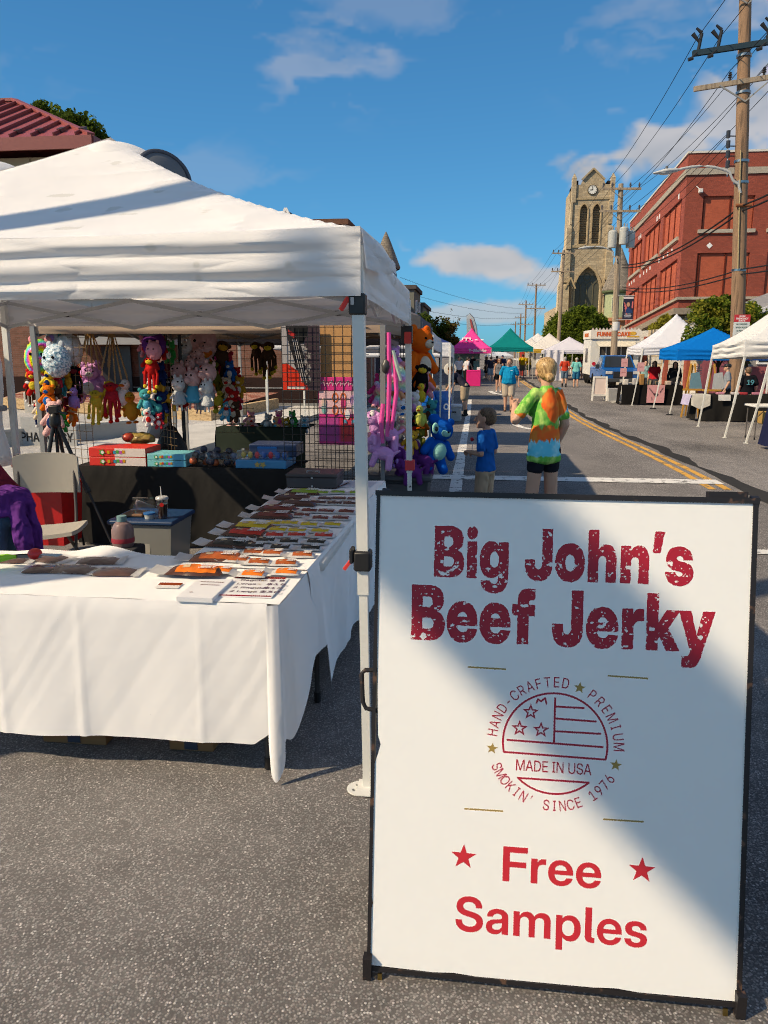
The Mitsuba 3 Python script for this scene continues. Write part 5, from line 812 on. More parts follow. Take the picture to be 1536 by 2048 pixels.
KIND['dog'] = dict(body=union([E1((.12, 0, .42), (.30, .17, .19)), E1((-.30, -.02, .72), (.20, .18, .19)), limb((-.2, 0, .5), (-.28, 0, .66), .15, .13), limb((-.08, -.10, .36), (-.12, -.12, .08), .09, .085), limb((-.08, .10, .36), (-.12, .12, .08), .09, .085), limb((.30, -.10, .36), (.34, -.12, .08), .095, .09), limb((.30, .10, .36), (.34, .12, .08), .095, .09), limb((.40, 0, .48), (.52, 0, .58), .05, .03), limb((-.22, -.16, .82), (-.16, -.20, .64), .065, .05), limb((-.30, .16, .84), (-.26, .20, .66), .065, .05)]),
    trim=cat(ell((-.46, -.05, .68), (.10, .09, .08), 2), ell((-.36, -.09, .80), (.07, .10, .11), 2)), eye=cat(ell((-.42, -.155, .77), .025, 1), ell((-.55, -.06, .71), .026, 1)))
KIND['monkey'] = dict(body=union([E1((0, 0, .66), (.13, .10, .16)), E1((0, -.02, .88), (.14, .12, .12)), [(A3(.1, 0, .76), .04), (A3(.17, 0, .5), .036), (A3(.13, -.02, .22), .036)], [(A3(-.1, 0, .76), .04), (A3(-.19, 0, .52), .036), (A3(-.2, -.02, .25), .036)], [(A3(.06, 0, .55), .045), (A3(.07, -.03, .10), .04)], [(A3(-.06, 0, .55), .045), (A3(-.08, -.03, .07), .04)], E1((.14, 0, .90), (.05, .025, .05)), E1((-.14, 0, .90), (.05, .025, .05))]),
    trim=cat(ell((.13, -.03, .18), (.055, .05, .06), 2), ell((-.2, -.03, .21), (.055, .05, .06), 2), ell((.075, -.06, .06), (.055, .075, .05), 2), ell((-.08, -.06, .04), (.055, .075, .05), 2), ell((0, -.10, .86), (.10, .05, .075), 2)), eye=cat(*[ell((s * .045, -.135, .92), .018, 1) for s in (-1, 1)]))
KIND['bird'] = dict(body=union([E1((0, 0, .36), (.20, .17, .30)), E1((0, -.04, .76), (.15, .15, .16)), limb((.17, 0, .5), (.22, .02, .22), .06, .04), limb((-.17, 0, .5), (-.22, .02, .22), .06, .04)]), trim=cat(ell((0, -.22, .74), (.075, .12, .04), 2), ell((.10, -.10, .03), (.08, .12, .04), 2), ell((-.10, -.10, .03), (.08, .12, .04), 2)), eye=cat(*[ell((s * .07, -.155, .82), .022, 1) for s in (-1, 1)]))
KIND['pig'] = dict(body=union([E1((0, -.02, .72), (.19, .17, .20)), E1((-.03, -.20, .68), (.08, .10, .075)), E1((.10, 0, .92), (.045, .035, .07)), E1((-.08, 0, .93), (.045, .035, .07)), limb((.06, 0, .2), (.07, -.02, .03), .028, .03), limb((-.06, 0, .2), (-.07, -.02, .03), .028, .03), limb((.15, 0, .46), (.25, -.04, .36), .028, .026), limb((-.15, 0, .46), (-.25, -.04, .36), .028, .026)]), trim=union([[(A3(0, 0, .54), A3(.12, .11, .05)), (A3(0, 0, .22), A3(.21, .18, .07))]], .05, 3, .004), eye=cat(*[ell((-.02 + s * .06, -.17, .80), .024, 1) for s in (-1, 1)]))
KIND['ball'] = dict(body=fuzz(ell((0, 0, .5), (.40, .34, .46), 4), .035, 14), trim=cat(ell((-.2, 0, .95), (.09, .06, .1), 2), ell((.2, 0, .95), (.09, .06, .1), 2)), eye=cat(*[ell((s * .14, -.325, .6), .04, 1) for s in (-1, 1)]))
PLY = {k: {n: mikit.ply(m, None, True) for n, m in d.items()} for k, d in KIND.items()}
CC = {'red': (.52, .022, .02), 'crimson': (.45, .03, .05), 'yellow': (.66, .50, .04), 'lemon': (.68, .58, .06), 'gold': (.55, .30, .03), 'orange': (.66, .16, .015), 'pumpkin': (.75, .13, .012), 'tan': (.45, .27, .13), 'brown': (.085, .045, .028), 'black': (.013, .012, .014), 'white': (.72, .70, .68), 'cream': (.66, .56, .42), 'grey': (.34, .35, .37), 'pale grey': (.50, .54, .57), 'pink': (.70, .28, .32), 'pale pink': (.72, .44, .42), 'hot pink': (.75, .06, .30), 'lavender': (.64, .33, .66), 'purple': (.12, .03, .18), 'violet': (.32, .20, .52), 'blue': (.012, .12, .42), 'royal blue': (.008, .10, .48), 'navy': (.016, .03, .11), 'sky blue': (.10, .42, .62), 'teal': (.06, .32, .34), 'mint': (.30, .62, .55), 'green': (.04, .30, .06), 'olive': (.17, .17, .03), 'lime': (.45, .50, .10), 'peach': (.75, .38, .20), 'maroon': (.16, .02, .03)}
def col(n):
    k = 'plush_' + n.replace(' ', '_')
    if k not in scene: scene[k] = {'type': 'twosided', 'bsdf': {'type': 'bumpmap', 'arbitrary': FUR, 'scale': .004, 'bsdf': {'type': 'diffuse', 'reflectance': {'type': 'rgb', 'value': list(CC[n])}}}}
    return k
def plush(kind, p, hpx, Y, main, trim, rz, label, group=None, eye='black', bodymat=None, tilt=0):
    rz += rng.uniform(-22, 22); tilt += rng.uniform(-16, 16); k = thing('plush_toy', label, 'plush toy', group); h = hpx / 1540 * Y * 1.14; M = T().translate([p[0], p[1], p[2] - h * .5]).rotate([0, 0, 1], rz).rotate([0, 1, 0], tilt).scale(h)
    part(k, 'body', PLY[kind]['body'], bodymat or col(main), to_world=M); part(k, 'dress' if kind == 'pig' else 'beak' if kind == 'bird' else 'trim', PLY[kind]['trim'], col(trim), to_world=M); part(k, 'eyes', PLY[kind]['eye'], col(eye), to_world=M)
    return k
PR('sequin_rainbow', lambda p, n, uv: (lambda t: mi.Color3f(.5 + .42 * dr.sin(6.28 * t), .42 + .36 * dr.sin(6.28 * t + 2.1), .30 + .34 * dr.sin(6.28 * t + 4.2)) * (.5 + .9 * noise(p.x * 160, p.y * 160, p.z * 160)))(dr.sqrt(dr.square((p.x + 3.95) * 1.2) + dr.square(p.z - 1.66)) * 9 + .3 * noise(p.x * 20, p.y * 20, p.z * 20)), .35)
PR('sequin_silver', lambda p, n, uv: mix(mi.Color3f(.62, .70, .74), mi.Color3f(.20, .36, .46), smoothstep(.45, .62, noise(p.x * 90, p.y * 90, p.z * 90))), .3)
PR('pastel', lambda p, n, uv: mi.Color3f(.62 + .22 * dr.sin(p.z * 42 + p.x * 16), .52 + .2 * dr.sin(p.z * 42 + 2.4 + p.x * 16), .56 + .18 * dr.sin(p.z * 42 + 4.3 + p.x * 16)), .9)
LT = 'in the plush cluster at far left'
for a in [('ball', (-4.008, 6.850, 1.682), 72, 6.85, 'white', 'pink', 12, 'round rainbow sequin plush at far left under the canopy', None, 'black', 'sequin_rainbow'), ('ball', (-3.765, 6.700, 1.657), 66, 6.7, 'white', 'pale grey', -15, 'silvery blue sequin plush right of the rainbow one', None, 'black', 'sequin_silver'), ('ball', (-3.740, 6.900, 1.755), 66, 6.9, 'white', 'white', -30, 'big smooth white plush behind the silvery sequin one', None), ('bear', (-3.903, 6.900, 1.899), 40, 6.9, 'pale grey', 'violet', 20, 'grey plush with violet snout above the sequin plushes'),
    ('bear', (-3.839, 7.000, 1.919), 44, 7.0, 'teal', 'navy', -10, 'dark teal plush at the top of the left cluster'), ('bear', (-3.742, 7.000, 1.901), 40, 7.0, 'tan', 'orange', -25, 'tan plush at the upper right of the left cluster'), ('bird', (-3.795, 6.850, 1.551), 46, 6.85, 'teal', 'gold', -40, 'rainbow bottomed teal plush below the silvery sequin one', None, 'black', 'sequin_rainbow'),
    ('bear', (-4.073, 6.800, 1.474), 52, 6.8, 'red', 'yellow', 10, 'red plush with yellow belly ' + LT), ('bear', (-3.885, 6.700, 1.496), 50, 6.7, 'yellow', 'navy', 0, 'yellow plush with a navy belt ' + LT), ('bear', (-3.813, 6.750, 1.486), 44, 6.75, 'crimson', 'gold', -10, 'crimson plush between the yellow and black ones ' + LT), ('bear', (-3.718, 6.800, 1.498), 40, 6.8, 'gold', 'gold', -20, 'gold star shaped plush ' + LT), ('monkey', (-3.682, 6.850, 1.446), 66, 6.85, 'black', 'maroon', 0, 'black long limbed plush right in the left cluster'),
    ('monkey', (-4.098, 6.800, 1.368), 52, 6.8, 'brown', 'white', 15, 'brown long limbed plush ' + LT), ('bear', (-3.866, 6.650, 1.346), 54, 6.65, 'orange', 'blue', 0, 'orange and blue doll like plush ' + LT), ('bear', (-3.769, 6.700, 1.344), 50, 6.7, 'brown', 'cream', -10, 'dark brown plush with cream belly ' + LT), ('bird', (-3.700, 6.800, 1.316), 50, 6.8, 'violet', 'tan', -35, 'violet bird plush ' + LT), ('bear', (-3.783, 6.800, 1.429), 36, 6.8, 'teal', 'sky blue', 0, 'small teal plush with sky blue belly ' + LT),
    ('bear', (-3.801, 6.600, 1.170), 74, 6.6, 'pale pink', 'navy', 0, 'lilac headed doll plush with navy belly at the bottom left'), ('bear', (-3.728, 6.800, 1.173), 42, 6.8, 'orange', 'tan', -15, 'orange plush with tan belly ' + LT), ('bear', (-3.766, 6.700, 1.116), 40, 6.7, 'green', 'blue', 0, 'dark green and blue plush at the lower left'), ('bear', (-4.019, 6.750, 1.220), 40, 6.75, 'cream', 'yellow', 0, 'cream plush just above the black tripod'), ('bear', (-4.007, 6.800, 1.290), 38, 6.8, 'red', 'red', 0, 'plain red plush above the cream one ' + LT),
    ('bear', (-3.765, 7.200, 1.460), 78, 7.2, 'lavender', 'white', 15, 'fluffy lavender plush hanging on the left bundle of strings'), ('bear', (-3.675, 7.300, 1.481), 76, 7.3, 'lavender', 'lavender', -30, 'second lavender plush hanging behind the first one'), ('bear', (-3.932, 7.400, 1.584), 40, 7.4, 'red', 'red', 0, 'red plush hidden behind the lavender one'), ('monkey', (-3.642, 7.100, 1.212), 64, 7.1, 'lemon', 'lemon', 0, 'lemon yellow plush hanging low on the strings'), ('monkey', (-3.599, 7.200, 1.287), 70, 7.2, 'yellow', 'gold', -10, 'yellow plush with gold paws hanging on the strings'), ('monkey', (-3.475, 7.150, 1.258), 74, 7.15, 'crimson', 'red', 5, 'crimson plush hanging on the right bundle of strings'), ('bird', (-3.411, 7.200, 1.351), 60, 7.2, 'white', 'orange', -20, 'white goose plush with orange beak hanging on strings'), ('bird', (-3.313, 7.200, 1.222), 62, 7.2, 'gold', 'orange', 10, 'gold duck plush hanging beside the second wire rack')]: plush(*a)
MT = 'on the second wire rack'
for a in [('bear', (-3.099, 7.100, 1.801), 42, 7.1, 'pink', 'red', 20, 'pink and red plush at the top ' + MT), ('ball', (-2.953, 7.000, 1.809), 52, 7.0, 'purple', 'purple', 0, 'round dark purple plush at the top ' + MT), ('ball', (-2.934, 6.900, 1.746), 36, 6.9, 'pink', 'pink', 0, 'round pink plush under the dark purple one'), ('bear', (-2.934, 7.100, 1.782), 46, 7.1, 'red', 'crimson', -10, 'red plush right of the purple one ' + MT), ('bear', (-3.036, 7.000, 1.654), 50, 7.0, 'red', 'red', 10, 'bright red plush with red snout ' + MT), ('monkey', (-2.962, 6.900, 1.529), 66, 6.9, 'red', 'yellow', 0, 'red long limbed plush with yellow paws ' + MT), ('bear', (-2.948, 7.100, 1.546), 48, 7.1, 'navy', 'navy', -10, 'navy plush right of the red ones ' + MT), ('bear', (-2.933, 7.300, 1.745), 46, 7.3, 'green', 'white', -15, 'green and white plush beside the red ones ' + MT), ('bear', (-2.955, 7.400, 1.620), 48, 7.4, 'black', 'green', -10, 'black plush with green belly beside the pink pigs'), ('bear', (-3.064, 7.000, 1.294), 54, 7.0, 'teal', 'sky blue', 10, 'teal plush with sky blue belly low ' + MT), ('bear', (-2.999, 7.050, 1.263), 58, 7.05, 'navy', 'teal', -5, 'navy plush with teal belly low ' + MT), ('bear', (-3.033, 6.950, 1.148), 36, 6.95, 'white', 'red', 0, 'small white and red plush at the bottom ' + MT), ('dog', (-2.941, 7.100, 1.336), 50, 7.1, 'gold', 'brown', 20, 'gold dog plush at the right edge ' + MT), ('bear', (-2.951, 7.100, 1.184), 46, 7.1, 'gold', 'orange', 0, 'gold bear plush near the bottom ' + MT), ('bear', (-2.963, 7.000, 1.107), 32, 7.0, 'crimson', 'white', 0, 'small crimson and white plush at the bottom ' + MT), ('bear', (-2.952, 7.200, 1.425), 40, 7.2, 'black', 'white', -10, 'black and white plush beside the gold dog')]: plush(*a)
PT = 'in the cluster of pig plushes'
for a in [('ball', (-2.806, 7.700, 1.804), 66, 7.7, 'pale pink', 'pale pink', 0, 'large round pink pig plush at the top of its cluster'), ('pig', (-2.857, 7.500, 1.697), 62, 7.5, 'white', 'pale grey', 10, 'white pig plush in a grey dress at the top left of its cluster'), ('pig', (-2.687, 7.600, 1.696), 58, 7.6, 'pale pink', 'grey', -10, 'pink pig plush in a dark grey dress at the top right of its cluster'), ('pig', (-2.757, 7.500, 1.648), 54, 7.5, 'pale pink', 'grey', 0, 'pink pig plush in a grey dress at the middle top of its cluster'), ('pig', (-2.836, 7.400, 1.572), 52, 7.4, 'pale pink', 'red', 10, 'pig plush in a red dress on the left ' + PT), ('pig', (-2.713, 7.500, 1.590), 52, 7.5, 'pale pink', 'red', -10, 'pig plush in a red dress on the right ' + PT), ('pig', (-2.844, 7.300, 1.460), 76, 7.3, 'pale pink', 'pale grey', 20, 'big pink pig plush in a pale dress at left ' + PT), ('pig', (-2.699, 7.200, 1.398), 78, 7.2, 'pale pink', 'sky blue', 0, 'big pink pig plush in a blue dress, middle ' + PT), ('pig', (-2.610, 7.250, 1.449), 84, 7.25, 'pale pink', 'pale grey', -15, 'big pink pig plush in a pale dress at right ' + PT), ('pig', (-2.797, 7.100, 1.360), 66, 7.1, 'white', 'pale grey', 25, 'white pig plush at the lower left ' + PT), ('pig', (-2.541, 7.150, 1.336), 62, 7.15, 'white', 'pale grey', -20, 'white pig plush at the lower right ' + PT), ('pig', (-2.828, 7.300, 1.301), 50, 7.3, 'pink', 'red', 0, 'pink pig plush in a red skirt at the bottom ' + PT), ('pig', (-2.682, 7.300, 1.278), 50, 7.3, 'pale pink', 'pale grey', 0, 'pink pig plush in a grey dress at the bottom ' + PT),
    ('monkey', (-2.665, 7.600, 1.519), 90, 7.6, 'orange', 'gold', 0, 'orange long limbed plush right of the pigs'), ('monkey', (-2.627, 7.700, 1.616), 84, 7.7, 'brown', 'gold', 5, 'brown long limbed plush with gold paws right of the pigs'), ('monkey', (-2.556, 7.600, 1.400), 92, 7.6, 'olive', 'lemon', 0, 'olive long limbed plush with lemon paws'), ('bear', (-2.576, 7.800, 1.604), 60, 7.8, 'crimson', 'crimson', -10, 'crimson plush behind the olive one'), ('bird', (-2.569, 7.500, 1.286), 34, 7.5, 'lemon', 'gold', 0, 'small lemon plush under the olive one'), ('bear', (-2.652, 7.700, 1.755), 34, 7.7, 'hot pink', 'white', 0, 'small hot pink plush at the top of the brown ones'),
    ('bear', (-2.430, 7.600, 1.559), 40, 7.6, 'blue', 'white', 0, 'blue plush at the top of the small doll column'), ('bear', (-2.391, 7.650, 1.508), 34, 7.65, 'red', 'white', -15, 'red and white plush second in the doll column'), ('bear', (-2.436, 7.550, 1.403), 42, 7.55, 'cream', 'red', 10, 'cream plush with red belly in the doll column'), ('bear', (-2.359, 7.600, 1.401), 42, 7.6, 'gold', 'white', -15, 'gold plush with white belly in the doll column'), ('bear', (-2.435, 7.500, 1.277), 42, 7.5, 'red', 'cream', 10, 'red plush with cream belly in the doll column'), ('bear', (-2.358, 7.550, 1.285), 44, 7.55, 'crimson', 'navy', -15, 'crimson plush with navy belly in the doll column'), ('bear', (-2.481, 7.500, 1.178), 42, 7.5, 'sky blue', 'white', 10, 'sky blue plush low in the doll column'), ('bear', (-2.389, 7.500, 1.169), 42, 7.5, 'brown', 'cream', -10, 'brown plush low in the doll column'),
    ('monkey', (-2.313, 8.200, 1.666), 58, 8.2, 'brown', 'yellow', 15, 'left brown yellow pawed monkey hanging under the canopy'), ('monkey', (-2.204, 8.100, 1.641), 64, 8.1, 'brown', 'yellow', 0, 'middle brown yellow pawed monkey hanging under the canopy'), ('monkey', (-2.159, 8.200, 1.677), 56, 8.2, 'brown', 'yellow', -15, 'right brown yellow pawed monkey hanging under the canopy')]: plush(*a)
RT = 'in the right hand plush heap'
for a in [('bear', (-.581, 8.000, 1.705), 118, 8.0, 'pumpkin', 'cream', 55, 'huge orange plush hanging under the right edge of the tan canopy'), ('bird', (-.833, 7.200, 1.646), 48, 7.2, 'lavender', 'sky blue', -10, 'lavender and sky blue plush above the pastel ones'), ('ball', (-.781, 6.950, 1.527), 56, 6.95, 'mint', 'pink', 0, 'pastel rainbow plush highest beside the pink straps', None, 'black', 'pastel'), ('bear', (-.811, 6.900, 1.343), 66, 6.9, 'pink', 'mint', 10, 'pastel striped plush hanging below the first one', None, 'black', 'pastel'), ('bear', (-.705, 7.100, 1.360), 66, 7.1, 'peach', 'mint', 20, 'peach plush with mint belly ' + RT), ('bear', (-.802, 7.100, 1.236), 44, 7.1, 'peach', 'teal', 0, 'small peach and teal plush ' + RT), ('bear', (-.650, 7.400, 1.546), 54, 7.4, 'orange', 'black', -20, 'orange and black plush left of the huge orange one'),
    ('monkey', (-.571, 7.500, 1.425), 74, 7.5, 'black', 'yellow', 0, 'black plush with yellow paws below the huge orange one'), ('bird', (-.534, 7.400, 1.358), 40, 7.4, 'yellow', 'orange', -30, 'yellow and orange bird plush ' + RT), ('bear', (-.470, 7.900, 1.418), 52, 7.9, 'pink', 'hot pink', 0, 'pink plush at the right edge of the heap'), ('ball', (-.512, 8.300, 1.626), 40, 8.3, 'sky blue', 'mint', 0, 'sky blue ball plush right of the huge orange one'), ('bear', (-.663, 7.000, 1.203), 54, 7.0, 'white', 'blue', 30, 'white plush with blue belly ' + RT), ('bear', (-.542, 7.200, 1.272), 52, 7.2, 'white', 'lavender', -20, 'white plush with lavender belly ' + RT), ('bear', (-.448, 7.500, 1.186), 50, 7.5, 'teal', 'brown', -20, 'teal plush above the big blue one'), ('bird', (-.481, 7.000, 1.169), 44, 7.0, 'lime', 'pumpkin', -15, 'lime bird plush with orange feet ' + RT), ('bear', (-.644, 6.950, 1.091), 46, 6.95, 'cream', 'pink', 10, 'cream rabbit like plush ' + RT), ('bear', (-.556, 7.100, 1.077), 54, 7.1, 'black', 'red', 0, 'black plush with red belly ' + RT), ('bear', (-.598, 6.900, 0.961), 48, 6.9, 'gold', 'yellow', 0, 'gold bear plush in the middle of the heap'), ('bear', (-.505, 7.050, 0.963), 50, 7.05, 'olive', 'cream', -30, 'olive plush with cream belly beside the big blue one'), ('bear', (-.699, 7.100, 0.993), 44, 7.1, 'grey', 'teal', 0, 'grey and teal plush ' + RT),
    ('dog', (-.838, 6.750, 1.072), 74, 6.75, 'lavender', 'white', 5, 'lavender puppy plush on top, facing left'), ('dog', (-.859, 6.700, 0.901), 66, 6.7, 'lavender', 'pink', 10, 'lavender puppy plush carrying the upper one'), ('dog', (-.734, 6.900, 0.886), 74, 6.9, 'lavender', 'white', -5, 'lavender puppy plush right of the other two'), ('dog', (-.647, 6.850, 0.763), 62, 6.85, 'purple', 'purple', 20, 'dark purple plush low in the heap, left one'), ('dog', (-.514, 7.000, 0.804), 64, 7.0, 'purple', 'purple', -30, 'dark purple plush low in the heap, right one')]: plush(*a)
for a in [('bear', (-.755, 7.300, 1.672), 52, 7.3, 'lavender', 'sky blue', 15, 'lavender plush behind the price board ' + RT), ('ball', (-.697, 7.200, 1.460), 46, 7.2, 'mint', 'pink', 10, 'round mint and pink pastel plush beside the canopy leg', None, 'black', 'pastel'), ('bear', (-.896, 7.000, 1.422), 56, 7.0, 'hot pink', 'pink', 0, 'hot pink plush left of the pastel striped ones'), ('bear', (-.750, 7.050, 1.135), 48, 7.05, 'pink', 'mint', -10, 'pink and mint plush above the lavender puppies'), ('bear', (-.647, 7.600, 1.396), 58, 7.6, 'black', 'orange', 20, 'black plush with orange belly ' + RT), ('bear', (-.470, 7.200, 1.078), 44, 7.2, 'orange', 'gold', -20, 'orange and gold plush pressed against the big blue one'), ('bear', (-.733, 7.200, 1.043), 50, 7.2, 'tan', 'cream', 15, 'tan plush with cream belly ' + RT), ('bear', (-.618, 7.500, 1.185), 52, 7.5, 'maroon', 'black', 0, 'maroon plush behind the white ones ' + RT), ('dog', (-.561, 6.750, 0.711), 54, 6.75, 'purple', 'violet', 0, 'dark purple plush resting on the tote edge')]: plush(*a)
for a in [('bear', (-4.161, 7.000, 1.578), 46, 7.0, 'gold', 'red', 10, 'gold plush tucked under the rainbow sequin one'), ('bear', (-3.856, 6.900, 1.238), 46, 6.9, 'maroon', 'tan', 0, 'maroon plush with tan belly ' + LT), ('monkey', (-4.017, 6.800, 1.137), 50, 6.8, 'navy', 'white', 5, 'navy long limbed plush at the bottom of the left cluster'), ('bear', (-3.763, 7.000, 1.547), 44, 7.0, 'black', 'gold', -10, 'black plush with gold belly ' + LT), ('bear', (-3.911, 6.900, 1.396), 44, 6.9, 'navy', 'orange', 0, 'navy plush with orange belly ' + LT), ('bear', (-3.025, 7.100, 1.429), 44, 7.1, 'crimson', 'navy', 10, 'crimson plush with navy belly on the second wire rack'), ('bear', (-3.032, 7.000, 1.410), 40, 7.0, 'white', 'black', 0, 'white plush with black belly on the second wire rack'), ('bear', (-2.970, 7.300, 1.541), 44, 7.3, 'maroon', 'white', -10, 'maroon and white plush left of the pigs'), ('bear', (-2.968, 7.400, 1.480), 44, 7.4, 'white', 'crimson', 10, 'white plush with crimson belly left of the pigs'), ('bear', (-2.995, 7.150, 1.276), 40, 7.15, 'black', 'teal', 0, 'black plush with teal belly on the second wire rack'), ('monkey', (-2.787, 7.800, 1.543), 76, 7.8, 'tan', 'brown', 0, 'tan long limbed plush behind the pigs'), ('bear', (-2.523, 7.700, 1.481), 44, 7.7, 'navy', 'gold', 0, 'navy plush with gold belly beside the doll column')]: plush(*a)
bp = plush('bear', (-.386, 7.050, 0.937), 106, 7.05, 'royal blue', 'mint', 40, 'big royal blue plush sitting on the grey tote at the stall corner'); 
c0 = (-.395, 7.050, 0.937); part(bp, 'ear', union([limb((c0[0] + .02, c0[1], c0[2] + .20), (c0[0] + .16, c0[1] - .03, c0[2] + .12), .05, .035)], .02, 4, .003), col('royal blue'), True); part(bp, 'eye_patch', moved(ell((0, 0, 0), (.035, .02, .05), 2), c0[0] + .045, c0[1] - .115, c0[2] + .13, 40), col('mint')); part(bp, 'pupil', ell((c0[0] + .055, c0[1] - .132, c0[2] + .125), (.016, .01, .024), 2), BLACK)
HB = 'on the dark green covered table'
for k, (px, py, c, t, l) in enumerate(((456, 852, 'pale pink', 'white', 'pale pink'), (474, 850, 'white', 'pale pink', 'white'), (492, 838, 'pink', 'peach', 'pink'), (505, 848, 'pale pink', 'red', 'red bellied pink'), (530, 842, 'grey', 'white', 'grey and white'), (552, 848, 'peach', 'sky blue', 'peach'), (560, 836, 'pink', 'hot pink', 'hot pink bellied'), (575, 850, 'gold', 'white', 'gold'), (590, 836, 'green', 'pale grey', 'green'), (608, 846, 'pale grey', 'sky blue', 'pale grey'))):
    p = atp = None; Y = 9.2; x = -(953 - px) / 1540 * Y * 1.0; plush('bear', (x * 1.004, Y, 1.75 - (py - 701) / 1540 * Y), 34, Y, c, t, rng.uniform(-40, 40), l + ' plush lying ' + HB, None)
gt = thing('table_cover', 'dark green cloth over the rear table of bagged plush toys', 'tablecloth'); part(gt, 'cloth', cat(box(-3.1, -2.0, 9.0, 9.6, .83, .845), drop((-3.1, 9.0), (-2.0, 9.0), .845, lambda s: .1, (0, -1), .03, 60, 16, 33, .03), drop((-3.1, 9.6), (-3.1, 9.0), .845, lambda s: .1, (-1, 0), .03, 30, 16, 34, .03)), C(.032, .042, .034), True)
st = None
def strings(apex, px0, px1, label, n=12):
    k = thing('string_bundle', label, 'strings'); a = A3(*apex)
    for i in range(n):
        f = i / (n - 1); b = A3(px0[0] + (px1[0] - px0[0]) * f, px0[1] + .1 * math.sin(i * 2.1), px0[2] + (px1[2] - px0[2]) * f + rng.uniform(-.05, .05)); part(k, 'string', rod(a + A3(rng.uniform(-.015, .015), 0, 0), b, .006, n=5), C(.42, .26, .085, .5))
strings((-3.685, 7.200, 1.989), (-3.822, 7.200, 1.622), (-3.579, 7.200, 1.613), 'fan of golden strings holding the lavender plushes'); strings((-3.466, 7.200, 1.965), (-3.598, 7.200, 1.565), (-3.338, 7.200, 1.447), 'fan of golden strings holding the crimson and goose plushes', 13)
def grid_panel(label, x0, y0, x1, y1, z0, z1, step, r, m):
    g = thing('wire_rack', label, 'wire rack'); a, b = A3(x0, y0, 0), A3(x1, y1, 0); L = np.linalg.norm(b - a); d = (b - a) / L; pn = A3(d[1], -d[0], 0) * r * 2
    vert, hor = mikit.ply(rod((0, 0, z0), (0, 0, z1), r, n=6), None, 40), mikit.ply(rod(tuple(a + pn), tuple(b + pn), r, n=6), None, 40)
    for k in range(int(L / step) + 1): q = a + d * k * step; part(g, 'wire', vert, m, to_world=T().translate([q[0], q[1], 0]))
    for k in range(int((z1 - z0) / step) + 1): part(g, 'wire', hor, m, to_world=T().translate([0, 0, z0 + k * step]))
    return g
GOLDW, BLKW = C(.20, .125, .055, .4), C(.012, .012, .013, .4)
grid_panel('brassy wire rack at far left carrying the first plush cluster', -3.98, 6.95, -3.50, 6.75, .25, 2.0, .085, .0028, GOLDW); grid_panel('brassy wire rack carrying the red and navy plushes', -3.06, 7.25, -2.80, 7.02, .3, 2.0, .07, .0028, GOLDW)
grid_panel('black wire rack behind the jerky table, nearest panel', -1.66, 6.60, -.98, 6.60, .12, 1.98, .076, .0035, BLKW); grid_panel('black wire rack tilted behind the nearest black panel', -1.42, 6.76, -.92, 6.71, .12, 1.97, .076, .0035, BLKW); grid_panel('black wire rack carrying the right hand plush heap', -.86, 6.95, -.60, 8.1, .3, 1.85, .1, .004, BLKW); grid_panel('short brassy wire rack behind the pig plushes', -2.72, 7.9, -2.3, 7.9, .9, 2.0, .085, .0028, GOLDW)
for k, x in enumerate((-3.0, -2.86)): solo('display_post', rod((x, 7.35, 0), (x, 7.35, 1.9), .018, n=10), BLACK, ('left' if k == 0 else 'right') + ' thin black display post behind the second wire rack', 'post')
hb = thing('storage_bag', 'black bag with a white plastic bag beside the second wire rack', 'bag'); part(hb, 'black_bag', fuzz(ell((-2.98, 7.3, .72), (.15, .12, .30), 3), .03, 7), C(.015, .013, .012, .5)); part(hb, 'white_bag', fuzz(hullp([(-3.25, 7.35, .95), (-3.08, 7.3, 1.3), (-3.0, 7.3, 1.28), (-3.02, 7.4, .85), (-3.2, 7.28, .92)]).subdivide().subdivide(), .015, 9), C(.62, .56, .53))
po = thing('costume_card', 'hanging toy costume card in black, grey and red behind the wire', 'toy card'); pc0, pc1 = (-1.667, 6.630, 1.964), (-1.333, 6.630, 1.415); W0, H0 = pc1[0] - pc0[0], pc0[2] - pc1[2]; part(po, 'card', box(pc0[0], pc1[0], 6.63, 6.638, pc1[2], pc0[2], .003), C(.36, .35, .37, .4)); Fp = frame4((pc0[0], 6.628, pc1[2]), (1, 0, 0), (0, 0, 1))
def onp(g, m, nm='print', th=.002): part(po, nm, slab(affinity.scale(g, W0, H0, origin=(0, 0)), th, Fp), m)
onp(sg.box(.60, .002, .99, .99), C(.06, .045, .06)); onp(sg.Polygon([(0, .0), (.72, 0), (.40, .30), (.12, .42), (0, .40)]), C(.60, .045, .025)); onp(sg.Polygon([(.12, .99), (.35, .99), (.62, .45), (.8, .05), (.55, .1), (.30, .5), (.16, .8)]), C(.03, .03, .035)); onp(affinity.scale(sg.Point(.52, .92).buffer(.18), 1, .8).union(sg.Polygon([(.4, .9), (.66, .9), (.58, .72), (.48, .72)])), C(.018, .02, .022), th=.004); onp(ops.unary_union([star(.62 + .09 * (k % 2), .62 - .09 * k, .07, k, .55) for k in range(6)]), C(.30, .28, .28), th=.004); onp(sg.Polygon([(.3, .42), (.46, .44), (.75, .12), (.6, .08)]), C(.05, .045, .05), th=.005); onp(sg.box(.12, .015, .60, .055), C(.7, .66, .62), th=.004); onp(sg.Polygon([(.18, .93), (.38, .86), (.34, .80), (.2, .86)]), C(.45, .04, .04), th=.004); onp(ops.unary_union([line([(.30 + .05 * k, .78), (.52 + .06 * k, .12)], .014) for k in range(3)]), C(.55, .54, .55), th=.0055)
tb = solo('cardboard_sheet', box(*((-1.340, 6.690, 1.935)[0], (-1.010, 6.690, 1.934)[0]), 6.69, 6.70, (-1.348, 6.690, 1.498)[2], (-1.340, 6.690, 1.973)[2]), C(.50, .29, .13), 'tan cardboard sheet behind the black wire racks', 'cardboard')
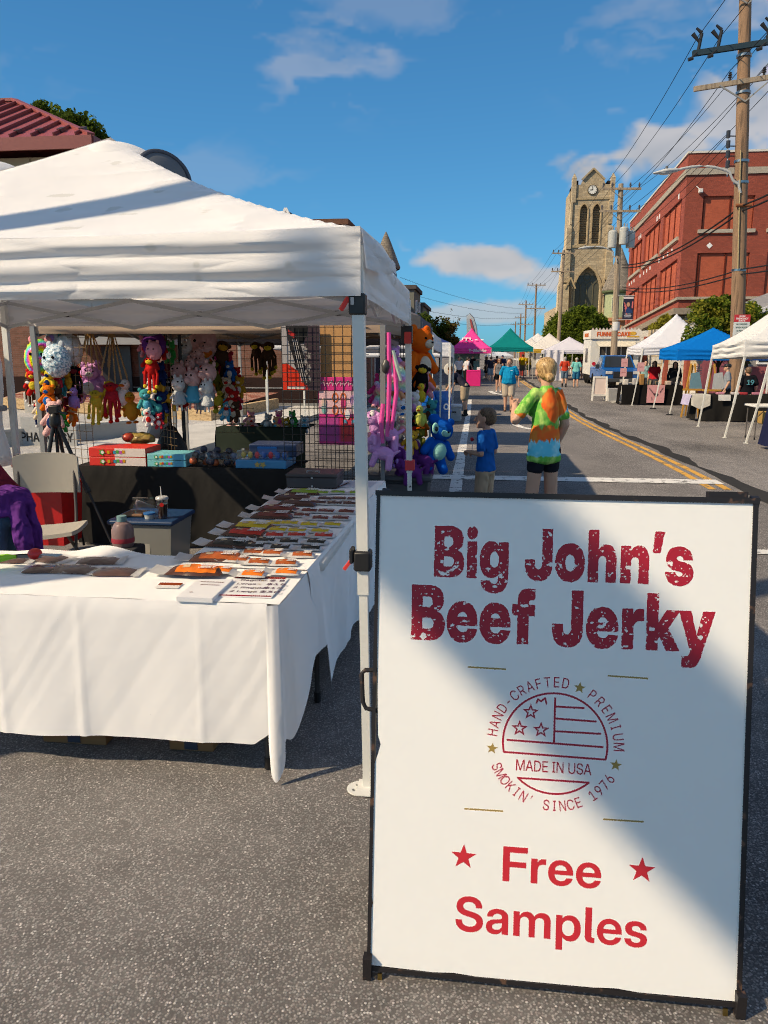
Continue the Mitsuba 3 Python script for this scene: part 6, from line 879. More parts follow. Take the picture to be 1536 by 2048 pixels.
tc_ = thing('toy_card', 'bright pink blister card of doll accessories on the black wire rack', 'toy card'); q0, q1 = (-1.357, 6.650, 1.526), (-1.002, 6.650, 0.940); W0, H0 = q1[0] - q0[0], q0[2] - q1[2]; part(tc_, 'card', box(q0[0], q1[0], 6.65, 6.656, q1[2], q0[2], .002), C(.62, .03, .22, .4)); Fp = frame4((q0[0], 6.648, q1[2]), (1, 0, 0), (0, 0, 1))
def ont(g, m, nm='print', th=.003): part(tc_, nm, slab(affinity.scale(g, W0, H0, origin=(0, 0)), th, Fp), m)
ont(sg.box(.02, .46, .98, .80), C(.70, .45, .50, .3)); ont(sg.box(.02, .05, .5, .42), C(.40, .05, .25, .3)); ont(sg.box(.54, .05, .98, .42), C(.55, .03, .06, .3))
for cx, cy in ((.42, .70), (.62, .70), (.42, .52), (.62, .52)): ont(sg.Point(cx, cy).buffer(.075).difference(sg.Point(cx, cy).buffer(.05)), C(.72, .16, .03, .3), 'toy_ring', .008)
for cx, cy, c in ((.14, .62, (.68, .5, .42)), (.14, .54, (.2, .45, .42)), (.85, .66, (.55, .3, .6)), (.9, .56, (.7, .66, .64)), (.62, .62, (.7, .05, .2)), (.72, .46, (.74, .7, .72))): ont(affinity.scale(sg.Point(cx, cy).buffer(.06), 1, 1.3), C(*c, .3), 'toy_piece', .010)
for cx in (.66, .86): ont(affinity.scale(sg.Point(cx, .22).buffer(.08), 1, 1.4), C(.6, .04, .04, .3), 'toy_shoe', .012); ont(sg.Point(cx, .34).buffer(.04), C(.08, .28, .42, .3), 'toy_piece', .012)
ont(ops.unary_union([line([(.08 + .1 * k, .90), (.14 + .1 * k, .95 - .04 * (k % 2)), (.16 + .1 * k, .87)], .016) for k in range(8)]), C(.75, .5, .6), 'print')
wd = thing('pink_straps', 'hot pink straps hanging beside the grey canopy leg', 'straps')
for dx, t0, b0 in ((0, 1.90, 1.02), (.045, 1.72, 1.08), (-.05, 1.30, .96)): part(wd, 'strap', pipe([(-.74 + dx, 6.65, t0), (-.735 + dx * 1.4, 6.64, (t0 + b0) / 2), (-.75 + dx * .8, 6.63, b0)], [.018, .02, .016], 8), C(.70, .07, .33, .4))
part(wd, 'buckle', fuzz(ell((-.765, 6.63, 1.62), (.035, .03, .06), 2), .012, 40), C(.05, .05, .05, .4)); part(wd, 'tassel', pipe([(-.70, 6.62, 1.75), (-.66, 6.6, 1.6), (-.63, 6.6, 1.5)], [.015, .018, .012], 6), C(.35, .45, .40, .4))
pt = thing('price_board', 'tilted printed price board hanging left of the huge orange plush', 'sign'); part(pt, 'board', hullp([(-.793, 7.300, 1.855), (-.722, 7.300, 1.827), (-.745, 7.300, 1.608), (-.802, 7.300, 1.617), A3(*(-.793, 7.300, 1.855)) + A3(0, .01, 0), A3(*(-.722, 7.300, 1.827)) + A3(0, .01, 0), A3(*(-.745, 7.300, 1.608)) + A3(0, .01, 0), A3(*(-.802, 7.300, 1.617)) + A3(0, .01, 0)]), C(.42, .30, .28)); part(pt, 'print', hullp([A3(*(-.787, 7.290, 1.800)), A3(*(-.735, 7.290, 1.782)), A3(*(-.749, 7.290, 1.627)), A3(*(-.791, 7.290, 1.631)), A3(*(-.749, 7.290, 1.627)) + A3(0, .004, 0)]), C(.45, .42, .45))
gto = thing('storage_tote', 'dark grey plastic tote standing at the corner of the plush stall', 'tote'); part(gto, 'tub', hullp([(-.92, 6.85, .03), (-.46, 6.85, .03), (-.92, 7.45, .03), (-.46, 7.45, .03), (-.97, 6.80, .60), (-.40, 6.80, .60), (-.97, 7.5, .60), (-.40, 7.5, .60)]), C(.055, .06, .066, .45)); part(gto, 'rim', box(-1.0, -.37, 6.77, 7.53, .60, .655, .015), C(.075, .08, .088, .4)); part(gto, 'handle', box(-.78, -.58, 6.755, 6.80, .50, .58, .01), C(.06, .065, .07, .45))
# black covered toy table, boxes and the clutter under the canopies
bt = thing('table_cover', 'black cloth reaching the ground over the toy table', 'tablecloth'); BT0, BT1, BY, BZ = -3.60, -1.57, 6.55, .725
part(bt, 'top', box(BT0, BT1, BY, 7.15, BZ - .012, BZ), 'cloth_black'); part(bt, 'front_drop', drop((BT0, BY), (BT1, BY), BZ, lambda s: .02, (0, -1), .028, 140, 26, 41, .05), 'cloth_black', True); part(bt, 'side_drop', drop((BT0, 7.15), (BT0, BY), BZ, lambda s: .02, (-1, 0), .03, 40, 20, 43, .03), 'cloth_black', True)
def carton(label, x0, x1, z0, z1, y0, y1, main, side, cat_='box'):
    k = thing('candy_box', label, cat_); part(k, 'carton', box(x0, x1, y0, y1, z0, z1, .003), main); part(k, 'side_panel', box(x0 + (x1 - x0) * .46, x1 - .003, y0 - .0035, y0 - .001, z0 + .003, z1 - .003), side); Fc = frame4((x0, y0 - .006, z0), (1, 0, 0), (0, 0, 1)); h = z1 - z0
    part(k, 'picture', slab(ops.unary_union([star((x1 - x0) * .24, h * .5, h * .42, .4, .5)]), .002, Fc), C(.05, .30, .06)); part(k, 'picture', slab(sg.Point((x1 - x0) * .25, h * .5).buffer(h * .18), .003, Fc), C(.7, .7, .65))
    for j, c in enumerate(((.55, .35, .02), (.5, .05, .03), (.05, .25, .4), (.1, .35, .06), (.5, .1, .4), (.6, .3, .02))): part(k, 'print', slab(affinity.translate(sg.box(0, 0, h * .3, h * .36), (x1 - x0) * .33 + j * h * .36, h * (.34 + .06 * (j % 2))), .0015, Fc), C(*c))
    return k
for k, (z0, n) in enumerate(((BZ + .002, 'lower'), (BZ + .085, 'upper'))): carton(n + ' red and white candy box on the black table', -3.47, -2.93, z0, z0 + .08, 6.58, 6.92, C(.62, .035, .025, .35), C(.68, .60, .57, .35))
for k, (z0, n) in enumerate(((BZ + .002, 'lower'), (BZ + .062, 'upper'))): carton(n + ' sky blue candy box on the black table', -2.92, -2.56, z0, z0 + .056, 6.58, 6.86, C(.18, .50, .55, .35), C(.10, .42, .62, .35))
for k in range(3):
    t = thing('toy_bag', WORD[k] + ' clear bag of dark toy balls from the left on the black table', 'toy bag'); x = -2.48 + .17 * k
    for j in range(9): part(t, 'ball', ell((x + rng.uniform(-.075, .075), 6.66 + rng.uniform(-.05, .06), BZ + .04 + .05 * (j // 4) + rng.uniform(0, .02)), .033, 2), rng.choice([C(.015, .02, .03, .3), C(.02, .03, .06, .3), C(.45, .10, .03, .3), C(.03, .03, .03, .3), C(.06, .12, .22, .3)]))
    part(t, 'film', fuzz(ell((x, 6.66, BZ + .075), (.115, .095, .085), 3), .02, 14), 'clear_film')
tx = thing('toy_set', 'clear lidded blue box of small toys at the right end of the black table', 'toy box'); part(tx, 'tray', box(-2.10, -1.64, 6.57, 6.95, BZ + .002, BZ + .075, .006), C(.05, .24, .48, .35)); part(tx, 'tray', box(-2.04, -1.60, 6.80, 7.1, BZ + .078, BZ + .19, .006), C(.03, .05, .12, .35)); Fc = frame4((-2.10, 6.566, BZ), (1, 0, 0), (0, 0, 1)); part(tx, 'picture', slab(ops.unary_union([star(.2, .037, .03, 0, .5), star(.25, .037, .032, .5, .5)]), .002, Fc), C(.5, .38, .12))
for k in range(7): part(tx, 'toy', ell((-2.04 + .062 * k, 6.63, BZ + .115), (.022, .022, .032), 2), rng.choice([C(.02, .12, .42, .3), C(.55, .04, .06, .3), C(.55, .42, .1, .3), C(.4, .4, .42, .3)]))
part(tx, 'lid', box(-2.10, -1.64, 6.575, 6.78, BZ + .078, BZ + .16, .02), 'clear_film'); part(tx, 'picture', box(-1.96, -1.78, 6.79, 6.797, BZ + .10, BZ + .17), C(.02, .16, .5, .3))
sb = thing('snack_bag', 'crumpled patterned snack bag behind the red candy boxes', 'bag'); part(sb, 'bag', fuzz(ell((-3.2, 7.05, BZ + .20), (.16, .08, .06), 3), .03, 16), C(.30, .22, .06, .3)); part(sb, 'print', ell((-3.28, 7.0, BZ + .215), (.06, .06, .045), 2), C(.42, .06, .03, .3))
ct_ = thing('storage_tote', 'clear plastic storage tote with a blue lid under the black table', 'tote'); tx0, tx1, ty = (-2.781, 5.600, 0.310)[0], (-2.298, 5.600, 0.324)[0], 5.55
part(ct_, 'tub', hullp([(tx0 + .03, ty, .06), (tx1 - .03, ty, .06), (tx0 + .03, ty + .4, .06), (tx1 - .03, ty + .4, .06), (tx0, ty - .02, .43), (tx1, ty - .02, .43), (tx0, ty + .42, .43), (tx1, ty + .42, .43)]), C(.20, .205, .20, .3)); part(ct_, 'lid', box(tx0 - .025, tx1 + .025, ty - .045, ty + .445, .432, .47, .012), C(.012, .04, .11, .4)); part(ct_, 'paper', box(tx0 + .16, tx0 + .30, ty - .012, ty - .004, .12, .30), C(.36, .35, .32))
cp = thing('drink_cup', 'clear cup of dark soda with a straw on the blue lid', 'cup'); cx_, cy_ = (-2.395, 5.620, 0.457)[0], 5.62; part(cp, 'drink', moved(lathe([(0, .003), (.031, .003), (.040, .115), (0, .115)], 18), cx_, cy_, .471), 'cola'); part(cp, 'cup', moved(lathe([(.034, 0), (.036, .002), (.0465, .155), (.0445, .155), (.034, .004)], 20), cx_, cy_, .471), 'clear_film'); part(cp, 'lid', moved(lathe([(0, .158), (.044, .158), (.050, .152), (.050, .164), (.045, .172), (0, .170)], 20), cx_, cy_, .471), C(.45, .45, .46, .25)); part(cp, 'straw', rod((cx_, cy_, .60), (cx_ - .006, cy_, .72), .0035, n=6), C(.7, .7, .7)); part(cp, 'logo', moved(slab(sg.Point(0, 0).buffer(.016), .002, frame4((.014, -.0435, .115), (1, .3, 0), (0, .08, 1))), cx_, cy_, .471), C(.5, .03, .03))
cl = thing('food_tray', 'open clear clamshell food tray on the blue lid', 'food tray'); part(cl, 'base', box(tx0 + .05, tx0 + .22, 5.62, 5.78, .472, .50, .01), C(.22, .13, .085)); part(cl, 'lid', box(tx0 + .08, tx0 + .25, 5.76, 5.775, .49, .60), 'clear_film'); part(cl, 'lid', hullp([(tx0 + .12, 5.62, .50), (tx0 + .34, 5.64, .51), (tx0 + .12, 5.75, .59), (tx0 + .34, 5.76, .52)]), 'clear_film')
dp = thing('dip_tub', 'small dip tub with a blue lid beside the soda cup', 'tub'); part(dp, 'tub', moved(lathe([(0, 0), (.035, 0), (.04, .035), (0, .035)], 16), cx_ - .10, 5.6, .471), C(.4, .42, .42, .3)); part(dp, 'lid', moved(lathe([(0, .036), (.045, .036), (.045, .048), (0, .05)], 16), cx_ - .10, 5.6, .471), C(.02, .12, .35, .35))
jg = thing('water_jug', 'small patterned jug with a teal cap behind the front table', 'jug'); jx, jy = (-2.481, 5.100, 0.378)[0], 5.1; part(jg, 'jug', moved(lathe([(0, 0), (.07, 0), (.078, .03), (.078, .12), (.055, .165), (.03, .18), (0, .18)], 20), jx, jy, .38), C(.22, .15, .15, .3)); part(jg, 'cap', moved(lathe([(0, .181), (.034, .181), (.034, .22), (0, .222)], 16), jx, jy, .38), C(.16, .28, .30, .4)); part(jg, 'band', moved(lathe([(.0795, .03), (.081, .035), (.081, .06), (.0795, .065)], 20), jx, jy, .38), C(.30, .03, .05, .4)); part(jg, 'stand', box(jx - .12, jx + .12, jy - .1, jy + .1, .02, .378, .01), C(.05, .05, .055))
def tripod(label, apex, feet, top, r=.013):
    t = thing('tripod', label, 'tripod'); a = A3(*apex)
    for f in feet: f = A3(*f); part(t, 'leg', cat(rod(a + (f - a) * .02, a + (f - a) * .5, r * 1.3, r * 1.2), rod(a + (f - a) * .45, f, r * .9, r * .8), rod(a + (f - a) * .47, a + (f - a) * .53, r * 2, r * 2)), C(.012, .012, .014, .4)); part(t, 'strut', rod(a + (f - a) * .42, a + A3(0, 0, -.42), .005, n=6), BLACK)
    part(t, 'column', cat(rod(a + A3(0, 0, -.45), a + A3(0, 0, .02), .014), hullp(np.vstack([sph(a, .045, 1), sph(a + A3(0, 0, -.05), .05, 1)]))), BLACK); part(t, 'head', cat(box(a[0] - .04, a[0] + .05, a[1] - .03, a[1] + .03, a[2] + .03, a[2] + top, .008), rod(a + A3(.0, 0, top * .6), a + A3(.14, -.05, top * .3), .009)), BLACK)
tripod('black camera tripod in front of the brassy wire rack at far left', (-3.52, 6.15, 1.20), [(-3.72, 5.95, .02), (-3.50, 6.42, .02), (-2.98, 6.02, .02)], .10)
ch_ = thing('folding_chair', 'beige plastic folding chair behind the front table', 'chair'); BE = C(.38, .355, .31, .5)
def chp(m): return moved(m, -3.18, 5.35, 0, 12)
part(ch_, 'backrest', chp(sheet([[(-.235 + .47 * u + 0, .02 + .03 * math.sin(math.pi * u), .70 + .30 * v - .03 * (2 * u - 1) ** 4 * v) for v in np.linspace(0, 1, 8)] for u in np.linspace(0, 1, 16)], .02)), BE, 50)
part(ch_, 'seat', chp(sheet([[(-.16 + .46 * u, -.05 - .40 * v, .44 + .035 * u * u - .015 * math.sin(math.pi * v)) for v in np.linspace(0, 1, 8)] for u in np.linspace(0, 1, 12)], .028)), BE, 50)
for s in (-1, 1): part(ch_, 'leg', chp(pipe([(s * .20 - 0, .06, .99), (s * .21, -.02, .55), (s * .22 + .02, -.28, .02)], .012, 8)), C(.05, .042, .038, .4)); part(ch_, 'leg', chp(pipe([(s * .18 + .02, -.22, .42), (s * .20 + .02, .20, .02)], .012, 8)), C(.05, .042, .038, .4))
rt = thing('storage_tote', 'red tote standing behind the folding chair', 'tote'); part(rt, 'tub', hullp([(-3.72, 6.0, .12), (-3.45, 6.0, .12), (-3.72, 6.3, .12), (-3.45, 6.3, .12), (-3.75, 5.97, .62), (-3.42, 5.97, .62), (-3.75, 6.33, .62), (-3.42, 6.33, .62)]), C(.42, .012, .012, .4)); part(rt, 'rim', box(-3.77, -3.40, 5.95, 6.35, .62, .65, .01), C(.45, .015, .015, .4))
om = thing('mesh_bag', 'orange red mesh bag behind the wire rack and chair', 'bag'); part(om, 'bag', fuzz(ell((-3.44, 6.62, .40), (.07, .07, .17), 3), .02, 10), C(.62, .11, .05))
pb = thing('patterned_bag', 'teal and white patterned bag beside the black table', 'bag'); bsdf('bag_print', {'type': 'twosided', 'bsdf': {'type': 'diffuse', 'reflectance': mikit.proc(lambda p, n, uv: mix(mi.Color3f(.60, .64, .64), mi.Color3f(.03, .30, .36), smoothstep(.48, .54, fbm(p.x * 26, p.y * 26, p.z * 26, 3))))}}); part(pb, 'bag', fuzz(ell((-3.72, 6.75, .55), (.09, .1, .16), 3), .02, 10), 'bag_print'); part(pb, 'bin', hullp([(-3.80, 6.65, .02), (-3.64, 6.65, .02), (-3.80, 6.85, .02), (-3.64, 6.85, .02), (-3.82, 6.63, .46), (-3.62, 6.63, .46), (-3.82, 6.87, .46), (-3.62, 6.87, .46)]), C(.02, .02, .022, .4))
for k, (x, y, c, l) in enumerate(((-3.35, 5.75, (.50, .02, .03), 'red bag on the ground under the folding chair'), (-3.15, 5.85, (.5, .48, .46), 'white bag on the ground under the folding chair'), (-2.85, 5.9, (.42, .02, .03), 'flat red bag on the ground right of the chair'))): solo('floor_bag', fuzz(ell((x, y, .07), (.17, .12, .065), 3), .025, 12), C(*c, .4), l, 'bag')
phs = thing('wall_board', 'grey board lettered PHARMACY standing behind the left plush cluster', 'sign'); q = (-7.477, 13.200, 0.083); q1 = (-7.193, 13.200, 0.251); part(phs, 'board', box(q[0] - .75, q1[0] + .02, 13.2, 13.24, q[2] - .05, q[2] + .48), C(.40, .40, .39)); gl = letters('PHARMACY', .165, 600, .8, 100); gl = affinity.translate(gl, -gl.bounds[2] - .04, 0); part(phs, 'lettering', slab(gl, .004, frame4((q1[0], 13.196, q[2] + .04), (1, 0, 0), (0, 0, 1))), C(.03, .03, .03)); part(phs, 'post', rod((q[0] - .4, 13.25, -.1), (q[0] - .4, 13.25, q[2] + .4), .03), STEEL)
bb_ = thing('barrel', 'bright blue plastic barrel under the fourth left canopy', 'barrel'); part(bb_, 'drum', moved(lathe([(0, 0), (.28, .0), (.30, .05), (.31, .3), (.33, .32), (.33, .36), (.31, .38), (.31, .62), (.33, .64), (.33, .68), (.30, .86), (.28, .9), (0, .9)], 24), -1.42, 21.3, -.25), C(.006, .15, .58, .3))
bb2 = thing('barrel', 'darker blue barrel with a white mark in the shade of the left stalls', 'barrel'); part(bb2, 'drum', moved(lathe([(0, 0), (.28, .0), (.30, .05), (.31, .3), (.33, .32), (.33, .36), (.31, .38), (.31, .62), (.33, .64), (.33, .68), (.30, .86), (.28, .9), (0, .9)], 24), -.98, 21.9, -.26), C(.008, .11, .42, .3)); part(bb2, 'mark', slab(sg.Point(0, 0).buffer(.09).difference(sg.Point(0, 0).buffer(.05)), .004, frame4((-.80, 21.63, .22), (.8, .5, 0), (0, 0, 1))), WHITE)
co = thing('cooler', 'pale cooler box on the road beside the bending man', 'cooler'); part(co, 'box', box(-.80, -.40, 22.6, 23.2, -.28, .12, .02), C(.42, .43, .43, .4)); part(co, 'lid', box(-.82, -.38, 22.58, 23.22, .123, .20, .02), C(.6, .6, .6, .4)); part(co, 'handle', box(-.66, -.54, 22.575, 22.60, -.02, .02, .005), C(.08, .08, .08))
for k, (x0, x1, y, m, l) in enumerate(((-2.6, -.85, 15.2, C(.40, .41, .45), 'grey covered table under the third left canopy'), (-2.4, -1.0, 26.8, C(.55, .56, .60), 'white covered table under the fifth left canopy'), (-2.6, -1.0, 22.9, C(.05, .06, .10), 'dark covered table under the fourth left canopy'))):
    t = thing('table_cover', l, 'tablecloth'); z = gz(y) + .74; part(t, 'cloth', cat(box(x0, x1, y, y + .7, z - .012, z), drop((x0, y), (x1, y), z, lambda s: gz(y) + .1, (0, -1), .03, 50, 12, 50 + k, .03), drop((x1, y), (x1, y + .7), z, lambda s: gz(y) + .1, (1, 0), .03, 30, 12, 60 + k, .03)), m, True)
    for j in range(5): solo('stall_item', box(x0 + .25 + .28 * j, x0 + .40 + .28 * j, y + .15, y + .4, z + .002, z + .08 + .16 * rng.random(), .01), rng.choice([C(.05, .25, .3), C(.1, .09, .09), C(.4, .3, .2), C(.5, .5, .5), C(.03, .05, .12)]), '%s small item from the left on the %s' % (WORD[j], l.split(' under')[0] + ' ' + l.split('under ')[1]), 'goods')
# ================================================================ people
def ik(S, W, a, b, pole):
    S, W = A3(*S), A3(*W); d = W - S; L = np.linalg.norm(d); u = d / L; L = min(L, (a + b) * .995); x = (a * a - b * b + L * L) / (2 * L); h = math.sqrt(max(a * a - x * x, 0)); p = A3(*pole); p = p - u * (p @ u); p /= np.linalg.norm(p) + 1e-9
    return S + u * x + p * h, S + u * L
def hand_chains(W, d, side, nrm, curl, s=1.0, detail=True):
    """palm, four unequal fingers in two bends, and a thumb from the side of the palm"""
    d = A3(*d) / np.linalg.norm(d); nrm = A3(*nrm); nrm = nrm - d * (nrm @ d); nrm /= np.linalg.norm(nrm); x = np.cross(nrm, d) * side; W = A3(*W)
    P = lambda a, b, c=0: W + (d * a + x * b + nrm * c) * s
    ch = [[(P(0, 0), .024 * s), (P(.045, .018), .017 * s)], [(P(0, 0), .024 * s), (P(.045, -.022), .016 * s)], [(P(.045, .018), .017 * s), (P(.082, .028), .012 * s)], [(P(.045, -.022), .016 * s), (P(.080, -.026), .012 * s)], [(P(.082, .028), .012 * s), (P(.080, -.026), .012 * s)], [(P(.045, .018), .016 * s), (P(.080, -.026), .012 * s)]]
    for off, L in ((.030, .068), (.011, .076), (-.009, .070), (-.027, .055)):
        a0 = P(.082, off); t1 = curl * .8; t2 = curl * 1.7; q1 = a0 + (d * math.cos(t1) - nrm * math.sin(t1)) * L * .52 * s; q2 = q1 + (d * math.cos(t2) - nrm * math.sin(t2)) * L * .5 * s; ch.append([(a0, .0095 * s), (q1, .0088 * s), (q2, .0072 * s)])
    b0 = P(.02, .022); q1 = P(.048, .052, -.012); q2 = P(.078, .050 - .02 * curl, -.02 - .012 * curl); ch.append([(b0, .013 * s), (q1, .011 * s), (q2, .0085 * s)])
    return ch
def person(label, x, y, h, heading, shirt, bottom, hair, skin='skin', shoes=None, z=None, lean=0, wristL=None, wristR=None, style='short', legs='shorts', sleeve='short', fat=1.0, fine=.045, sit=False, belly=0.0, turn=0, curl=.5, socks=None, stride=.0, hem=.88, female=False, poleL=(-.5, -1, -.3), poleR=(.5, -1, -.3), group=None, leg_len=None, glasses=False, slim=1.0, hs=1.06):
    """local frame: faces +y, x to its right, 1.75 tall, then scaled and turned"""
    t = thing('person', label, 'person', group); s = h / 1.75; z0 = gz(y) if z is None else z
    sw = (.172 if female else .190) * slim; hw = .098 * slim
    R = trimesh.transformations.rotation_matrix(-math.radians(lean), (1, 0, 0), (0, 0, .95)); up = lambda p: (R @ np.append(A3(*p), 1))[:3]
    SL, SR = up((-sw, 0, 1.425)), up((sw, 0, 1.425))
    WL = up(wristL) if wristL is not None and lean == 0 else A3(*wristL) if wristL is not None else up((-sw - .07, .05, .92)); WR = A3(*wristR) if wristR is not None else up((sw + .07, .05, .92))
    EL, WL = ik(SL, WL, .285, .255, poleL); ER, WR = ik(SR, WR, .285, .255, poleR)
    sy = stride
    if sit: KL, KR, AL, AR = A3(-.13, .42, .50), A3(.13, .42, .50), A3(-.13, .40, .09), A3(.13, .40, .09)
    else: KL, KR, AL, AR = A3(-.10, .02 + sy, .50), A3(.10, .02 - sy, .50), A3(-.105, sy * 2 - .02, .085), A3(.105, -sy * 2 - .02, .085)
    HL, HR = A3(-hw, 0, .92), A3(hw, 0, .92); f = fat
    tr = trimesh.transformations.rotation_matrix(math.radians(turn), (0, 0, 1)); N0, hd = up((0, -.005, 1.455)), up((0, .015, 1.565)); hc = up((0, .03, 1.598 + .09 * (hs - 1)))
    def hp(p): v = tr[:3, :3] @ A3(*p); return hc + R[:3, :3] @ v * hs
    def HSC(chs): return [[(c, (np.asarray(r) if np.ndim(r) else r) * hs) for c, r in ch] for ch in chs]
    body = [[(N0, .060 * (.3 + .7 * slim)), (hd, .052), (hp((0, -.01, -.04)), .055)]] + HSC([[(hp((0, -.012, .02)), A3(.076, .094, .090)), (hp((0, .03, -.055)), A3(.052, .055, .045))], [(hp((0, .062, -.085)), A3(.024, .022, .02)), (hp((0, .03, -.03)), A3(.05, .06, .05))], [(hp((0, .092, .012)), .010), (hp((0, .103, -.020)), .0135)], [(hp((0, .094, -.055)), A3(.024, .010, .008))], [(hp((-.076, -.005, -.005)), A3(.010, .022, .032))], [(hp((.076, -.005, -.005)), A3(.010, .022, .032))]])
    body += [[(up((0, 0, 1.32)), A3(.15 * f * slim, .10 * f * slim, .10)), (up((0, 0, 1.42)), A3(.16 * slim, .07 * slim, .05))], [(up((0, 0, 1.1)), A3(.12 * slim, .09 * slim, .1)), (up((0, 0, 1.32)), A3(.14 * slim, .09 * slim, .10))], [(A3(0, 0, .95), A3(.14 * slim, .09 * slim, .09)), (up((0, 0, 1.1)), A3(.12 * slim, .09 * slim, .1))]]
    for S, E_, W in ((SL, EL, WL), (SR, ER, WR)): body += [[(S, .056 * slim), (S + (E_ - S) * .5, .050 * math.sqrt(f) * (.4 + .6 * slim)), (E_, .040), (E_ + (W - E_) * .3, .041), (W, .0265)], [(S, .056 * slim), (up((0, 0, 1.40)), .06 * slim)]]
    for H, K, A in ((HL, KL, AL), (HR, KR, AR)): body += [[(H, .095 * f * slim), (H + (K - H) * .55, .080 * math.sqrt(f) * (.3 + .7 * slim)), (K, .056), (K + (A - K) * .32 + A3(0, -.018, 0), .058), (A, .037)], [(A, .037), (A + A3(0, .03, -.045), .036), (A + A3(0, .15, -.062), .022)]]
    for S, E_, W, sd in ((SL, EL, WL, -1), (SR, ER, WR, 1)): body += hand_chains(W, W - E_, sd, (-sd, .0, .0) if abs((W - E_)[2]) > .12 else (0, 0, 1), curl, 1.0)
    M = mat4(x, y, z0, heading, s)
    def put(name, m, mat, sm=True, root=None):
        m = m.copy(); m.apply_transform(M); return part(root or t, name, m, mat, sm)
    put('body', blend(body, fine, 6 if fine > .03 else 10, 1 if fine > .03 else 2), skin)
    if shirt:
        g = .016; SX = A3(slim, (1 + slim) / 2, 1); top = [[(up((0, 0, 1.30)), A3(.155 * f + g, .105 * f + g, .11) * SX), (up((0, -.005, 1.415)), A3(sw - .02, .070 + g, .045) * SX)], [(up((0, belly * .5, 1.10)), A3(.5 * (hw + .105 * f * slim) + .5 * .150 * f * slim + g, (.10 * f + g) * (.4 + .6 * slim) + belly, .12)), (up((0, 0, 1.30)), A3(.155 * f + g, .105 * f + g, .11) * SX)], [(up((0, belly * .3, hem + .05)) if not sit else A3(0, 0, .95), A3(hw + .105 * f * slim + .026, .108 * f * (.4 + .6 * slim) + .036 + belly * .5, .05)), (up((0, belly * .5, 1.10)), A3(.5 * (hw + .105 * f * slim) + .5 * .150 * f * slim + g, (.10 * f + g) * (.4 + .6 * slim) + belly, .12))], [(N0 + A3(0, 0, -.02), .066), (up((0, 0, 1.40)), A3(.15 * slim, .08 * slim, .04))]]
        if female: top += [[(up((-.065, .085, 1.27)), .065)], [(up((.065, .085, 1.27)), .065)]]
        for S, E_, W in ((SL, EL, WL), (SR, ER, WR)):
            if sleeve == 'short': top += [[(S, .068 * slim), (S + (E_ - S) * .72, (.068 * math.sqrt(f) + .006) * (.3 + .7 * slim))], [(S, .068 * slim), (up((0, 0, 1.38)), .08 * slim)]]
            if sleeve == 'long': top += [[(S, .068), (E_, .055), (E_ + (W - E_) * .92, .040)], [(S, .068), (up((0, 0, 1.38)), .08)]]
            if sleeve == 'none': top += [[(S * .8 + up((0, 0, 1.425)) * .2 + A3(0, 0, .01), .05), (up((0, 0, 1.36)), .09)]]
        put('shirt', fuzz(blend(top, fine, 6, 1 if fine > .03 else 2), .007, 9), shirt)
    if bottom:
        g = .018; b = [[(A3(0, 0, .97), A3(.148 * f * slim + g, .105 * f * slim + g, .07)), (A3(0, -.01, .88), A3(.155 * f * slim + g, .115 * f * slim + g, .08))]]
        for H, K, A in ((HL, KL, AL), (HR, KR, AR)):
            if legs == 'shorts': b += [[(H, .105 * f * slim + g), (H + (K - H) * (.82 if leg_len is None else leg_len), .088 * math.sqrt(f) * slim + g)]]
            else: b += [[(H, .105 * f + g), (K, .068 + g), (A + A3(0, 0, .03), .056 + g)]]
        put('shorts' if legs == 'shorts' else 'trousers', fuzz(blend(b, fine, 6, 1 if fine > .03 else 2), .006, 9, 3), bottom)
    for A in (AL, AR):
        put('shoe', blend([[(A + A3(0, -.03, -.045), A3(.040, .048, .040)), (A + A3(0, .10, -.052), A3(.043, .05, .032)), (A + A3(0, .165, -.06), A3(.034, .035, .024))]], .02, 3, 1), shoes or C(.3, .3, .3))
        if socks: put('sock', blend([[(A + A3(0, -.0, -.01), .044), (A + A3(0, -.008, .10), .05)]], .03, 2, 1), socks)
    if style != 'bald':
        hm = [[(hp((0, -.028, .040)), A3(.084, .092, .082)), (hp((0, -.045, .0)), A3(.080, .076, .075))]]
        if style == 'bun': hm = [[(hp((0, -.020, .038)), A3(.084, .100, .084)), (hp((0, -.045, -.012)), A3(.071, .072, .060))], [(hp((0, -.10, -.035)), A3(.030, .03, .026)), (hp((0, -.138, -.045)), A3(.040, .034, .038))]]
        if style == 'long': hm += [[(hp((0, -.05, .0)), A3(.085, .07, .07)), (hp((0, -.055, -.20)), A3(.09, .045, .06))], [(hp((.065, .01, .02)), A3(.03, .06, .06)), (hp((.075, -.01, -.16)), A3(.03, .04, .06))], [(hp((-.065, .01, .02)), A3(.03, .06, .06)), (hp((-.075, -.01, -.16)), A3(.03, .04, .06))]]
        if style == 'cap': hm = [[(hp((0, -.012, .055)), A3(.088, .104, .066)), (hp((0, -.02, .03)), A3(.086, .10, .05))], [(hp((0, .06, .045)), A3(.07, .05, .014)), (hp((0, .155, .030)), A3(.058, .03, .010))]]
        hk = put('cap' if style == 'cap' else 'hair', fuzz(blend(HSC(hm), min(fine, .02), 4, 2), .0035 if style == 'cap' else .003 if style == 'bun' else .006, 45), hair)
    for q in (-1, 1): put('eye', ell(hp((q * .031, .088, .018)), (.011, .008, .007), 1), C(.05, .035, .03, .2))
    put('mouth', ell(hp((0, .100, -.055)), (.022, .007, .004), 1), C(.35, .10, .09))
    if glasses: put('glasses', cat(ell(hp((-.034, .098, .018)), (.026, .010, .017), 2), ell(hp((.034, .098, .018)), (.026, .010, .017), 2), box(*sum(([v - d_, v + d_] for v, d_ in zip(hp((0, .10, .022)), (.012, .004, .003))), []))), BLACK)
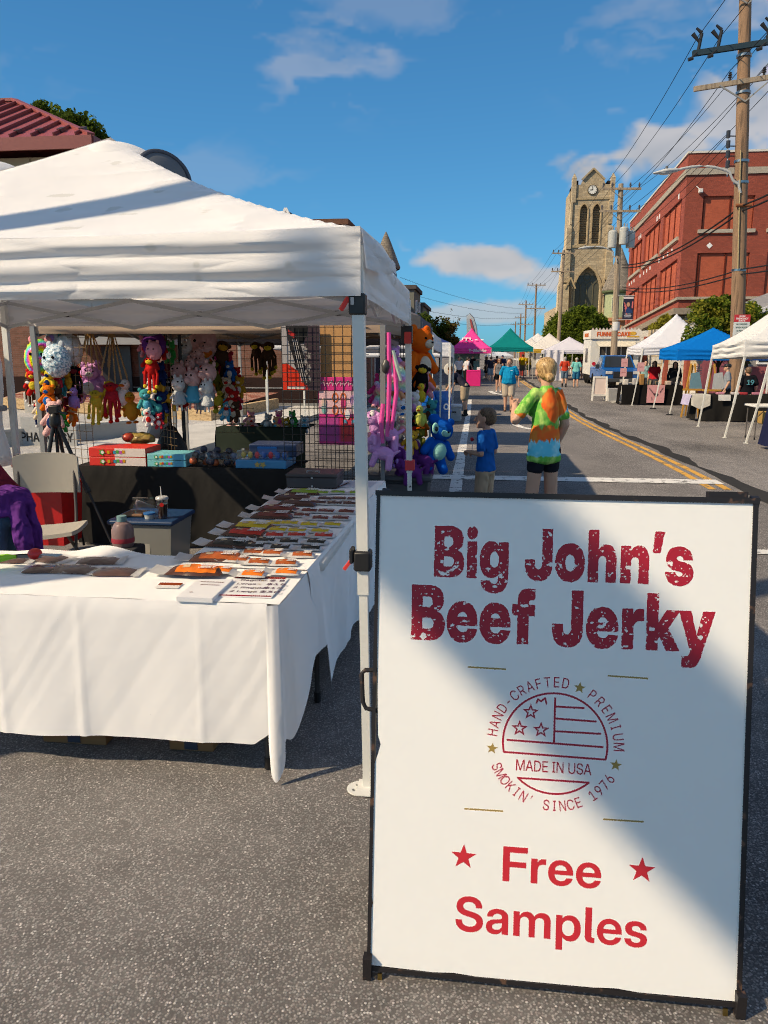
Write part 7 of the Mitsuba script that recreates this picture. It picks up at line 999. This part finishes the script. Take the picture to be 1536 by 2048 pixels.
    return t, M, put, dict(WL=WL, WR=WR, EL=EL, ER=ER, up=up, hp=hp)
def tiedye(p, n, uv):
    """orange heart on the back, green shoulders, orange band, cyan waist, green hem (dye in a garment that stands at the woman's place)"""
    x = p.x - .60; z = p.z; w = fbm(p.x * 14, p.y * 14, p.z * 10, 4) - .5; q = fbm(p.x * 60, p.y * 60, p.z * 9, 3) - .5
    green = mix(mi.Color3f(.13, .42, .06), mi.Color3f(.46, .68, .17), smoothstep(-.08, .20, w + .4 * q)); cyan = mix(mi.Color3f(.13, .56, .72), mi.Color3f(.38, .74, .80), smoothstep(-.1, .2, w)); org = mix(mi.Color3f(.82, .14, .025), mi.Color3f(.76, .23, .04), smoothstep(-.1, .1, w))
    c = mix(green, cyan, smoothstep(.08, .15, x + .3 * w) * smoothstep(1.20, 1.26, z + .2 * w))
    hx = (x - .075) / .125; hz = (z - 1.255) / .125; heart = hx * hx + dr.square(hz - .75 * dr.sqrt(dr.abs(hx) + .02)) + 1.1 * w
    c = mix(c, org, smoothstep(1.12, .90, heart + .5 * q) * smoothstep(1.08, 1.12, z))
    edge = .10 * q + .02 * w
    c = mix(c, org, smoothstep(1.125, 1.105, z + edge + .25 * dr.maximum(0, .02 - x) * 0)); c = mix(c, cyan, smoothstep(1.01, .99, z + edge * .9)); c = mix(c, green, smoothstep(.875, .86, z + .3 * edge))
    sl = smoothstep(-.165, -.185, x) * smoothstep(1.245, 1.225, z + .1 * w) * smoothstep(1.08, 1.10, z); return mix(c, org, sl)
PR('tie_dye', tiedye, .9, lambda p, n, uv: fbm(p.x * 9, p.y * 9, p.z * 7, 3), .02, 3e-3, .2)
def blond(p, n, uv): return mix(mi.Color3f(.50, .33, .14), mi.Color3f(.25, .145, .055), smoothstep(.42, .66, fbm(p.x * 120, p.y * 60, p.z * 40, 3)))
PR('hair_blond', blond, .45); PR('hair_brown', lambda p, n, uv: mix(mi.Color3f(.17, .105, .06), mi.Color3f(.075, .045, .026), smoothstep(.4, .66, fbm(p.x * 130, p.y * 130, p.z * 60, 3))), .5)
HB_, HK, HG = 'hair_brown', C(.02, .015, .012, .5), C(.35, .33, .31, .6)
wm = person('woman with a blond bun in a tie dye shirt and black shorts, seen from behind', .60, 6.72, 1.72, 26, 'tie_dye', 'shorts_black', 'hair_blond', shoes=C(.5, .5, .5), wristL=(-.17, .24, 1.31), wristR=(.165, .10, .93), poleL=(-.35, -1, -.35), style='bun', fine=.02, female=True, leg_len=.34, turn=-14, curl=1.25, hem=.80, slim=.66, hs=1.04)
by = person('boy in a royal blue shirt and tan shorts holding a red lollipop', .115, 7.5, 1.19, 62, 'shirt_royal', 'shorts_tan', 'hair_brown', shoes=C(.1, .1, .1), wristL=(-.13, .19, 1.16), wristR=(.10, .20, 1.13), fine=.02, turn=18, curl=1.2, hem=.86, leg_len=.9, slim=.84, hs=1.38)
bM, bI = by[1], by[3]; tip = (bM @ np.append(bI['WR'] + A3(-.02, .06, .03), 1))[:3]; lo = thing('lollipop', 'red lollipop held up by the boy in blue', 'lollipop'); part(lo, 'stick', rod(tip, tip + A3(-.005, 0, .085), .003, n=6), WHITE); part(lo, 'candy', ell(tip + A3(-.006, 0, .105), .020, 2), C(.55, .01, .03, .2))
def P_(label, gp, h, *a, **k): return person(label, gp[0], gp[1], h, *a, **k)
m3_ = P_('man in a bright blue shirt and khaki shorts walking toward the camera', (1.135, 27.163, -.320), 1.83, 172, 'shirt_cyan', C(.50, .42, .33), HB_, shoes=C(.13, .075, .05), fat=1.18, belly=.06, fine=.035, turn=-25, socks=C(.25, .17, .12), stride=.03, curl=.6, wristL=(-.31, .02, .93), wristR=(.31, .02, .93))
m3_[2]('logo', moved(box(-.045, .045, -.004, .004, -.012, .012), .075, .0, 0) if False else box(-.13, -.06, .178, .186, 1.335, 1.355), WHITE)
P_('woman in a grey tank top and black shorts with sunglasses', (1.164, 40.073, -.320), 1.70, 178, C(.16, .165, .18), C(.012, .012, .014), C(.16, .07, .03), shoes=WHITE, style='long', sleeve='none', female=True, leg_len=.5, glasses=True, stride=.03)
P_('man in a dark navy shirt and khaki shorts bending over the left stall', (-.334, 25.070, -.317), 1.78, 80, C(.035, .035, .055), C(.40, .32, .22), C(.07, .04, .025), shoes=C(.03, .035, .04), lean=42, fat=1.08, fine=.035, wristL=(-.22, .55, .80), wristR=(.24, .50, .72), socks=C(.03, .03, .03))
P_('man in an orange red shirt and denim shorts walking away on the right', (5.086, 46.064, -.320), 1.74, 0, C(.50, .055, .028), C(.13, .19, .26), HG, shoes=C(.02, .02, .02), socks=C(.025, .025, .025), style='short')
P_('person in a pale teal shirt and blue shorts walking away beside the orange shirt', (5.671, 45.513, -.320), 1.70, -8, C(.17, .50, .48), C(.03, .15, .28), C(.55, .52, .45), shoes=C(.3, .25, .2), style='cap', fat=1.05)
P_('man in a black cap and grey shirt with his hand on his hip', (7.72, 25.2), 1.70, 75, C(.24, .27, .31), C(.03, .03, .035), BLACK, shoes=C(.1, .1, .1), style='cap', wristR=(.17, -.05, 1.02), poleR=(1, -.4, 0), skin='skin', legs='pants')
bt9 = P_('man in a black shirt with a pale blue number on the back', (8.0, 24.2), 1.72, 10, C(.012, .013, .017), C(.035, .032, .03), HB_, shoes=C(.2, .15, .1), fat=1.2, fine=.035, leg_len=.95, z=-.42)
g19 = letters('19', .15, 800, .9, 120); bt9[2]('number', slab(affinity.translate(g19, -g19.bounds[2] / 2, 0), .012, frame4((.0, -.148, 1.20), (1, 0, 0), (0, -.03, 1))), C(.12, .36, .42), False)
for r_ in range(4):
    for c_ in range(6): bt9[2]('pattern', ell((-.15 + .06 * c_, -.155 - .012 * (1 - abs(c_ - 2.5) / 3), .92 - .065 * r_), (.017, .02, .012), 1), C(.5, .45, .36) if r_ % 2 == 0 else C(.5, .2, .14))
P_('dark haired woman sitting behind the black table with the pink poster', (7.7, 31.6), 1.65, 170, C(.02, .022, .025), C(.03, .03, .04), HK, shoes=BLACK, style='long', female=True, z=-.30, sleeve='long', legs='pants', sit=True); P_('seated woman in a red top behind the pink poster', (7.15, 32.6), 1.62, 150, C(.45, .02, .03), C(.05, .05, .06), HK, style='long', female=True, z=-.25, sit=True, legs='pants'); P_('person in a pale teal top further back behind the black table', (7.6, 36.5), 1.66, 175, C(.25, .40, .40), C(.05, .05, .06), HK, female=True)
P_('man in black pointing right under the pink canopy', (-.30, 53.2), 1.80, -95, C(.012, .012, .014), C(.02, .02, .02), HK, style='cap', wristL=(-.12, .62, 1.43), legs='pants'); P_('person in a white shirt with dark print near the pink stall', (-1.05, 48.5), 1.72, 200, C(.55, .55, .60), C(.02, .02, .025), HK, legs='pants'); P_('person in a white shirt leaning to the pink cube table', (-.62, 47.2), 1.74, -60, C(.56, .55, .58), C(.02, .02, .02), HK, legs='pants', lean=12)
P_('dark clothed person under the pink canopy front edge', (.98, 52.5), 1.72, 10, C(.03, .03, .05), C(.30, .36, .42), HK, wristR=(.3, .3, 1.3)); P_('person in a dark red shirt under the teal canopy', (1.45, 55.5), 1.74, -10, C(.14, .025, .03), C(.06, .07, .10), HK, legs='pants'); P_('woman with brown hair below the left leg of the teal canopy', (.75, 57.5), 1.68, 60, C(.03, .03, .05), C(.03, .03, .03), HB_, style='long', female=True); P_('person in navy with a cap behind the woman in the tank top', (1.85, 56.5), 1.78, 180, C(.02, .03, .08), C(.02, .02, .03), C(.05, .07, .14), style='cap', legs='pants')
P_('person in a yellow shirt far up the street', (3.6, 62), 1.82, 10, C(.62, .42, .02), C(.2, .2, .17), HK); P_('person in a darker yellow shirt right of the bright yellow one', (4.35, 66), 1.75, 30, C(.45, .30, .03), C(.05, .06, .03), HK); P_('person in a white shirt and cap beside the red trimmed stall', (4.6, 57), 1.74, 0, C(.60, .58, .52), C(.08, .08, .08), C(.6, .58, .5), style='cap'); P_('person in maroon near the draped white canopy', (6.0, 60), 1.72, 200, C(.20, .03, .06), C(.05, .05, .06), HK); P_('child in pink and white squatting by the far right stalls', (4.25, 50), 1.10, 60, C(.62, .36, .38), C(.6, .58, .56), HB_, lean=25)
P_('person in a dark top at the counter of the fourth left stall', (-2.3, 22.2), 1.70, -60, C(.02, .02, .025), C(.03, .03, .03), HK); P_('person in grey standing inside the third left stall', (-1.9, 16.9), 1.72, 150, C(.10, .10, .11), C(.03, .03, .04), HB_); P_('person in maroon behind the draped far canopy window', (7.6, 58.5), 1.70, 180, C(.16, .03, .05), C(.05, .05, .05), HK)
vd = person('jerky vendor in a maroon shirt and jeans with a purple garment tied around the waist', -2.72, 4.05, 1.62, 82, 'shirt_maroon', 'denim', HB_, shoes=C(.1, .1, .1), lean=38, fine=.025, fat=1.12, wristL=(-.26, .42, .86), wristR=(.28, .40, .84), legs='pants', female=True, hem=.97)
vd[2]('waist_garment', fuzz(blend([[(A3(0, -.03, 1.02), A3(.20, .15, .05)), (A3(0, -.05, .93), A3(.215, .17, .05))], [(A3(-.05, -.19, .95), .055), (A3(-.08, -.25, .75), .05), (A3(-.05, -.24, .5), .045)], [(A3(.05, -.18, .95), .05), (A3(.06, -.23, .55), .04)], [(A3(-.19, .12, .96), .035), (A3(-.21, .18, .6), .03)]], .025, 8), .02, 8), 'purple_cotton')
# ================================================================ vehicles and the right hand stalls
tr_ = thing('food_trailer', 'white food trailer lettered FUNNEL CAKE behind the blue truck', 'food trailer'); TX0, TX1, TY0, TY1 = 7.05, 9.95, 50.0, 53.4
part(tr_, 'body', box(TX0, TX1, TY0 + .1, TY1, .25, 2.45, .03), C(.60, .60, .58, .4)); part(tr_, 'front_panel', cat(box(TX0, TX0 + .55, TY0, TY0 + .098, .25, 2.42), box(TX1 - .3, TX1, TY0, TY0 + .098, .25, 2.42), box(TX0 + .552, TX1 - .302, TY0, TY0 + .098, 1.98, 2.42), box(TX0 + .552, TX1 - .302, TY0, TY0 + .098, .25, .85)), C(.64, .64, .61, .4)); part(tr_, 'service_window', box(TX0 + .55, TX1 - .3, TY0 + .085, TY0 + .097, .85, 1.98), C(.055, .05, .045, .3))
for x in (7.95, 8.85): part(tr_, 'window_post', box(x, x + .08, TY0 + .03, TY0 + .08, .85, 1.98), C(.5, .5, .48))
part(tr_, 'awning', hullp([(TX0 + .3, TY0 - .02, 2.30), (TX1 - .25, TY0 - .02, 2.30), (TX0 + .4, TY0 - .55, 2.02), (TX1 - .3, TY0 - .55, 2.02), (TX0 + .4, TY0 - .55, 1.97), (TX1 - .3, TY0 - .55, 1.97)]), C(.62, .58, .48)); part(tr_, 'roof_sign', cat(box(TX0 - .05, TX1 + .05, TY0 - .10, TY0 + .0, 2.46, 3.0), box(TX0 - .05, TX0 + .05, TY0 + .002, TY1, 2.46, 3.0)), C(.70, .66, .60, .4))
for k in range(14): part(tr_, 'crest', hullp([(TX0 - .02 + .21 * k, TY0 - .1, 3.0), (TX0 + .14 + .21 * k, TY0 - .1, 3.0), (TX0 + .02 + .21 * k, TY0 - .1, 3.12), (TX0 + .10 + .21 * k, TY0 - .02, 3.12), (TX0 + .1 + .21 * k, TY0 - .02, 3.0)]), C(.66, .62, .58) if k % 2 else C(.62, .50, .45))
g = letters('FUNNEL CAKE', .27, 800, .78, 120); part(tr_, 'lettering', slab(affinity.translate(g, (TX1 - TX0) * .45 - g.bounds[2] / 2, 0), .01, frame4((TX0, TY0 - .115, 2.61), (1, 0, 0), (0, 0, 1))), C(.62, .12, .03)); part(tr_, 'sign_picture', slab(ops.unary_union([sg.box(2.12, .05, 2.85, .13), affinity.scale(sg.Point(2.45, .28).buffer(.16), 1.4, .7)]), .008, frame4((TX0, TY0 - .112, 2.5), (1, 0, 0), (0, 0, 1))), C(.60, .36, .06)); g = letters('FUNNEL CAKE', .22, 800, .8, 100); part(tr_, 'lettering', slab(g, .01, frame4((TX0 - .062, TY0 + 2.6, 2.6), (0, -1, 0), (0, 0, 1))), C(.55, .14, .05))
part(tr_, 'side_window', box(TX0 - .01, TX0 - .001, TY0 + 1.2, TY0 + 2.3, 1.0, 1.9), C(.05, .05, .05, .25))
for y in (51.2, 52.3): w_ = part(tr_, 'wheel', moved(lathe([(0, -.1), (.25, -.1), (.33, -.06), (.33, .06), (.25, .1), (0, .1)], 18), TX0 + .12, y, .02, ry=90), C(.02, .02, .02)); 
part(tr_, 'tail_lamp', slab(sg.Point(0, 0).buffer(.11), .02, frame4((TX0 + .22, TY0 - .022, .95), (1, 0, 0), (0, 0, 1))), C(.5, .02, .04, .3)); part(tr_, 'skirt', box(TX0 + .05, TX1 - .05, TY0 + .2, TY1 - .1, -.05, .248), C(.03, .03, .03))
tk = thing('pickup_truck', 'blue pickup truck parked in front of the food trailer', 'pickup truck'); U, V_ = 7.85, 43.2; BLU = C(.008, .09, .32, .22)
def tp(m): return moved(m, U, V_, gz(43))
part(tk, 'body', tp(cat(hullp([(-.95, 0.1, .45), (.95, 0.1, .45), (-.98, .5, .45), (.98, .5, .45), (-.93, .05, 1.02), (.93, .05, 1.02), (-.97, 1.5, 1.13), (.97, 1.5, 1.13), (-.98, 1.6, .45), (.98, 1.6, .45)]), box(-.98, .98, 1.5, 5.4, .45, 1.12, .05))), BLU, 25); part(tk, 'cab', tp(hullp([(-.92, 1.35, 1.12), (.92, 1.35, 1.12), (-.72, 2.0, 1.80), (.72, 2.0, 1.80), (-.72, 3.3, 1.82), (.72, 3.3, 1.82), (-.92, 3.6, 1.12), (.92, 3.6, 1.12)])), BLU, 20)
part(tk, 'windshield', tp(hullp([(-.80, 1.36, 1.17), (.80, 1.36, 1.17), (-.66, 1.93, 1.76), (.66, 1.93, 1.76), (-.80, 1.40, 1.17), (.80, 1.40, 1.17)])), 'window_glass')
for s in (-1, 1): part(tk, 'side_window', tp(hullp([(s * .925, 1.7, 1.17), (s * .925, 3.4, 1.17), (s * .755, 2.1, 1.74), (s * .755, 3.2, 1.74), (s * .90, 1.75, 1.17)])), 'window_glass'); part(tk, 'mirror', tp(box(s * 1.12 - .11, s * 1.12 + .11, 1.55, 1.68, 1.08, 1.32, .02)), C(.03, .035, .045, .35)); part(tk, 'headlight', tp(box(s * .72 - .18, s * .72 + .18, .02, .10, .82, .98, .02)), C(.5, .5, .5, .15)); part(tk, 'door_handle', tp(box(s * .99 - .012, s * .99 + .012, 2.6, 2.8, .95, .99)), BLACK)
part(tk, 'grille', tp(box(-.5, .5, .015, .08, .62, .96, .02)), C(.015, .016, .02, .35)); part(tk, 'emblem', tp(slab(ops.unary_union([sg.box(-.16, -.03, .16, .03), sg.box(-.07, -.055, .07, .055)]), .012, frame4((0, .012, .80), (1, 0, 0), (0, 0, 1)))), C(.42, .30, .10, .3)); part(tk, 'bumper', tp(box(-.96, .96, -.06, .1, .40, .60, .03)), C(.05, .055, .06, .35)); part(tk, 'number_plate', tp(box(-.16, .16, -.075, -.062, .43, .56)), C(.5, .5, .48))
for s in (-1, 1):
    for y in (.95, 4.3): w_ = part(tk, 'wheel', tp(moved(lathe([(0, -.13), (.26, -.13), (.38, -.10), (.39, 0), (.38, .10), (.26, .13), (0, .13)], 20), s * .88, y, .39, ry=90)), C(.015, .015, .016)); part(w_, 'rim', tp(moved(lathe([(0, -.14), (.22, -.14), (.24, -.11), (0, -.10)], 16), s * .9, y, .39, ry=90 * s)), C(.4, .4, .4, .3, 1))
def covered_table(label, x0, x1, y0, y1, z, m, low=.03, seed=1, amp=.035):
    t = thing('table_cover', label, 'tablecloth'); g = gz(y0); part(t, 'top', box(x0, x1, y0, y1, g + z - .015, g + z), m)
    part(t, 'front_drop', drop((x0, y0), (x1, y0), g + z, lambda s: g + low, (0, -1), amp, 70, 16, seed, .04), m, True); part(t, 'side_drop', drop((x0, y1), (x0, y0), g + z, lambda s: g + low, (-1, 0), amp, 40, 16, seed + 1, .04), m, True); return t, g + z
BK = C(.014, .013, .013)
t1, z1 = covered_table('black covered table with the pink poster under the tall white canopy', 5.62, 7.9, 31.0, 31.8, .76, BK, seed=71)
ps_ = thing('poster', 'pink poster with a black heart hanging on the black table', 'poster'); part(ps_, 'sheet', box(6.55, 7.2, 30.86, 30.875, -.22, .46), C(.66, .33, .34)); part(ps_, 'print', slab(ops.unary_union([affinity.scale(sg.Point(.30, .30).buffer(.05), 1, 1).union(sg.Point(.37, .30).buffer(.05)).union(sg.Polygon([(.25, .29), (.42, .29), (.335, .18)])), *[line([(.08 + .05 * k, .55 - .06 * k), (.10 + .05 * k, .47 - .06 * k)], .022) for k in range(4)], *[line([(.58 - .04 * k, .56 - .06 * k), (.56 - .04 * k, .48 - .06 * k)], .02) for k in range(3)], line([(.18, .2), (.2, .08)], .02), line([(.3, .13), (.31, .06)], .02)]), .003, frame4((6.55, 30.852, -.20), (1, 0, 0), (0, 0, 1))), C(.06, .03, .04))
goods = [(5.8, .18, .22, (.6, .55, .50), 'white bag'), (6.12, .12, .26, (.45, .43, .42), 'framed print'), (6.4, .16, .42, (.35, .19, .07), 'stack of wooden craft pieces'), (6.68, .14, .18, (.5, .38, .22), 'pale wooden block'), (7.0, .16, .14, (.42, .30, .18), 'tan basket'), (7.4, .2, .16, (.5, .40, .34), 'tray of beige goods')]
for x, w, hh, c, l in goods: solo('craft_item', box(x - w / 2, x + w / 2, 31.15, 31.4, z1 + .002, z1 + hh, .02), C(*c), l + ' on the black table with the pink poster', 'craft goods')
for k, (x, y, z, l) in enumerate(((6.07, 33.3, 1.26, 'upper pink price card on the far leg of the tall white canopy'), (6.05, 33.3, .87, 'lower pink price card on the far leg of the tall white canopy'), (6.22, 30.75, 1.14, 'pink price card on the near leg of the tall white canopy'))): pc = thing('price_card', l, 'sign'); part(pc, 'card', box(x - .13, x + .13, y - .08, y - .07, z - .17, z + .17), C(.66, .36, .38)); part(pc, 'text_line', box(x - .09, x + .09, y - .084, y - .0805, z - .02, z + .01), C(.45, .2, .22))
sbd = thing('sandwich_board', 'small white framed sandwich board on the road beside the blue truck', 'sign'); sx, sy_, sz = 5.15, 33.5, gz(33.5)
part(sbd, 'frame', cat(bar((sx - .30, sy_ - .2, sz), (sx - .22, sy_ + .08, sz + 1.0), .07), bar((sx + .30, sy_ - .2, sz), (sx + .30, sy_ + .08, sz + 1.0), .07), bar((sx - .22, sy_ + .08, sz + .98), (sx + .30, sy_ + .08, sz + .98), .07), bar((sx - .28, sy_ - .14, sz + .24), (sx + .30, sy_ - .14, sz + .24), .07), bar((sx - .2, sy_ + .45, sz), (sx - .2, sy_ + .12, sz + .98), .05), bar((sx + .3, sy_ + .45, sz), (sx + .3, sy_ + .12, sz + .98), .05)), C(.66, .64, .60)); part(sbd, 'board', hullp([(sx - .25, sy_ - .12, sz + .28), (sx + .27, sy_ - .12, sz + .28), (sx - .20, sy_ + .07, sz + .95), (sx + .27, sy_ + .07, sz + .95), (sx - .2, sy_ + .09, sz + .95)]), C(.58, .48, .44))
wb = solo('storage_bin', hullp([(5.5, 33.0, gz(33)), (5.85, 33.0, gz(33)), (5.5, 33.4, gz(33)), (5.85, 33.4, gz(33)), (5.46, 32.96, .22), (5.9, 32.96, .22), (5.46, 33.45, .22), (5.9, 33.45, .22)]), C(.34, .34, .34, .4), 'grey bin between the sandwich board and the black table', 'bin'); solo('dish', moved(lathe([(0, 0), (.16, 0), (.20, .07), (.18, .07), (.14, .02), (0, .02)], 16), 5.62, 32.2, gz(32) + .003), C(.6, .58, .54), 'white dish on the road before the black table', 'dish')
t2, z2 = covered_table('black covered table under the bright blue canopy', 6.55, 8.9, 23.8, 24.7, .78, C(.022, .021, .020), seed=75, amp=.05)
lc = thing('cloth', 'cream and lilac cloth draped over the left end of the second black table', 'cloth'); part(lc, 'cream', cat(box(6.30, 6.85, 23.75, 24.3, z2 + .003, z2 + .012), drop((6.3, 23.75), (6.85, 23.75), z2 + .012, lambda s: z2 - .42 + .25 * abs(s - .5), (0, -1), .03, 40, 12, 81, .06)), C(.55, .52, .46), True); part(lc, 'lilac', drop((6.22, 24.3), (6.3, 23.7), z2 + .01, lambda s: z2 - .3, (-1, 0), .03, 30, 12, 82, .06), C(.46, .42, .60), True); solo('paper', drop((7.05, 23.70), (7.4, 23.70), z2 + .014, lambda s: z2 - .16, (0, -1), .01, 10, 5, 83, .02), C(.58, .57, .55), 'white paper hanging over the edge of the second black table', 'paper')
for x, c, l in ((7.62, (.55, .5, .5), 'white box'), (7.85, (.4, .05, .06), 'red small item'), (8.2, (.5, .2, .28), 'pink small item'), (7.2, (.5, .22, .3), 'flat pink item')): solo('craft_item', box(x - .1, x + .1, 23.95, 24.15, z2 + .003, z2 + .07, .01), C(*c), l + ' on the second black table', 'craft goods')
for k, (x, y) in enumerate(((6.75, 25.4), (7.25, 25.1))):
    e = thing('easel', ('left' if k == 0 else 'right') + ' wooden easel under the bright blue canopy', 'easel'); zg = gz(25)
    for dx in (-.22, .22): part(e, 'leg', bar((x + dx * 1.2, y, zg), (x + dx * .25, y + .12, 1.35), .045), C(.50, .26, .05))
    part(e, 'rear_leg', bar((x, y + .55, zg), (x, y + .14, 1.3), .04), C(.42, .22, .05)); part(e, 'ledge', bar((x - .28, y - .03, .55), (x + .28, y - .03, .55), .06), C(.5, .26, .05)); part(e, 'canvas', hullp([(x - .10 + .1 * k, y - .03, .58), (x + .30 + .1 * k, y - .03, .58), (x - .05 + .1 * k, y + .06, 1.05), (x + .2 + .1 * k, y + .06, 1.1), (x + .2 + .1 * k, y + .08, 1.05)]), C(.12, .22, .28) if k == 0 else C(.36, .38, .40))
mq = thing('skeleton_prop', 'small white skeleton prop hanging between the blue and white canopies', 'prop'); part(mq, 'skull', ell((8.05, 29.6, 1.42), (.12, .12, .16), 3), C(.6, .58, .55)); part(mq, 'ribs', cat([moved(lathe([(.10, 0), (.12, .012), (.10, .024)], 14), 8.05, 29.6, .85 + .06 * k) for k in range(6)]), C(.55, .54, .5)); part(mq, 'spine', rod((8.05, 29.6, .5), (8.05, 29.6, 1.3), .025), C(.55, .54, .5))
solo('curtain', drop((8.2, 30.4), (9.3, 30.4), 1.6, lambda s: -.2, (0, -1), .05, 50, 10, 91, .0), C(.30, .10, .13), 'dull red curtain behind the man in the black cap', 'curtain', smooth=True)
wt = folding_table('white folding table under the nearest right canopy', 6.02, 9.2, 17.6, 18.3, gz(18) + .76, C(.66, .65, .62, .4), C(.10, .09, .085, .4)); zw = gz(18) + .76
pb_ = thing('striped_carton', 'pink and white striped carton on the white table', 'carton'); part(pb_, 'carton', hullp([(6.62, 17.72, zw + .003), (6.80, 17.72, zw + .003), (6.62, 17.9, zw + .003), (6.80, 17.9, zw + .003), (6.66, 17.66, zw + .30), (6.90, 17.66, zw + .30), (6.66, 17.92, zw + .30), (6.9, 17.92, zw + .30)]), C(.62, .48, .44))
for k in range(3): part(pb_, 'stripe', hullp([(6.64 + .06 * k, 17.712, zw + .01), (6.665 + .06 * k, 17.712, zw + .01), (6.69 + .075 * k, 17.652, zw + .29), (6.72 + .075 * k, 17.652, zw + .29), (6.7 + .075 * k, 17.66, zw + .29)]), C(.60, .16, .16))
for k in range(16):
    x, y = 7.05 + .11 * (k % 9) + .03 * rng.random(), 17.75 + .18 * (k // 9) + .05 * rng.random(); hh = .10 + .10 * rng.random()
    j = thing('jar', '%s jar from the left in the %s row on the white table' % (('first second third fourth fifth sixth seventh eighth ninth'.split())[k % 9], 'front' if k < 9 else 'rear'), 'jar', 'jars on the white table'); part(j, 'jar', moved(lathe([(0, 0), (.038, 0), (.042, .02), (.042, hh * .8), (.03, hh), (0, hh)], 12), x, y, zw + .003), rng.choice([C(.05, .08, .06, .2), C(.12, .05, .05, .2), C(.10, .22, .24, .2), C(.3, .26, .2, .3), C(.03, .03, .035, .2)])); part(j, 'lid', moved(lathe([(0, hh), (.036, hh), (.036, hh + .02), (0, hh + .02)], 12), x, y, zw + .003), rng.choice([C(.5, .5, .48, .3), C(.35, .22, .06, .3), C(.02, .02, .02, .3)]))
nt = thing('table_cover', 'navy tablecloth with white lettering at the right edge of the view', 'tablecloth'); nx, ny = 5.62, 15.0; zg = gz(15); part(nt, 'top', box(nx, 7.6, ny, 15.75, zg + .74, zg + .755), C(.018, .022, .06)); part(nt, 'front_drop', drop((nx, ny), (7.6, ny), zg + .755, lambda s: zg + .06, (0, -1), .015, 50, 12, 95, .03), C(.018, .022, .06), True); part(nt, 'side_drop', drop((nx, 15.75), (nx, ny), zg + .755, lambda s: zg + .06, (-1, 0), .03, 30, 12, 96, .10), C(.018, .022, .06), True)
for t_, zz, hh in (('STEP', .58, .11), ('WITH', .42, .11), ('Team', .23, .08)): part(nt, 'lettering', slab(letters(t_, hh, 800, .8, 100), .006, frame4((nx + .16, ny - .055, zg + zz), (1, 0, 0), (0, .02, 1))), C(.7, .7, .7))
solo('flyer_box', box(5.9, 6.1, 15.1, 15.3, zg + .757, zg + .90, .01), C(.10, .35, .12), 'small green box on the navy tablecloth', 'box'); solo('flyer_box', box(6.15, 6.3, 15.1, 15.3, zg + .757, zg + .88, .01), C(.02, .22, .42), 'small blue box on the navy tablecloth', 'box')
bd = thing('cardboard_box', 'cardboard box on the ground under the white table at right', 'box'); part(bd, 'carton', box(8.1, 8.7, 23.0, 23.4, gz(23) + .003, .05, .01), C(.40, .26, .09)); part(bd, 'tape', box(8.36, 8.44, 22.99, 22.998, gz(23) + .01, .04), C(.3, .2, .08))
pkc = thing('table_cover', 'pink cube shaped table cover before the pink canopy', 'tablecloth'); part(pkc, 'cover', box(-.55, .28, 46.2, 46.9, gz(46) + .01, .62, .02), C(.72, .035, .22)); part(pkc, 'seam', box(-.55, .28, 46.19, 46.198, .56, .575), C(.5, .02, .15)); solo('leaflet_stack', box(.05, .25, 46.3, 46.6, .623, .80, .01), C(.7, .66, .66), 'white leaflets standing on the pink table cover', 'leaflets')
rd_ = solo('round_shade', moved(lathe([(0, 0), (.30, .02), (.36, .05), (.30, .08), (0, .1)], 24), -1.45, 44.5, .72, rx=90), C(.62, .60, .55), 'round white folding sunshade near the white shirted people', 'sunshade')
rs_ = thing('red_stall', 'narrow red and white stall front far along the right side', 'stall'); part(rs_, 'frame', box(3.75, 3.95, 66, 69, -.3, 1.9), C(.42, .06, .05)); part(rs_, 'sign', box(4.0, 4.9, 66, 66.1, .4, 1.6), C(.58, .57, .55))
